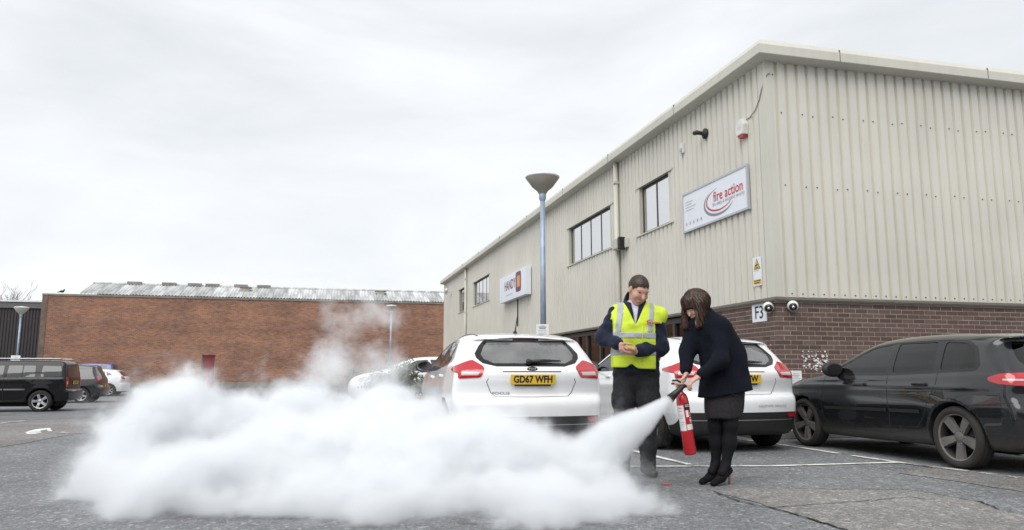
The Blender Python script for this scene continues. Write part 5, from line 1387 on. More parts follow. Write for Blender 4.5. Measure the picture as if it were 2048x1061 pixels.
def skin_mat(name, col):
    m, nt, b = newmat(name); setin(b, rough=0.5, spec=0.4, sss=0.15); b.inputs['Subsurface Radius'].default_value = (0.01, 0.004, 0.002)
    co = nd(nt, 'ShaderNodeTexCoord').outputs['Object']
    n = nd(nt, 'ShaderNodeTexNoise', {'Vector': co, 'Scale': 22.0, 'Detail': 4.0})
    nt.links.new(ramp(nt, n.outputs['Fac'], [(0.3, (col[0] * 0.92, col[1] * 0.8, col[2] * 0.78)), (0.7, col)]), b.inputs['Base Color']); return m
def hair_mat(name, c0, c1, sc=(90, 90, 6)):
    m, nt, b = newmat(name); setin(b, rough=0.42, spec=0.5)
    co = nd(nt, 'ShaderNodeTexCoord').outputs['Object']
    mp = nd(nt, 'ShaderNodeMapping', {'Vector': co, 'Scale': sc})
    n = nd(nt, 'ShaderNodeTexNoise', {'Vector': mp.outputs[0], 'Scale': 1.0, 'Detail': 5.0, 'Roughness': 0.6})
    nt.links.new(ramp(nt, n.outputs['Fac'], [(0.3, c0), (0.7, c1)]), b.inputs['Base Color'])
    bp = nd(nt, 'ShaderNodeBump', {'Height': n.outputs['Fac'], 'Strength': 0.6, 'Distance': 0.01}); nt.links.new(bp.outputs[0], b.inputs['Normal']); return m
M_SKIN = skin_mat('skin', (0.56, 0.34, 0.26)); M_SKIN2 = skin_mat('skin_fair', (0.62, 0.40, 0.32))
M_HAIR_M = hair_mat('hair_brown', (0.022, 0.014, 0.010), (0.07, 0.043, 0.029), (70, 70, 25)); M_HAIR_W = hair_mat('hair_dark_auburn', (0.020, 0.011, 0.008), (0.095, 0.045, 0.028), (85, 85, 5))
M_NAVY = cloth('fleece_navy', (0.013, 0.018, 0.036), 0.95, 0.35, 0.08); M_COAT = cloth('wool_coat_navy', (0.0055, 0.0072, 0.0135), 0.95, 0.3, 0.0, 70)
M_TROUS = cloth('trousers_charcoal', (0.022, 0.023, 0.026), 0.85); M_SKIRT = cloth('skirt_grey', (0.030, 0.028, 0.030), 0.9); M_TIGHTS = cloth('tights_black', (0.009, 0.009, 0.011), 0.8)
M_SHIRT = cloth('shirt_lilac', (0.60, 0.60, 0.70), 0.8, 0.08); M_HIVIS = cloth('hi_vis_yellow', (0.58, 0.72, 0.055), 0.7, 0.08, 0.0)
M_BAND = simple('reflective_band', (0.36, 0.38, 0.41), 0.45, 0.12, 30, 0.2, 60); M_SHOE = simple('shoe_leather', (0.012, 0.011, 0.011), 0.35, 0.2); M_SUEDE = cloth('shoe_suede', (0.008, 0.008, 0.009), 0.95)
M_HEEL = simple('heel_tan', (0.30, 0.17, 0.10), 0.5); M_EYE = simple('eye_dark', (0.03, 0.02, 0.015), 0.25); M_LIP = simple('lip', (0.40, 0.17, 0.14), 0.5); M_GOLD = simple('bracelet_metal', (0.62, 0.52, 0.40), 0.25, metal=0.9)
M_REDINK = simple('red_print', (0.55, 0.02, 0.03), 0.6)

def frame(fwd, up=(0, 0, 1)):
    f_ = Vector(fwd).normalized(); s_ = f_.cross(Vector(up)).normalized(); u_ = s_.cross(f_).normalized()
    return f_, s_, u_        # forward, right-hand side, up
def head(B, c, fwd, up=(0, 0, 1), sc=1.0):
    """skull, jaw, nose, brow, ears, lips about centre c (between the ears); returns placing function"""
    f_, s_, u_ = frame(fwd, up); c = Vector(c)
    at = lambda a, b, d: c + f_ * a * sc + s_ * b * sc + u_ * d * sc
    M = [[s_[i], f_[i], u_[i]] for i in range(3)]
    B.ell(at(-0.012, 0, 0.035), (0.076 * sc, 0.098 * sc, 0.092 * sc), 0.03, M)
    B.ell(at(0.028, 0, -0.035), (0.062 * sc, 0.066 * sc, 0.088 * sc), 0.04, M)
    B.cone(at(0.055, 0, -0.098), at(0.06, 0, -0.09), 0.03 * sc, 0.026 * sc, 0.03)      # chin
    B.cone(at(0.088, 0, 0.012), at(0.112, 0, -0.028), 0.010 * sc, 0.015 * sc, 0.012)   # nose
    for q in (-1, 1):
        B.cone(at(0.082, q * 0.012, 0.030), at(0.070, q * 0.05, 0.028), 0.013 * sc, 0.010 * sc, 0.015)      # brow
        B.ell(at(0.066, q * 0.042, -0.025), (0.026 * sc, 0.024 * sc, 0.024 * sc), 0.03, M)              # cheek
        B.ell(at(-0.005, q * 0.080, -0.002), (0.010 * sc, 0.020 * sc, 0.032 * sc), 0.008, M)             # ear
    B.cone(at(0.086, -0.022, -0.066), at(0.086, 0.022, -0.066), 0.010 * sc, 0.010 * sc, 0.012)          # lips
    return at, M
def face_parts(parent, at, sc, M):
    for q in (-1, 1):
        Blob().ell(at(0.081, q * 0.033, 0.010), (0.015 * sc, 0.009 * sc, 0.006 * sc), 0.005, M).mesh('eye', 0.004, M_EYE, parent)
    Blob().cone(at(0.0955, -0.018, -0.066), at(0.0955, 0.018, -0.066), 0.0045 * sc, 0.0045 * sc).mesh('mouth', 0.004, M_LIP, parent)
def hand(B, wrist, d, nrm, thumb, curl=0.6, sc=1.0, spread=1.0, finger_curl=None):
    """d: towards the fingers, nrm: out of the palm, thumb: side the thumb leaves from"""
    d = Vector(d).normalized(); nrm = Vector(nrm); nrm = (nrm - d * nrm.dot(d)).normalized(); t = Vector(thumb); t = (t - d * t.dot(d) - nrm * t.dot(nrm)).normalized()
    w_ = Vector(wrist); S = sc
    for k in range(4):
        off = (1.5 - k) * 0.0205 * S
        B.cone(w_ + t * off * 0.55 + d * 0.01, w_ + d * 0.088 * S + t * off, 0.016 * S, 0.0125 * S, 0.014)
        L = (0.040, 0.046, 0.043, 0.034)[k] * S; cu = curl if finger_curl is None else finger_curl[k]
        p = w_ + d * 0.09 * S + t * off; a = 0.25 + 0.35 * cu
        dirv = (d * math.cos(a) + nrm * math.sin(a) + t * (1.5 - k) * 0.06 * spread).normalized()
        for sgm, (l_, r0, r1) in enumerate(((L, 0.0108, 0.0098), (L * 0.68, 0.0098, 0.009), (L * 0.55, 0.009, 0.0078))):
            q = p + dirv * l_; B.cone(p, q, r0 * S, r1 * S, 0.004); p = q
            a += cu * 1.05; dirv = (d * math.cos(a) + nrm * math.sin(a)).normalized()
    p = w_ + t * 0.022 * S + d * 0.018 * S; q = p + (t * 0.75 + d * 0.7 + nrm * 0.35).normalized() * 0.045 * S
    B.cone(p, q, 0.0175 * S, 0.0125 * S, 0.014)
    r = q + (t * 0.25 + d * 0.9 + nrm * 0.45).normalized() * 0.034 * S; B.cone(q, r, 0.0118 * S, 0.0105 * S, 0.004)
    B.cone(r, r + (d * 0.85 + nrm * 0.55).normalized() * 0.026 * S, 0.0105 * S, 0.0085 * S, 0.004)
def PX(px, py, Y): return AY(px, py, Y)
def lathe_torso(secs, k=0.0):
    """stack of elliptical sections (centre, half width, half depth, turn)"""
    zs = [s_[0].z for s_ in secs]
    def g(X, Y, Z):
        cx = np.interp(Z, zs, [s_[0].x for s_ in secs]); cy = np.interp(Z, zs, [s_[0].y for s_ in secs])
        rx = np.interp(Z, zs, [s_[1] for s_ in secs]); ry = np.interp(Z, zs, [s_[2] for s_ in secs]); a = np.interp(Z, zs, [s_[3] for s_ in secs])
        dx, dy = X - cx, Y - cy; u = dx * np.cos(a) + dy * np.sin(a); v = -dx * np.sin(a) + dy * np.cos(a)
        e_ = 2.4
        q = (np.abs(u / rx) ** e_ + np.abs(v / ry) ** e_ + 1e-9) ** (1 / e_)
        d = (q - 1) * np.minimum(rx, ry)
        return smax(smax(d, zs[0] - Z, 0.03), Z - zs[-1], 0.03)
    return g

def strands_on(hair_o, f, n, steps, step, flow, w0, mat, parent, seed, off=0.002, zmin=None, jit=0.25):
    """locks lying on the hair surface, following the flow direction"""
    rng = np.random.default_rng(seed); me = hair_o.data
    co = np.empty(len(me.vertices) * 3, np.float32); me.vertices.foreach_get('co', co); co = co.reshape(-1, 3).astype(float)
    P = co[rng.integers(0, len(co), n)] + rng.normal(0, 0.002, (n, 3)); J = rng.normal(0, jit, (n, 3)); pts = []; nrs = []; drs = []
    for i in range(steps + 1):
        for _ in range(2):
            v = f(P[:, 0], P[:, 1], P[:, 2]); g = grad(f, P, 0.004); l = np.linalg.norm(g, axis=1)[:, None] + 1e-6; nr = g / l
            P = P - nr * np.clip(v - off, -0.01, 0.01)[:, None]
        d = np.tile(np.array(flow(P) if callable(flow) else flow, float).reshape(-1, 3), (1 if callable(flow) else n, 1)) + J
        d = d - nr * (d * nr).sum(1)[:, None]; d /= np.linalg.norm(d, axis=1)[:, None] + 1e-6
        pts.append(P.copy()); nrs.append(nr); drs.append(d); P = P + d * step
    mb = MB()
    for k in range(n):
        vs = []; fs = []; ww = w0 * rng.uniform(0.6, 1.3); lift_ = rng.uniform(0, 0.004)
        for i in range(steps + 1):
            t = i / steps; sd_ = np.cross(nrs[i][k], drs[i][k]) * ww * (1 - t) ** 0.5; q = pts[i][k] + nrs[i][k] * lift_ * math.sin(math.pi * min(1, t * 1.2))
            vs += [tuple(q + sd_), tuple(q - sd_)]
            if i: fs.append((2 * i - 2, 2 * i - 1, 2 * i + 1, 2 * i))
        mb.add(vs, fs, True)
    return tag(mb.build('hair_lock', mat, hair_o), kind='stuff')
def lock_mat(name, cols):
    m, nt, b = newmat(name); ge = nd(nt, 'ShaderNodeNewGeometry'); setin(b, rough=0.4, spec=0.5)
    nt.links.new(ramp(nt, ge.outputs['Random Per Island'], [(0.0, cols[0]), (0.6, cols[1]), (1.0, cols[2])]), b.inputs['Base Color']); return m
M_LOCK_M = lock_mat('hair_lock_brown', [(0.02, 0.013, 0.009), (0.05, 0.031, 0.021), (0.10, 0.065, 0.045)]); M_LOCK_W = lock_mat('hair_lock_auburn', [(0.016, 0.009, 0.006), (0.05, 0.024, 0.015), (0.15, 0.07, 0.042)])
# ---------------------------------------------------------------- man in the hi-vis waistcoat
YM = 7.03
man = empty('person', (PX(1271, 950, YM).x, YM, 0), 0, 'person in yellow hi-vis waistcoat over navy fleece, dark trousers, looking down at cupped hands', 'person')
MO = Vector(man.location)
def mp_(px, py, dy=0.0): return PX(px, py, YM + dy) - MO
m_sec = [(mp_(1272, 744, 0.03), 0.185, 0.125, 0.1), (mp_(1272, 715, 0.02), 0.195, 0.135, 0.1), (mp_(1272, 680, 0.0), 0.205, 0.14, 0.1), (mp_(1272, 650, 0.0), 0.215, 0.135, 0.1), (mp_(1272, 627, 0.01), 0.19, 0.115, 0.1), (mp_(1270, 611, 0.02), 0.115, 0.09, 0.1), (mp_(1269, 603, 0.02), 0.075, 0.075, 0.1)]
torso = lathe_torso(m_sec)
sL, sR = mp_(1232, 627, 0.03), mp_(1313, 630, 0.03)
eL, eR = mp_(1207, 676, 0.02), mp_(1320, 694, 0.0)
wL, wR = mp_(1240, 690, -0.20), mp_(1272, 704, -0.22)
hipL, hipR = mp_(1250, 752, 0.04), mp_(1295, 752, 0.04)
kL, kR = mp_(1247, 845, -0.02), mp_(1297, 843, -0.01)
aL, aR = mp_(1244, 936, 0.05), mp_(1296, 934, 0.06)
aL.z = aR.z = 0.10
hc = mp_(1276, 582, -0.05); hf = Vector((0.36, -0.80, -0.48))
B = Blob()
at, HM = head(B, hc, hf, (0.06, 0.12, 1), 1.06)
B.cone(hc + Vector((-0.01, 0.02, -0.03)), mp_(1268, 620, 0.03), 0.058, 0.07, 0.03)
B.fn(lambda X, Y, Z: torso(X, Y, Z) + 0.035, 0.03, 1)
B.chain([sL, eL, wL], [0.045, 0.036, 0.027]); B.chain([sR, eR, wR], [0.045, 0.036, 0.027])
B.chain([hipL, kL, aL], [0.075, 0.05, 0.035]); B.chain([hipR, kR, aR], [0.075, 0.05, 0.035])
B.cone(aL, aL + Vector((-0.02, -0.10, -0.06)), 0.03, 0.022); B.cone(aR, aR + Vector((0.02, -0.10, -0.06)), 0.03, 0.022)
hand(B, wL, (0.42, -0.35, -0.42), (0.5, 0.3, 0.5), (-0.2, -0.3, 0.9), 0.75, 1.0)
hand(B, wR, (-0.86, -0.28, -0.14), (-0.1, 0.1, 1.0), (0.2, -0.2, 0.5), 0.55, 1.0)
B.mesh('body', 0.0075, M_SKIN, man)
face_parts(man, at, 1.06, HM)
# short brown hair
Hh = Blob()
Hh.ell(at(-0.016, 0, 0.042), (0.087, 0.108, 0.101), 0.02, HM)
def hairline(X, Y, Z):
    q = np.stack([X, Y, Z], -1) - np.array(at(0, 0, 0)); ff, ss, uu = [np.array(v) for v in frame(hf, (0.06, 0.12, 1))]
    a, b, c = q @ ff, q @ ss, q @ uu
    face = np.maximum(np.maximum(-(c - 0.085 + 0.25 * np.abs(b)), -(0.052 - a) * 1.0), -(a + 0.0))      # below the fringe, in front
    low = 0.055 - 0.0 - c
    keep = np.maximum((1.35 * np.maximum(a + 0.004, 0) - 0.25 * np.minimum(a + 0.03, 0) - 0.55 * np.maximum(0.05 - np.abs(b), 0) * (a > 0.03)) - (c + 0.038), a - 0.092)                # cut rises towards the forehead
    return keep + 0.006 * np.sin(b * 150) * np.sin(a * 130) + 0.004 * np.sin(b * 330 + a * 200)
Hh.fn(hairline, 0.012, -1)
hm_ = Hh.mesh('hair', 0.006, M_HAIR_M, man)
strands_on(hm_, Hh.f, 1300, 3, 0.008, tuple(hf * 0.5 + Vector((0, 0, -0.45))), 0.0022, M_LOCK_M, man, 3, 0.001, None, 0.45)
# shirt, fleece, waistcoat
V0 = mp_(1268, 607, 0); VB = mp_(1266, 652, 0)
def vcut(zb, zt, half, xc=None):
    """open V at the front: negative inside the cut"""
    def g(X, Y, Z):
        x0 = np.interp(Z, [zb, zt], [VB.x, V0.x]); hw_ = np.interp(Z, [zb - 0.001, zb, zt], [-0.3, 0.002, half])
        return np.maximum(np.abs(X - x0) - hw_, Y - 0.02)
    return g
Sh = Blob().fn(lambda X, Y, Z: torso(X, Y, Z) + 0.008, 0.01, 1)
ncol = mp_(1268, 604, -0.01)
Sh.cone(mp_(1269, 618, 0.02), mp_(1270, 603, 0.0), 0.082, 0.077, 0.02)
Sh.fn(lambda X, Y, Z: np.maximum((VB.z - 0.02) - Z, Z - (ncol.z + 0.01)), 0.006, -1)
Sh.mesh('shirt', 0.009, M_SHIRT, man, np.array([-0.35, -0.3, 0.9]), np.array([0.35, 0.3, 1.8]))
J = Blob(); wr = wrinkle(0.005, 24)
J.fn(lambda X, Y, Z: torso(X, Y, Z) - 0.012, 0.02, 1)
J.chain([sL, eL, wL + (eL - wL) * 0.10], [0.074, 0.076, 0.052], 0.045); J.chain([sR, eR, wR + (eR - wR) * 0.10], [0.072, 0.076, 0.052], 0.045)
J.cone(mp_(1267, 620, 0.035), mp_(1270, 600, 0.02), 0.102, 0.098, 0.03)      # stand-up collar
base_J = J.f
def jack(X, Y, Z):
    d = base_J(X, Y, Z) + wr(X, Y, Z)
    d = smax(d, -d_cone(X, Y, Z, mp_(1270, 604, 0.0), mp_(1271, 590, -0.03), 0.080, 0.088), 0.008)
    d = smax(d, -np.maximum(vcut(VB.z - 0.01, V0.z, 0.062)(X, Y, Z), 0), 0.006) if False else smax(d, -vcut(VB.z - 0.01, V0.z + 0.02, 0.040)(X, Y, Z), 0.006)
    return d
lo_, hi_ = J.bounds()
sdf_mesh('fleece', jack, np.minimum(lo_, [-0.4, -0.3, 0.8]), np.maximum(hi_, [0.4, 0.3, 1.7]), 0.0095, M_NAVY, man, 2)
hemz = mp_(1272, 737, 0).z
wv = wrinkle(0.004, 20, 1.3)
def vest_base(X, Y, Z):
    zz = [mp_(1272, y, 0).z for y in (742, 700, 660, 630, 612)]
    ex = np.interp(Z, zz, [0.05, 0.036, 0.03, 0.03, 0.03])
    d = torso(X, Y, Z) - ex
    # capped shoulders that stand off the sleeve
    d = smin(d, d_cone(X, Y, Z, mp_(1247, 617, 0.03), mp_(1234, 625, 0.03), 0.06, 0.078), 0.03)
    d = smin(d, d_cone(X, Y, Z, mp_(1292, 619, 0.03), mp_(1316, 633, 0.03), 0.06, 0.092), 0.03)
    d = d + wv(X, Y, Z)
    for s_, e_ in ((sL, eL), (sR, eR)):      # armholes
        q = s_ + (e_ - s_) * 0.34
        d = smax(d, -d_cone(X, Y, Z, s_ + (e_ - s_) * 0.62, e_, 0.055, 0.05), 0.012)
        n_ = (e_ - s_).normalized()
        side = ((X - q.x) * n_.x + (Y - q.y) * n_.y + (Z - q.z) * n_.z)
        out_ = np.abs(X) - 0.19
        d = np.maximum(d, np.minimum(side, out_))
    return d
def vest(X, Y, Z):
    d = vest_base(X, Y, Z)
    d = smax(d, -vcut(mp_(1268, 652, 0).z, mp_(1268, 604, 0).z, 0.105)(X, Y, Z), 0.008)
    # hem dips and parts at the front
    x0 = mp_(1259, 730, 0).x; split = mp_(1259, 726, 0).z
    hz = hemz + 0.035 * np.exp(-((X - x0) / 0.035) ** 2) * (Y < 0) - 0.008 * np.sin(X * 9)
    d = smax(d, hz - Z, 0.006)
    d = np.maximum(d, Z - mp_(1270, 606, 0).z)
    return d
vb = (np.array([-0.36, -0.26, hemz - 0.05]), np.array([0.40, 0.28, mp_(0, 596, 0).z]))
vst = sdf_mesh('waistcoat', vest, vb[0], vb[1], 0.0085, M_HIVIS, man, 2)
def band(name, region):
    return sdf_mesh(name, lambda X, Y, Z: np.maximum(vest(X, Y, Z) - 0.003, region(X, Y, Z)), vb[0], vb[1], 0.0085, M_BAND, vst, 1)
z1, z2 = mp_(1272, 673, 0).z, mp_(1272, 706, 0).z
band('reflective_band', lambda X, Y, Z: np.abs(Z - z1 + 0.02 * X) - 0.027)
band('reflective_band', lambda X, Y, Z: np.abs(Z - z2 + 0.015 * X) - 0.027)
for xt, xb in ((mp_(1240, 605, 0).x, mp_(1230, 662, 0).x), (mp_(1302, 607, 0).x, mp_(1292, 662, 0).x)):
    band('reflective_band', lambda X, Y, Z, xt=xt, xb=xb: np.maximum(np.abs(X - np.interp(Z, [z1, mp_(0, 606, 0).z], [xb, xt])) - 0.026, z1 + 0.026 - Z))
M_PIPE = simple('vest_front_tape', (0.60, 0.70, 0.08), 0.6)
zf = [mp_(0, y, 0).z for y in (726, 700, 680, 655)]
def front_pt(x, z):
    t_ = np.linspace(-0.3, 0.1, 200); v = vest(np.full(200, x), t_, np.full(200, z)); k = np.argmax(v < 0); return Vector((x, t_[k] - 0.002, z))
MB().tube([front_pt(np.interp(z, [zf[0], zf[3]], [mp_(1259, 0, 0).x, mp_(1264, 0, 0).x]), z) for z in np.linspace(zf[0], zf[3], 14)], 0.004, 6).build('front_edge', M_PIPE, vst)
# printed badge on the chest
lg = front_pt(mp_(1284, 0, 0).x, mp_(0, 648, 0).z)
FR = Matrix(((1, 0, 0, 0), (0, 0, -1, 0), (0, 1, 0, 0), (0, 0, 0, 1)))
text_obj('chest_logo', 'fire action', 0.030, M_REDINK, vst, Matrix.Translation(lg + Vector((0, -0.014, 0))) @ Matrix.Rotation(0.12, 4, 'Z') @ FR, 0.001, 0.0008)
arc = MB(); cpts = [lg + Vector((-0.01 + 0.058 * math.cos(a), -0.012 - 0.004 * math.cos(a), 0.0 + 0.028 * math.sin(a))) for a in [math.radians(100 + 8 * i) for i in range(22)]]
arc.tube(cpts, [0.0015 + 0.003 * math.sin(math.pi * i / 21) for i in range(22)], 5).build('chest_swoosh', M_REDINK, vst)
# trousers and shoes
T = Blob(); wt = wrinkle(0.0025, 30, 0.7)
T.fn(lambda X, Y, Z: np.maximum(torso(X, Y, Z) - 0.008, Z - mp_(0, 722, 0).z), 0.02, 1)
tml = lambda y, a, b, dy: mp_(a, y, dy)
T.chain([hipL, mp_(1247, 800, 0.01), kL, mp_(1245, 892, 0.03), aL + Vector((0, -0.005, -0.04))], [0.108, 0.100, 0.082, 0.076, 0.072], 0.05)
T.chain([hipR, mp_(1297, 800, 0.01), kR, mp_(1296, 892, 0.03), aR + Vector((0, -0.005, -0.04))], [0.108, 0.100, 0.080, 0.074, 0.070], 0.05)
T.cone(mp_(1272, 748, 0.04), mp_(1273, 765, 0.04), 0.12, 0.09, 0.05)
tb = T.f; lo_, hi_ = T.bounds(); 
sdf_mesh('trousers', lambda X, Y, Z: np.maximum(tb(X, Y, Z) + wt(X, Y, Z), 0.028 - Z), np.minimum(lo_, [-0.35, -0.3, 0.0]), np.maximum(hi_, [0.35, 0.3, 1.1]), 0.01, M_TROUS, man, 2)
def shoe(parent, ank, d, L=0.29, mat=M_SHOE):
    d = Vector((d[0], d[1], 0)).normalized(); heel = Vector((ank.x, ank.y, 0)) - d * 0.065; toe = heel + d * L
    b = Blob().cone(heel + Vector((0, 0, 0.045)), heel + d * 0.12 + Vector((0, 0, 0.05)), 0.042, 0.045, 0.03).cone(heel + d * 0.1 + Vector((0, 0, 0.045)), toe - d * 0.045 + Vector((0, 0, 0.036)), 0.045, 0.038, 0.03).cone(heel + d * 0.045 + Vector((0, 0, 0.06)), heel + d * 0.06 + Vector((0, 0, 0.10)), 0.045, 0.042, 0.03)
    b.fn(lambda X, Y, Z: 0.006 - Z, 0.004, -1)
    return b.mesh('shoe', 0.009, mat, parent)
shoe(man, aL, (-0.12, -1)); shoe(man, aR, (0.10, -1))
# wrist band
MB().lathe([(0.036, -0.008), (0.040, 0), (0.036, 0.008)], 16, Matrix.Translation(wR + (eR - wR) * 0.04) @ (eR - wR).to_track_quat('Z', 'Y').to_matrix().to_4x4()).build('watch', M_SHOE, man)

# ---------------------------------------------------------------- woman in the navy coat
YW = 6.52
wom = empty('person', (PX(1440, 968, YW).x, YW, 0), 0, 'person with long brown hair in navy coat and grey skirt, bending over the red extinguisher', 'person')
WO = Vector(wom.location)
def wp(px, py, dy=0.0): return PX(px, py, YW + dy) - WO
w_sec = [(wp(1449, 796, 0.0), 0.205, 0.155, -0.2), (wp(1447, 768, 0.0), 0.185, 0.145, -0.2), (wp(1443, 735, 0.0), 0.160, 0.125, -0.2), (wp(1436, 705, 0.0), 0.145, 0.115, -0.2), (wp(1427, 675, -0.01), 0.158, 0.120, -0.15), (wp(1418, 650, -0.02), 0.150, 0.115, -0.1), (wp(1408, 632, -0.02), 0.085, 0.085, 0), (wp(1404, 624, -0.02), 0.06, 0.06, 0)]
wtorso = lathe_torso(w_sec)
ws1, ws2 = wp(1388, 652, 0.08), wp(1441, 652, -0.10)          # far and near shoulder
we1, we2 = wp(1374, 702, 0.02), wp(1441, 722, -0.20)
wh1, wh2 = wp(1372, 745, -0.08), wp(1399, 753, -0.20)
wk1, wk2 = wp(1431, 850, 0.03), wp(1461, 850, -0.04)
wa1, wa2 = wp(1432, 940, 0.06), wp(1452, 942, -0.02)
wa1.z = wa2.z = 0.165
whc = wp(1393, 612, -0.03); whf = Vector((-0.72, -0.40, -0.52))
B = Blob(); wat, WM = head(B, whc, whf, (-0.25, -0.1, 1), 0.98)
B.cone(whc + Vector((0.02, 0.0, -0.05)), wp(1409, 636, -0.01), 0.048, 0.055, 0.03)
B.fn(lambda X, Y, Z: wtorso(X, Y, Z) + 0.04, 0.03, 1)
B.chain([ws1, we1, wh1], [0.038, 0.031, 0.024]); B.chain([ws2, we2, wh2], [0.038, 0.031, 0.024])
B.chain([wp(1434, 790, 0.03), wk1, wa1], [0.07, 0.048, 0.03]); B.chain([wp(1460, 790, -0.03), wk2, wa2], [0.07, 0.048, 0.03])
GRIP = wp(1358, 768, -0.10)                     # carrying handle of the extinguisher
hand(B, wh1, (-0.26, -0.10, -0.72), (-0.7, -0.1, -0.1), (-0.1, -0.9, 0.0), 0.62, 0.9)
hand(B, wh2, (-0.80, -0.02, -0.46), (-0.35, 0.1, -0.9), (-0.4, 0.3, 0.5), 0.62, 0.9)
B.mesh('body', 0.0075, M_SKIN2, wom)
face_parts(wom, wat, 0.98, WM)
# long straight hair with fringe
H = Blob()
ff, ss, uu = frame(whf, (-0.25, -0.1, 1))
H.ell(wat(-0.015, 0, 0.040), (0.100, 0.118, 0.108), 0.03, WM)
dn = Vector((-0.10, 0.0, -1))
for a, b, l_, r in ((-0.06, 0.055, 0.17, 0.052), (-0.06, -0.055, 0.17, 0.052), (-0.08, 0.0, 0.15, 0.055), (0.0, 0.078, 0.20, 0.042), (0.0, -0.078, 0.19, 0.042), (0.035, 0.085, 0.18, 0.030), (0.035, -0.085, 0.18, 0.030), (-0.035, -0.07, 0.20, 0.045), (-0.035, 0.07, 0.20, 0.045)):
    p0 = wat(a, b, 0.03); H.cone(p0, p0 + dn * l_ + Vector((0.0, 0, 0)), r, r * 0.72, 0.035)
for b in (-0.045, -0.015, 0.015, 0.045): H.cone(wat(0.055, b, 0.085), wat(0.088, b, 0.030), 0.030, 0.016, 0.02)     # fringe
def strands(X, Y, Z): return 0.0045 * np.sin(X * 230 + 2 * np.sin(Z * 14)) * np.sin(Y * 210 + 1.7 * np.sin(Z * 11))
hb_ = H.f
def hairw(X, Y, Z):
    d = hb_(X, Y, Z)
    q = np.stack([X, Y, Z], -1) - np.array(wat(0, 0, 0)); a, b, c = q @ np.array(ff), q @ np.array(ss), q @ np.array(uu)
    an = np.arctan2(b, a - 0.01); d = d + 0.0035 * np.sin(an * 30 + 1.5 * np.sin(c * 18)) + 0.002 * np.sin(an * 71 + 2 * np.sin(c * 25))
    face = np.maximum(np.maximum(np.abs(b) - 0.058, c - 0.022), 0.03 - a)
    return smax(d, -face, 0.015)
lo_, hi_ = H.bounds(); hw_o = sdf_mesh('hair', hairw, lo_, hi_, 0.007, M_HAIR_W, wom, 2)
strands_on(hw_o, hairw, 1500, 9, 0.014, (-0.10, 0.0, -1.0), 0.0026, M_LOCK_W, wom, 5, 0.0015, None, 0.10)
# coat
Cc = Blob(); wc = wrinkle(0.0035, 15, 2.1)
Cc.fn(lambda X, Y, Z: wtorso(X, Y, Z) - 0.014, 0.02, 1)
Cc.chain([ws1, we1, wh1 + (we1 - wh1) * 0.12], [0.075, 0.062, 0.05], 0.05); Cc.chain([ws2, we2, wh2 + (we2 - wh2) * 0.14], [0.070, 0.059, 0.047], 0.06)
Cc.cone(wp(1410, 640, -0.02), wp(1405, 628, -0.03), 0.088, 0.078, 0.03)
Cc.cone(wp(1434, 652, 0.02), wp(1462, 712, 0.0), 0.090, 0.098, 0.11); Cc.cone(wp(1462, 712, 0.0), wp(1474, 790, 0.0), 0.098, 0.118, 0.10)
cb_ = Cc.f; hemc = (wp(1408, 796, 0), wp(1500, 780, 0))
def coat(X, Y, Z):
    d = cb_(X, Y, Z) + wc(X, Y, Z)
    zc = np.interp(X, [hemc[0].x, hemc[1].x], [hemc[0].z, hemc[1].z])
    return smax(d, zc - Z, 0.008)
lo_, hi_ = Cc.bounds(); ct = sdf_mesh('coat', coat, np.minimum(lo_, [-0.35, -0.35, 0.6]), np.maximum(hi_, [0.4, 0.35, 1.5]), 0.0095, M_COAT, wom, 2)
def coat_pt(x, z):
    t_ = np.linspace(-0.45, 0.2, 260); v = coat(np.full(260, x), t_, np.full(260, z)); k = np.argmax(v < 0); return Vector((x, t_[k] - 0.001, z))
MB().tube([coat_pt(np.interp(z, [wp(0, 792, 0).z, wp(0, 735, 0).z], [wp(1420, 0, 0).x, wp(1412, 0, 0).x]), z) for z in np.linspace(wp(0, 792, 0).z, wp(0, 735, 0).z, 12)], 0.004, 6).build('front_edge', M_TIGHTS, ct)
# skirt, tights, shoes
Sk = Blob(); sk_sec = [(wp(1447, 838, 0.0), 0.148, 0.125, -0.15), (wp(1448, 815, 0.0), 0.160, 0.135, -0.15), (wp(1449, 780, 0.0), 0.165, 0.14, -0.15)]
g_sk = lathe_torso(sk_sec); sdf_mesh('skirt', lambda X, Y, Z: g_sk(X, Y, Z) + 0.003 * np.sin(X * 40 + 2) , np.array([-0.25, -0.25, 0.45]), np.array([0.25, 0.25, 0.95]), 0.010, M_SKIRT, wom, 1)
for i, (k_, a_, x_) in enumerate(((wk1, wa1, 1434), (wk2, wa2, 1460))):
    b = Blob().chain([wp(x_, 800, 0.03 - 0.06 * i), k_, k_ * 0.55 + a_ * 0.45 + Vector((0.012, 0.01, 0)), a_], [0.085, 0.058, 0.056, 0.036], 0.04)
    b.cone(a_, a_ + Vector((-0.05, -0.05, -0.06)), 0.036, 0.034, 0.03)
    b.mesh('tights', 0.009, M_TIGHTS, wom)
    d = Vector((-0.78, -0.42 - 0.1 * i, 0)).normalized(); hl = Vector((a_.x, a_.y, 0)) - d * 0.04
    s_ = Blob().cone(hl + Vector((0, 0, 0.115)), hl + d * 0.10 + Vector((0, 0, 0.065)), 0.030, 0.034, 0.03).cone(hl + d * 0.10 + Vector((0, 0, 0.06)), hl + d * 0.20 + Vector((0, 0, 0.024)), 0.034, 0.026, 0.03)
    s_.fn(lambda X, Y, Z: 0.004 - Z, 0.004, -1)
    so = s_.mesh('shoe', 0.0075, M_SUEDE, wom)
    MB().tube([hl + d * 0.0 + Vector((0, 0, 0.115)), hl + Vector((0, 0, 0.05)), hl + d * 0.008 + Vector((0, 0, 0.002))], [0.022, 0.011, 0.009], 8).build('heel', M_SUEDE if i == 0 else M_HEEL, so)
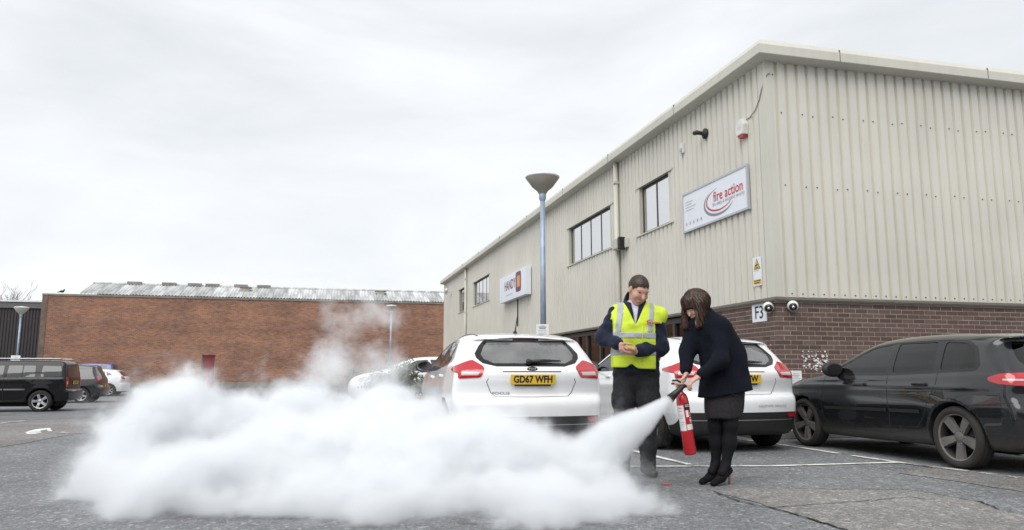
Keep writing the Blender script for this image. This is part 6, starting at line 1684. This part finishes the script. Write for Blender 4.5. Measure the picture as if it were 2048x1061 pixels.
for w_, e_, t_ in ((wh1, we1, 0.16), (wh2, we2, 0.12)):
    c_ = w_ + (e_ - w_) * (t_ * 0.3); Mx = Matrix.Translation(c_) @ (e_ - w_).to_track_quat('Z', 'Y').to_matrix().to_4x4()
    bl = MB()
    for o_ in (-0.007, 0.002, 0.010): bl.lathe([(0.027, o_ - 0.003), (0.031, o_), (0.027, o_ + 0.003)], 18, Mx)
    bl.build('bracelet', M_GOLD, wom)

# ---------------------------------------------------------------- fire extinguisher in her hands
YE = 6.42
ex_t, ex_b = PX(1362, 784, YE), PX(1381, 909, YE + 0.02)
ext = empty('fire_extinguisher', ex_b, 0, 'red fire extinguisher with black horn, hanging from the hands of the person in navy coat', 'fire extinguisher')
ax_ = (ex_t - ex_b); EL = ax_.length; EM = (ax_.to_track_quat('Z', 'Y')).to_matrix().to_4x4()
M_EXT = simple('extinguisher_red', (0.50, 0.012, 0.018), 0.3, 0.06, coat=0.6, coatr=0.05)
RE = 0.051
MB().lathe([(0.001, 0.0), (RE * 0.9, 0.0), (RE, 0.012), (RE, EL - 0.085), (RE * 0.93, EL - 0.05), (RE * 0.72, EL - 0.022), (RE * 0.42, EL - 0.006), (0.017, EL), (0.017, EL + 0.02), (0.001, EL + 0.02)], 36, EM).build('cylinder', M_EXT, ext)
def label_patch(name, z0, z1, a0, a1, mat, off=0.0008):
    n = 14; vs = []; fs = []
    for i in range(n + 1):
        a = a0 + (a1 - a0) * i / n
        for z in (z0, z1): vs.append((math.cos(a) * (RE + off), math.sin(a) * (RE + off), z))
        if i: fs.append((2 * i - 2, 2 * i, 2 * i + 1, 2 * i - 1))
    return MB().add(vs, fs, True, EM).build(name, mat, ext)
# angles: the cylinder's own frame turned so that a = PHI looks at the camera
cl = EM.to_3x3().inverted() @ Vector((0, -1, 0)); PHI = math.atan2(cl.y, cl.x)
rt = EM.to_3x3().inverted() @ Vector((1, 0, 0)); SG = 1 if (math.cos(PHI) * rt.y - math.sin(PHI) * rt.x) > 0 else -1
M_LABW = simple('label_white', (0.78, 0.78, 0.77), 0.5, 0.04); 
def deg(a): return PHI + SG * math.radians(a)
def lab(name, z0, z1, d0, d1, mat, off=0.0008):
    a, b = sorted((deg(d0), deg(d1))); return label_patch(name, z0, z1, a, b, mat, off)
lab('label', 0.20, 0.41, -85, -12, M_LABW); lab('label', 0.37, 0.425, -5, 62, M_INK); lab('label', 0.205, 0.25, -5, 75, M_LABW, 0.0010)
lab('label', 0.31, 0.365, 2, 28, M_LABW, 0.0010); lab('label', 0.272, 0.292, 30, 55, M_LABW, 0.0010)
for z in (0.395, 0.408): lab('print_line', z, z + 0.005, 4, 50, M_LABW, 0.0014)
for i, z in enumerate((0.24, 0.255, 0.27, 0.30, 0.315, 0.33, 0.36, 0.385)): lab('print_line', z, z + 0.004, -70, -30 + (i % 3) * 5, M_EXT if i == 7 else simple('print_grey', (0.3, 0.3, 0.3), 0.6) if i == 0 else bpy.data.materials['print_grey'], 0.0014)
for i, z in enumerate((0.262, 0.30, 0.32, 0.34)): lab('print_line', z, z + 0.004, 32, 66 - 4 * i, M_LABW, 0.0014)
# valve, handles, pin and horn
tp = ex_t - ex_b
hx = Vector((-0.82, -0.1, 0.1)).normalized()
MB().tube([tp + Vector((0, 0, 0.012)), tp + Vector((0.0, 0, 0.05))], [0.017, 0.015], 12).tube([tp + Vector((0, 0, 0.04)), tp + Vector((0, 0, 0.04)) + hx * 0.04], [0.013, 0.011], 10).build('valve', simple('brass', (0.52, 0.36, 0.14), 0.35, metal=0.9), ext)
MB().tube([tp + Vector((0.02, 0, 0.056)), tp + Vector((0, 0, 0.064)) + hx * 0.03, tp + Vector((0, 0, 0.058)) + hx * 0.08], [0.009, 0.010, 0.008], 8).build('handle', M_INK, ext)
MB().tube([tp + Vector((0.0, 0, 0.078)), tp + Vector((0, 0, 0.092)) + hx * 0.03, tp + Vector((0, 0, 0.082)) + hx * 0.075], [0.008, 0.009, 0.007], 8).build('lever', M_INK, ext)
h0, h1 = PX(1366, 773, YE - 0.07) - ex_b, PX(1340, 798, YE - 0.09) - ex_b
HMx = Matrix.Translation(h0) @ (h1 - h0).to_track_quat('Z', 'Y').to_matrix().to_4x4(); HL = (h1 - h0).length
MB().tube([tp + Vector((0.01, -0.01, 0.035)), tp + Vector((0.035, -0.05, 0.045)), h0 + (h0 - h1) * 0.12, h0], 0.009, 8).build('hose', M_INK, ext)
MB().lathe([(0.014, -0.01), (0.019, 0.0), (0.024, HL * 0.45), (0.037, HL), (0.033, HL), (0.021, HL * 0.45), (0.012, 0.01)], 28, HMx).build('horn', simple('horn_black', (0.014, 0.014, 0.015), 0.4), ext)
HORN_END = h1 + ex_b; HORN_DIR = (h1 - h0).normalized()
# red safety seal dropped on the tarmac
rs_ = G(1331, 971)
sl = empty('safety_seal', rs_, 0.4, 'small red plastic seal lying on the tarmac near the feet', 'seal')
MB().box((-0.032, -0.02, 0.0), (0.03, 0.022, 0.012), None, 0.004).build('tab', M_EXT, sl); MB().tube([(0.03, 0, 0.006), (0.05, 0.02, 0.006), (0.06, -0.01, 0.005), (0.04, -0.03, 0.005)], 0.003, 6).build('tail', M_EXT, sl)
# ================================================================ SIGNS AND FITTINGS
M_SIGNW = simple('sign_white', (0.76, 0.79, 0.85), 0.35, 0.03); M_SIGNF = simple('sign_frame', (0.50, 0.52, 0.54), 0.4, 0.06, metal=0.4)
M_SRED = simple('sign_red', (0.50, 0.06, 0.055), 0.5); M_SGREY = simple('sign_grey', (0.22, 0.24, 0.28), 0.5); M_SLG = simple('sign_print_pale', (0.42, 0.44, 0.47), 0.5)
M_SPINK = simple('sign_print_pink', (0.66, 0.50, 0.52), 0.5); M_PURPLE = simple('sign_purple', (0.13, 0.055, 0.10), 0.5); M_ORANGE = simple('sign_orange', (0.78, 0.30, 0.06), 0.5)
M_WPL = simple('white_plastic', (0.70, 0.70, 0.68), 0.4, 0.06); M_YSIGN = simple('warning_yellow', (0.70, 0.47, 0.03), 0.45)
LW = Matrix(((0, 0, -1, 0), (-1, 0, 0, 0), (0, 1, 0, 0), (0, 0, 0, 1)))         # sheet facing out of the long wall
EW = Matrix(((1, 0, 0, 0), (0, 0, -1, 0), (0, 1, 0, 0), (0, 0, 0, 1)))          # sheet facing out of the end wall
def flat(name, polys, mat, parent, M, z=0.002):
    mb = MB()
    for p in polys: mb.add([(a, b, z) for a, b in p], [list(range(len(p)))], False, M)
    return mb.build(name, mat, parent)
def rect(x0, y0, x1, y1): return [(x0, y0), (x1, y0), (x1, y1), (x0, y1)]
def board(name, label, cat, loc, M, w_, h_, t=0.03, frame=0.0, fm=None, mat=None):
    e = empty(name, loc, BA, label, cat)
    MB().box((-w_ / 2, -h_ / 2, -t), (w_ / 2, h_ / 2, 0), M).build('panel', mat or M_SIGNW, e)
    if frame:
        f_ = MB(); a, b, k = w_ / 2, h_ / 2, frame
        for lo, hi in (((-a - k * .3, -b - k * .3, -t), (a + k * .3, -b + k, 0.012)), ((-a - k * .3, b - k, -t), (a + k * .3, b + k * .3, 0.012)), ((-a - k * .3, -b + k, -t), (-a + k, b - k, 0.012)), ((a - k, -b + k, -t), (a + k * .3, b - k, 0.012))): f_.box(lo, hi, M)
        f_.build('frame', fm or M_SIGNF, e)
    return e
# company board on the long wall
W_, H_ = 2.36, 0.77
sb = board('company_sign', 'framed white board reading fire action with red and grey swoosh, on the long wall', 'sign', BW(-0.085, 1.72, 4.07), LW, W_, H_, 0.035, 0.028)
def crescent(cx, cy, rx, ry, a0, a1, wmax, n=40, shift=0.0):
    o, i_ = [], []
    for k in range(n + 1):
        t = k / n; a = math.radians(a0 + (a1 - a0) * t); w_ = wmax * math.sin(math.pi * t) ** 0.8
        o.append((cx + rx * math.cos(a), cy + ry * math.sin(a))); i_.append((cx + (rx - w_) * math.cos(a), cy + (ry - w_ * 0.8) * math.sin(a)))
    return [[o[k], o[k + 1], i_[k + 1], i_[k]] for k in range(n)]
flat('swoosh_red', crescent(0.22, 0.0, 0.47, 0.215, 95, 350, 0.042), M_SRED, sb, LW, 0.003)
flat('swoosh_grey', crescent(0.20, -0.035, 0.54, 0.265, 125, 340, 0.065), M_SGREY, sb, LW, 0.0025)
text_obj('sign_text', 'fire action', 0.262, M_SRED, sb, LW @ Matrix.Translation((0.53, 0.06, 0.003)), 0.001, 0.003, 0.95)
text_obj('sign_text', 'fire safety & electronic security', 0.098, M_SLG, sb, LW @ Matrix.Translation((0.53, -0.07, 0.003)), 0.001, 0.0, 0.88)
for k, l_ in enumerate((0.30, 0.26, 0.42, 0.34)): flat('print_line', [rect(-1.07, 0.19 - k * 0.055, -1.07 + l_, 0.205 - k * 0.055)], M_SLG, sb, LW, 0.003)
for k in range(5):
    cx, cy = -1.04 + k * 0.145, -0.235
    flat('icon_ring', [[(cx + .042 * math.cos(a), cy + .042 * math.sin(a)), (cx + .042 * math.cos(b), cy + .042 * math.sin(b)), (cx + .038 * math.cos(b), cy + .038 * math.sin(b)), (cx + .038 * math.cos(a), cy + .038 * math.sin(a))] for a, b in [(2 * math.pi * i / 20, 2 * math.pi * (i + 1) / 20) for i in range(20)]], M_SPINK, sb, LW, 0.003)
    flat('icon_mark', [[(cx - .012, cy - .025), (cx + .016, cy - .025), (cx + .008 + .004 * k, cy + .026), (cx - .008, cy + .022)]], M_SGREY if k else M_SRED, sb, LW, 0.003)
# light box further along
hb = board('shop_sign', 'deep white light box reading HANDY with purple and orange emblem', 'sign', BW(-0.27, 16.03, 4.09), LW, 3.78, 0.96, 0.2)
text_obj('sign_text', 'HANDY', 0.50, M_PURPLE, hb, LW @ Matrix.Translation((-0.30, 0.06, 0.003)), 0.001, 0.006, 0.92)
def rr_(cx, cy, a, b, r): return [(cx + p[0], cy + p[1]) for p in round_poly([(-a, -b), (a, -b), (a, b), (-a, b)], r, 4)]
flat('emblem', [rr_(0.93, 0.06, 0.37, 0.36, 0.14)], M_PURPLE, hb, LW, 0.003); flat('emblem_inner', [rr_(0.95, 0.07, 0.21, 0.20, 0.06)], M_ORANGE, hb, LW, 0.005)
flat('emblem_bar', [rect(0.90, 0.0, 0.925, 0.14), rect(0.975, 0.0, 1.0, 0.14)], simple('sign_pale_orange', (0.82, 0.50, 0.25), 0.5), hb, LW, 0.007)
flat('print_line', [rect(-0.9, -0.30, 0.1, -0.27)], M_SLG, hb, LW, 0.003)
MB().tube([BW(-0.075, 15.95, 3.6), BW(-0.075, 15.95, 2.62)], 0.018, 8).build('cable_drop', M_INK); tag(bpy.data.objects['cable_drop'], 'dark cable hanging below the HANDY light box', 'cable')
# bay number at the corner
f3 = board('unit_sign', 'white square sign reading F3 at the corner under the cladding', 'sign', BW(-0.012, 0.49, 1.915), LW, 0.42, 0.30, 0.012)
text_obj('sign_text', 'F3', 0.30, M_INK, f3, LW @ Matrix.Translation((0, -0.005, 0.002)), 0.001, 0.002, 0.92)
# camera warning sign
cw = board('warning_sign', 'tall white notice with yellow camera warning triangle on the cladding near the corner', 'sign', BW(-0.06, 0.415, 2.595), LW, 0.25, 0.48, 0.006)
flat('triangle_border', [[(-0.10, 0.035), (0.10, 0.035), (0, 0.215)]], M_INK, cw, LW, 0.002); flat('triangle', [[(-0.082, 0.045), (0.082, 0.045), (0, 0.192)]], M_YSIGN, cw, LW, 0.004)
flat('camera_mark', [[(-0.05, 0.10), (0.02, 0.125), (0.03, 0.10), (-0.03, 0.08)], rect(-0.045, 0.055, 0.045, 0.066)], M_INK, cw, LW, 0.006)
flat('print_line', [rect(-0.09, 0.005, 0.06, 0.015)], M_SLG, cw, LW, 0.003); flat('yellow_strip', [rect(-0.11, -0.215, 0.11, -0.135)], M_YSIGN, cw, LW, 0.003); flat('print_line', [rect(-0.095, -0.165, 0.095, -0.15), rect(-0.095, -0.2, 0.07, -0.185)], M_INK, cw, LW, 0.005)
# alarm box and its cable
al = empty('alarm_box', BW(-0.05, 0.62, 5.1), BA, 'white hexagonal alarm sounder with red base high by the corner', 'alarm')
hexp = [(-0.06, 0.17), (0.06, 0.17), (0.135, 0.06), (0.10, -0.11), (-0.10, -0.11), (-0.135, 0.06)]
MB().prism(hexp, 0, 0.085, LW).prism([(p[0] * 0.9, p[1] * 0.92) for p in hexp], 0.085, 0.10, LW).build('cover', M_WPL, al)
MB().prism([(-0.098, -0.112), (0.098, -0.112), (0.065, -0.155), (-0.065, -0.155)][::-1], 0, 0.08, LW).build('strobe', M_SRED, al)
flat('print_line', [rect(-0.06, 0.02, 0.06, 0.03), rect(-0.05, -0.01, 0.05, 0.0)], M_SPINK, al, LW, 0.103)
cabm = simple('cable_grey', (0.25, 0.25, 0.24), 0.6)
o = MB().tube([BW(0.05, -0.06, 5.86), BW(-0.01, -0.064, 5.82), BW(-0.062, 0.04, 5.6), BW(-0.06, 0.12, 5.45), BW(-0.06, 0.26, 5.31), BW(-0.058, 0.42, 5.25), BW(-0.058, 0.6, 5.24)], 0.008, 6).build('alarm_cable', cabm); tag(o, 'thin grey cable looping from the eaves corner to the alarm box', 'cable')
# black camera on a round base, small white sensor
bc = empty('security_camera', BW(-0.05, 1.95, 5.44), BA, 'black security camera on round base high on the cladding', 'camera')
MB().lathe([(0.001, 0), (0.10, 0), (0.10, 0.03), (0.06, 0.05), (0.03, 0.09), (0.001, 0.09)], 20, LW).build('base', M_INK, bc); MB().tube([LW @ Vector((0, 0, 0.08)), LW @ Vector((-0.06, 0.03, 0.15)), LW @ Vector((-0.14, 0.04, 0.17))], [0.035, 0.045, 0.04], 12).build('head', M_INK, bc)
se = empty('motion_sensor', BW(-0.05, 2.87, 5.42), BA, 'small white sensor box on the cladding above the company sign', 'sensor')
MB().box((-0.06, -0.1, 0), (0.06, 0.1, 0.05), LW, 0.008).build('case', M_WPL, se); MB().box((-0.04, -0.07, 0.05), (0.04, 0.0, 0.065), LW, 0.005).build('lens', M_SLG, se)
# bulkhead lamp by the downpipe
fl = empty('wall_light', BW(-0.05, 5.92, 3.98), BA, 'beige wall light with black rim beside the downpipe', 'light')
MB().box((-0.06, -0.11, 0), (0.2, 0.11, 0.07), LW, 0.01).build('bracket', M_TRIM, fl); MB().box((-0.02, -0.15, 0.05), (0.09, 0.15, 0.20), LW, 0.015).build('rim', M_INK, fl); MB().box((-0.30, -0.13, 0.05), (-0.021, 0.13, 0.24), LW, 0.03).build('housing', M_LHEAD2, fl)
# dome cameras either side of the corner
def dome(loc, M, label):
    e = empty('dome_camera', loc, BA, label, 'camera', 'dome cameras at the corner of the trading unit')
    MB().lathe([(0.001, 0), (0.065, 0), (0.07, 0.03), (0.06, 0.05)], 20, M).build('base', M_WPL, e)
    Mh = M @ Matrix.Translation((0, 0, 0.07))
    MB().lathe([(0.088 * math.sin(a), -0.088 * math.cos(a)) for a in [math.pi * i / 10 for i in range(11)]], 22, Mh).build('shell', M_WPL, e)
    lk = M.to_3x3().inverted() @ (Matrix.Rotation(-BA, 3, 'Z') @ Vector((-0.25, -0.93, -0.3)).normalized())
    Ml = Mh @ lk.to_track_quat('Z', 'Y').to_matrix().to_4x4()
    MB().lathe([(0.064, 0.062), (0.061, 0.068), (0.045, 0.083), (0.0, 0.0935)], 20, Ml).build('window', M_TRIMG, e); MB().lathe([(0.022, 0.092), (0.022, 0.10), (0.001, 0.10)], 14, Ml).build('lens', M_MIRR, e)
dome(BW(-0.0, 0.13, 1.975), LW, 'white dome camera on the long wall beside the F3 sign'); dome(BW(0.24, -0.0, 1.985), EW, 'white dome camera on the end wall round the corner from the F3 sign')
# small camera at the far end of the long wall
ec = empty('security_camera', BW(-0.05, 30.3, 5.35), BA, 'small white bullet camera at the far end of the long wall', 'camera')
MB().box((-0.06, -0.12, 0), (0.06, 0.12, 0.06), LW, 0.01).build('base', M_WPL, ec); MB().tube([LW @ Vector((0, 0, 0.06)), LW @ Vector((-0.05, 0.05, 0.25))], 0.03, 8).tube([LW @ Vector((0.1, 0.12, 0.3)), LW @ Vector((-0.35, 0.0, 0.25))], 0.08, 12).build('body', M_WPL, ec)
# paper notice and torn poster on the end wall
nt_ = board('paper_notice', 'white printed notice stuck low on the end wall beside the black car', 'notice', BW(0.275, -0.004, 0.785), EW, 0.215, 0.36, 0.003, mat=M_LABW)
for k in range(11): flat('print_line', [rect(-0.08 + (0.03 if k in (0, 2) else 0), 0.13 - k * 0.026, 0.08 - (0.03 if k in (0, 2) else 0.01 * (k % 3)), 0.139 - k * 0.026)], M_SGREY if k in (1, 2) else M_SLG, nt_, EW, 0.001)
def torn(name, label, loc, M, w_, h_, n, seed):
    rnd = random.Random(seed); mb = MB()
    for _ in range(n):
        cx, cy = rnd.uniform(-w_, w_), rnd.uniform(-h_, h_)
        if rnd.random() < 0.45: cy = round(cy / 0.075) * 0.075 + 0.03
        if rnd.random() < 0.3: cx = rnd.choice((-w_, w_, 0.02)) + rnd.uniform(-.02, .02)
        a, b = rnd.uniform(0.006, 0.03), rnd.uniform(0.005, 0.022); k = rnd.randint(5, 8)
        mb.add([(cx + a * rnd.uniform(0.5, 1.2) * math.cos(2 * math.pi * i / k), cy + b * rnd.uniform(0.5, 1.2) * math.sin(2 * math.pi * i / k), 0.003 + rnd.uniform(0, 0.002)) for i in range(k)], [list(range(k))], False, M)
    e = empty(name, loc, BA, label, 'poster'); tag(mb.build('paper_scrap', M_LABW, e), kind='stuff'); return e
torn('torn_poster', 'scraps of a torn white poster left on the end wall bricks', BW(0.64, -0.002, 1.09), EW, 0.22, 0.14, 85, 5)
torn('torn_poster', 'few scraps of white paper on the long wall bricks', BW(-0.002, 0.34, 1.27), LW, 0.14, 0.07, 18, 6)
# notices on the lamp posts
def post_notice(lp, z, label, w_, h_):
    e = empty('notice_plate', lp.location + Vector((-0.02, -0.09, z)), 0.0, label, 'sign')
    MB().box((-w_ / 2, -h_ / 2, 0), (w_ / 2, h_ / 2, 0.01), FR).build('panel', M_LABW, e)
    for k, (l_, t_) in enumerate(((0.3, .007), (0.62, .02), (0.5, .02), (0.7, .006), (0.66, .006), (0.68, .006))): flat('print_line', [rect(-w_ * l_ / 2, h_ * (0.34 - k * 0.13), w_ * l_ / 2, h_ * (0.34 - k * 0.13) + t_)], M_SGREY, e, FR, 0.0115)
    MB().box((-0.05, -0.02, -0.06), (0.05, 0.02, -0.001), FR).build('clamp', M_GALV, e)
post_notice(lp1, 1.79, 'white printed notice clamped to the tall lamp post', 0.25, 0.24)
dlp = lp3.location; post_notice(lp3, 1.95, 'blank-looking white plate clamped to the lamp post by the dark shed', 0.55, 0.42)

# ================================================================ PLANTING
M_LEAF = None
def leaf_mat(name, cols):
    m, nt, b = newmat(name); ge = nd(nt, 'ShaderNodeNewGeometry')
    nt.links.new(ramp(nt, ge.outputs['Random Per Island'], [(0.0, cols[0]), (0.5, cols[1]), (1.0, cols[2])]), b.inputs['Base Color']); setin(b, rough=0.45, spec=0.5); return m
M_LEAF = leaf_mat('shrub_leaf', [(0.030, 0.050, 0.018), (0.075, 0.11, 0.03), (0.19, 0.19, 0.05)])
def shrub(loc, rx, ry, h, n, seed, label):
    rnd = random.Random(seed); e = empty('shrub', loc, 0, label, 'shrub', 'evergreen shrubs in the planting bed'); st = MB(); lf = MB()
    tips = []
    for i in range(26):
        a = rnd.uniform(0, 6.28); q = math.sqrt(rnd.random()); tip = Vector((math.cos(a) * rx * q, math.sin(a) * ry * q, h * (1.05 - 0.5 * q * q) * rnd.uniform(0.7, 1.12)))
        mid = tip * 0.5 + Vector((rnd.uniform(-.08, .08), rnd.uniform(-.08, .08), 0.1)); st.tube([Vector((tip.x * .1, tip.y * .1, 0)), mid, tip], [0.016, 0.011, 0.004], 5); tips.append((mid, tip))
    for i in range(n):
        m_, t_ = rnd.choice(tips); p = m_.lerp(t_, rnd.random() ** 0.7 * 1.05) + Vector((rnd.gauss(0, .09), rnd.gauss(0, .09), rnd.gauss(0, .07)))
        if p.z < 0.02: continue
        L = rnd.uniform(0.05, 0.10); d = Vector((rnd.uniform(-1, 1), rnd.uniform(-1, 1), rnd.uniform(-.3, 1))).normalized(); s_ = d.cross(Vector((rnd.uniform(-1, 1), rnd.uniform(-1, 1), rnd.uniform(-1, 1)))).normalized() * L * 0.26; up = s_.cross(d).normalized() * L * 0.1
        lf.add([p, p + d * L * .45 + s_ + up, p + d * L, p + d * L * .45 - s_ + up], [(0, 1, 2), (0, 2, 3)])
    st.build('stem', M_BARK, e); tag(lf.build('foliage', M_LEAF, e), kind='stuff')
bed = [AY(650, 790, 20.8), AY(900, 790, 20.8)]
for i, (px, Y, rx, h, n, lb) in enumerate(((812, 19.4, 0.62, 1.22, 2300, 'tallest leafy evergreen shrub beside the mirror of the white car GD67 WFH'), (775, 20.2, 0.55, 1.0, 1500, 'leafy evergreen shrub at the foot of the far lamp post, dimmed by smoke'), (748, 18.8, 0.34, 0.72, 700, 'low evergreen shrub in front of the bonnet of the far white car'), (712, 25.5, 0.6, 1.08, 900, 'dark evergreen shrub behind the bonnet of the far white car'))):
    p = AY(px, 760, Y); shrub((p.x, Y, gz(p.x, Y)), rx, rx * 0.8, h, n, 60 + i, lb)
M_SOIL = simple('soil', (0.045, 0.032, 0.022), 0.95, 0.3, 6, 0.6, 30)
sp_ = [AY(720, 700, 18.2), AY(880, 700, 18.2), AY(880, 700, 20.9), AY(700, 700, 20.9)]
sheet('planting_bed', [(p.x, p.y) for p in sp_], M_SOIL, 0.03, 8, 0.01, 0.3)
# small bird on the warehouse parapet
bw = WH - RX * 11.03 + RX * whx(113); bw.z = WHH
bird = empty('bird', bw, BA, 'small dark bird perched on the brick warehouse parapet', 'bird')
Blob().ell((0, 0.1, 0.16), (0.14, 0.06, 0.075), 0.03).ell((0.12, 0.1, 0.26), (0.05, 0.045, 0.05), 0.05).cone((0.16, 0.1, 0.26), (0.2, 0.1, 0.25), 0.015, 0.006, 0.01).cone((-0.1, 0.1, 0.14), (-0.26, 0.1, 0.10), 0.04, 0.02, 0.03).cone((0.02, 0.08, 0.1), (0.02, 0.08, 0.0), 0.01, 0.01).cone((0.0, 0.12, 0.1), (0.0, 0.12, 0.0), 0.01, 0.01).mesh('body', 0.02, M_INK, bird)
# ================================================================ SMOKE (carbon dioxide cloud)
# (centre, radii) in metres of the billows; wisps are thinner
BILLOWS = [((-2.92, 7.0, 0.24), (0.80, 1.05, 0.72)), ((-2.92, 6.05, 0.06), (0.52, 0.6, 0.38)), ((-2.25, 5.6, 0.05), (0.85, 0.72, 0.40)),
           ((-1.6, 6.8, 0.12), (1.35, 1.35, 0.50)), ((-0.35, 6.3, 0.12), (1.25, 1.2, 0.52)), ((-1.0, 5.4, 0.0), (1.2, 0.75, 0.38)), ((0.15, 5.25, 0.0), (0.9, 0.65, 0.33)),
           ((0.55, 5.85, 0.05), (0.52, 0.62, 0.33)), ((-2.25, 9.3, 0.25), (1.45, 1.6, 0.46)), ((-1.25, 8.2, 0.25), (0.7, 1.3, 0.55))]
WISPS = [((-2.05, 8.9, 1.0), (0.50, 0.4, 0.72)), ((-1.62, 8.9, 1.05), (0.42, 0.4, 0.78)), ((-1.9, 8.8, 1.5), (0.62, 0.4, 0.48)), ((-2.1, 8.4, .8), (0.8, 0.5, 0.5)), ((0.86, 6.75, 0.38), (0.30, 0.35, 0.48)), ((-1.35, 8.7, 1.0), (.3, .3, .35)), ((-0.95, 7.6, 0.45), (0.9, 0.5, 0.5)), ((0.95, 6.3, 0.05), (0.35, 0.6, 0.22))]
JET0, JET1 = HORN_END.copy(), Vector((0.50, 6.06, 0.16))
def smoke_material():
    m = bpy.data.materials.new('carbon_dioxide_smoke'); m.use_nodes = True
    nt = m.node_tree; nt.nodes.clear()
    o = nt.nodes.new('ShaderNodeOutputMaterial')
    co = nd(nt, 'ShaderNodeTexCoord').outputs['Object']
    nz = nd(nt, 'ShaderNodeTexNoise', {'Vector': co, 'Scale': 1.7, 'Detail': 5.0, 'Roughness': 0.66})
    nf = nz.outputs['Fac']
    def M1(op, a, b=None, c=None):
        n = nt.nodes.new('ShaderNodeMath'); n.operation = op
        for i, v in enumerate((a, b, c)):
            if v is None: continue
            if isinstance(v, bpy.types.NodeSocket): nt.links.new(v, n.inputs[i])
            else: n.inputs[i].default_value = v
        return n.outputs[0]
    def ell(c, r):
        mp = nd(nt, 'ShaderNodeMapping', {'Vector': co, 'Location': tuple(-c[i] / r[i] for i in range(3)), 'Scale': tuple(1 / x for x in r)})
        L = nd(nt, 'ShaderNodeVectorMath', {0: mp.outputs[0]}, operation='LENGTH')
        return M1('SUBTRACT', 1.0, L.outputs['Value'])
    def union(lst, k):
        a = ell(*lst[0])
        for q in lst[1:]: a = M1('SMOOTH_MAX', a, ell(*q), k)
        return a
    nn = M1('SUBTRACT', nf, 0.5)
    core = union(BILLOWS, 0.25)
    d1 = M1('MULTIPLY', M1('ADD', core, M1('MULTIPLY_ADD', nn, 1.85, 0.0)), 3.0)
    d1 = M1('MINIMUM', M1('MAXIMUM', d1, 0.0), 1.0)
    d1 = M1('MULTIPLY', M1('MULTIPLY', d1, d1), 8.0)
    halo = M1('MULTIPLY', M1('ADD', core, M1('MULTIPLY_ADD', nn, 2.9, 0.22)), 1.3)
    halo = M1('MINIMUM', M1('MAXIMUM', halo, 0.0), 1.0)
    d1 = M1('ADD', d1, M1('MULTIPLY', M1('MULTIPLY', halo, halo), 1.6))
    wi = union(WISPS, 0.2)
    d2 = M1('MULTIPLY', M1('ADD', wi, M1('MULTIPLY_ADD', nn, 5.2, -0.34)), 0.9)
    d2 = M1('MULTIPLY', M1('MINIMUM', M1('MAXIMUM', d2, 0.0), 1.0), 3.0)
    # the jet from the horn: a cone about the segment JET0-JET1
    ax = JET1 - JET0; L = ax.length; ax = ax / L
    rel = nd(nt, 'ShaderNodeVectorMath', {0: co, 1: tuple(JET0)}, operation='SUBTRACT').outputs[0]
    t = nd(nt, 'ShaderNodeVectorMath', {0: rel, 1: tuple(ax)}, operation='DOT_PRODUCT').outputs['Value']
    pr = nd(nt, 'ShaderNodeVectorMath', {0: tuple(ax)}, operation='SCALE'); nt.links.new(t, pr.inputs['Scale'])
    rad = nd(nt, 'ShaderNodeVectorMath', {0: rel, 1: pr.outputs[0]}, operation='DISTANCE').outputs['Value']
    wd = M1('MULTIPLY_ADD', t, 0.23, 0.042)
    q = M1('SUBTRACT', 1.0, M1('DIVIDE', rad, M1('MAXIMUM', wd, 0.01)))
    q = M1('ADD', q, M1('MULTIPLY', nn, M1('MULTIPLY', t, 3.2)))
    q = M1('MULTIPLY', q, 1.5)
    q = M1('MINIMUM', M1('MAXIMUM', q, 0.0), 1.0)
    g0 = M1('GREATER_THAN', t, -0.01); g1 = M1('LESS_THAN', t, L * 1.05)
    dj = M1('MULTIPLY', M1('MULTIPLY', q, g0), M1('MULTIPLY', g1, M1('MAXIMUM', M1('MULTIPLY_ADD', t, -55.0, 60.0), 14.0)))
    den = M1('MAXIMUM', M1('MAXIMUM', d1, d2), dj)
    pv = nd(nt, 'ShaderNodeVolumePrincipled', {'Color': (0.970, 0.983, 0.998, 1), 'Density': den, 'Anisotropy': 0.0})
    nt.links.new(pv.outputs[0], o.inputs['Volume'])
    m.cycles.volume_step_rate = SMOKE_STEP
    return m
SMOKE_STEP = 0.15
def smoke_hull(X, Y, Z):
    d = np.full(X.shape, 9.0)
    for c, r in BILLOWS: d = np.minimum(d, d_ell(X, Y, Z, c, tuple(x * 1.34 + 0.03 for x in r)))
    for c, r in WISPS: d = np.minimum(d, d_ell(X, Y, Z, c, tuple(x * 1.16 + 0.03 for x in r)))
    d = np.minimum(d, d_cone(X, Y, Z, tuple(JET0), tuple(JET1), 0.06, 0.36))
    return np.maximum(d, 0.012 - Z)
sm = sdf_mesh('smoke_cloud', smoke_hull, (-4.9, 4.0, -0.1), (1.9, 11.9, 2.5), 0.10, smoke_material(), None, 1)
tag(sm, 'thick white cloud of extinguisher gas rolling over the car park', 'smoke', kind='stuff')
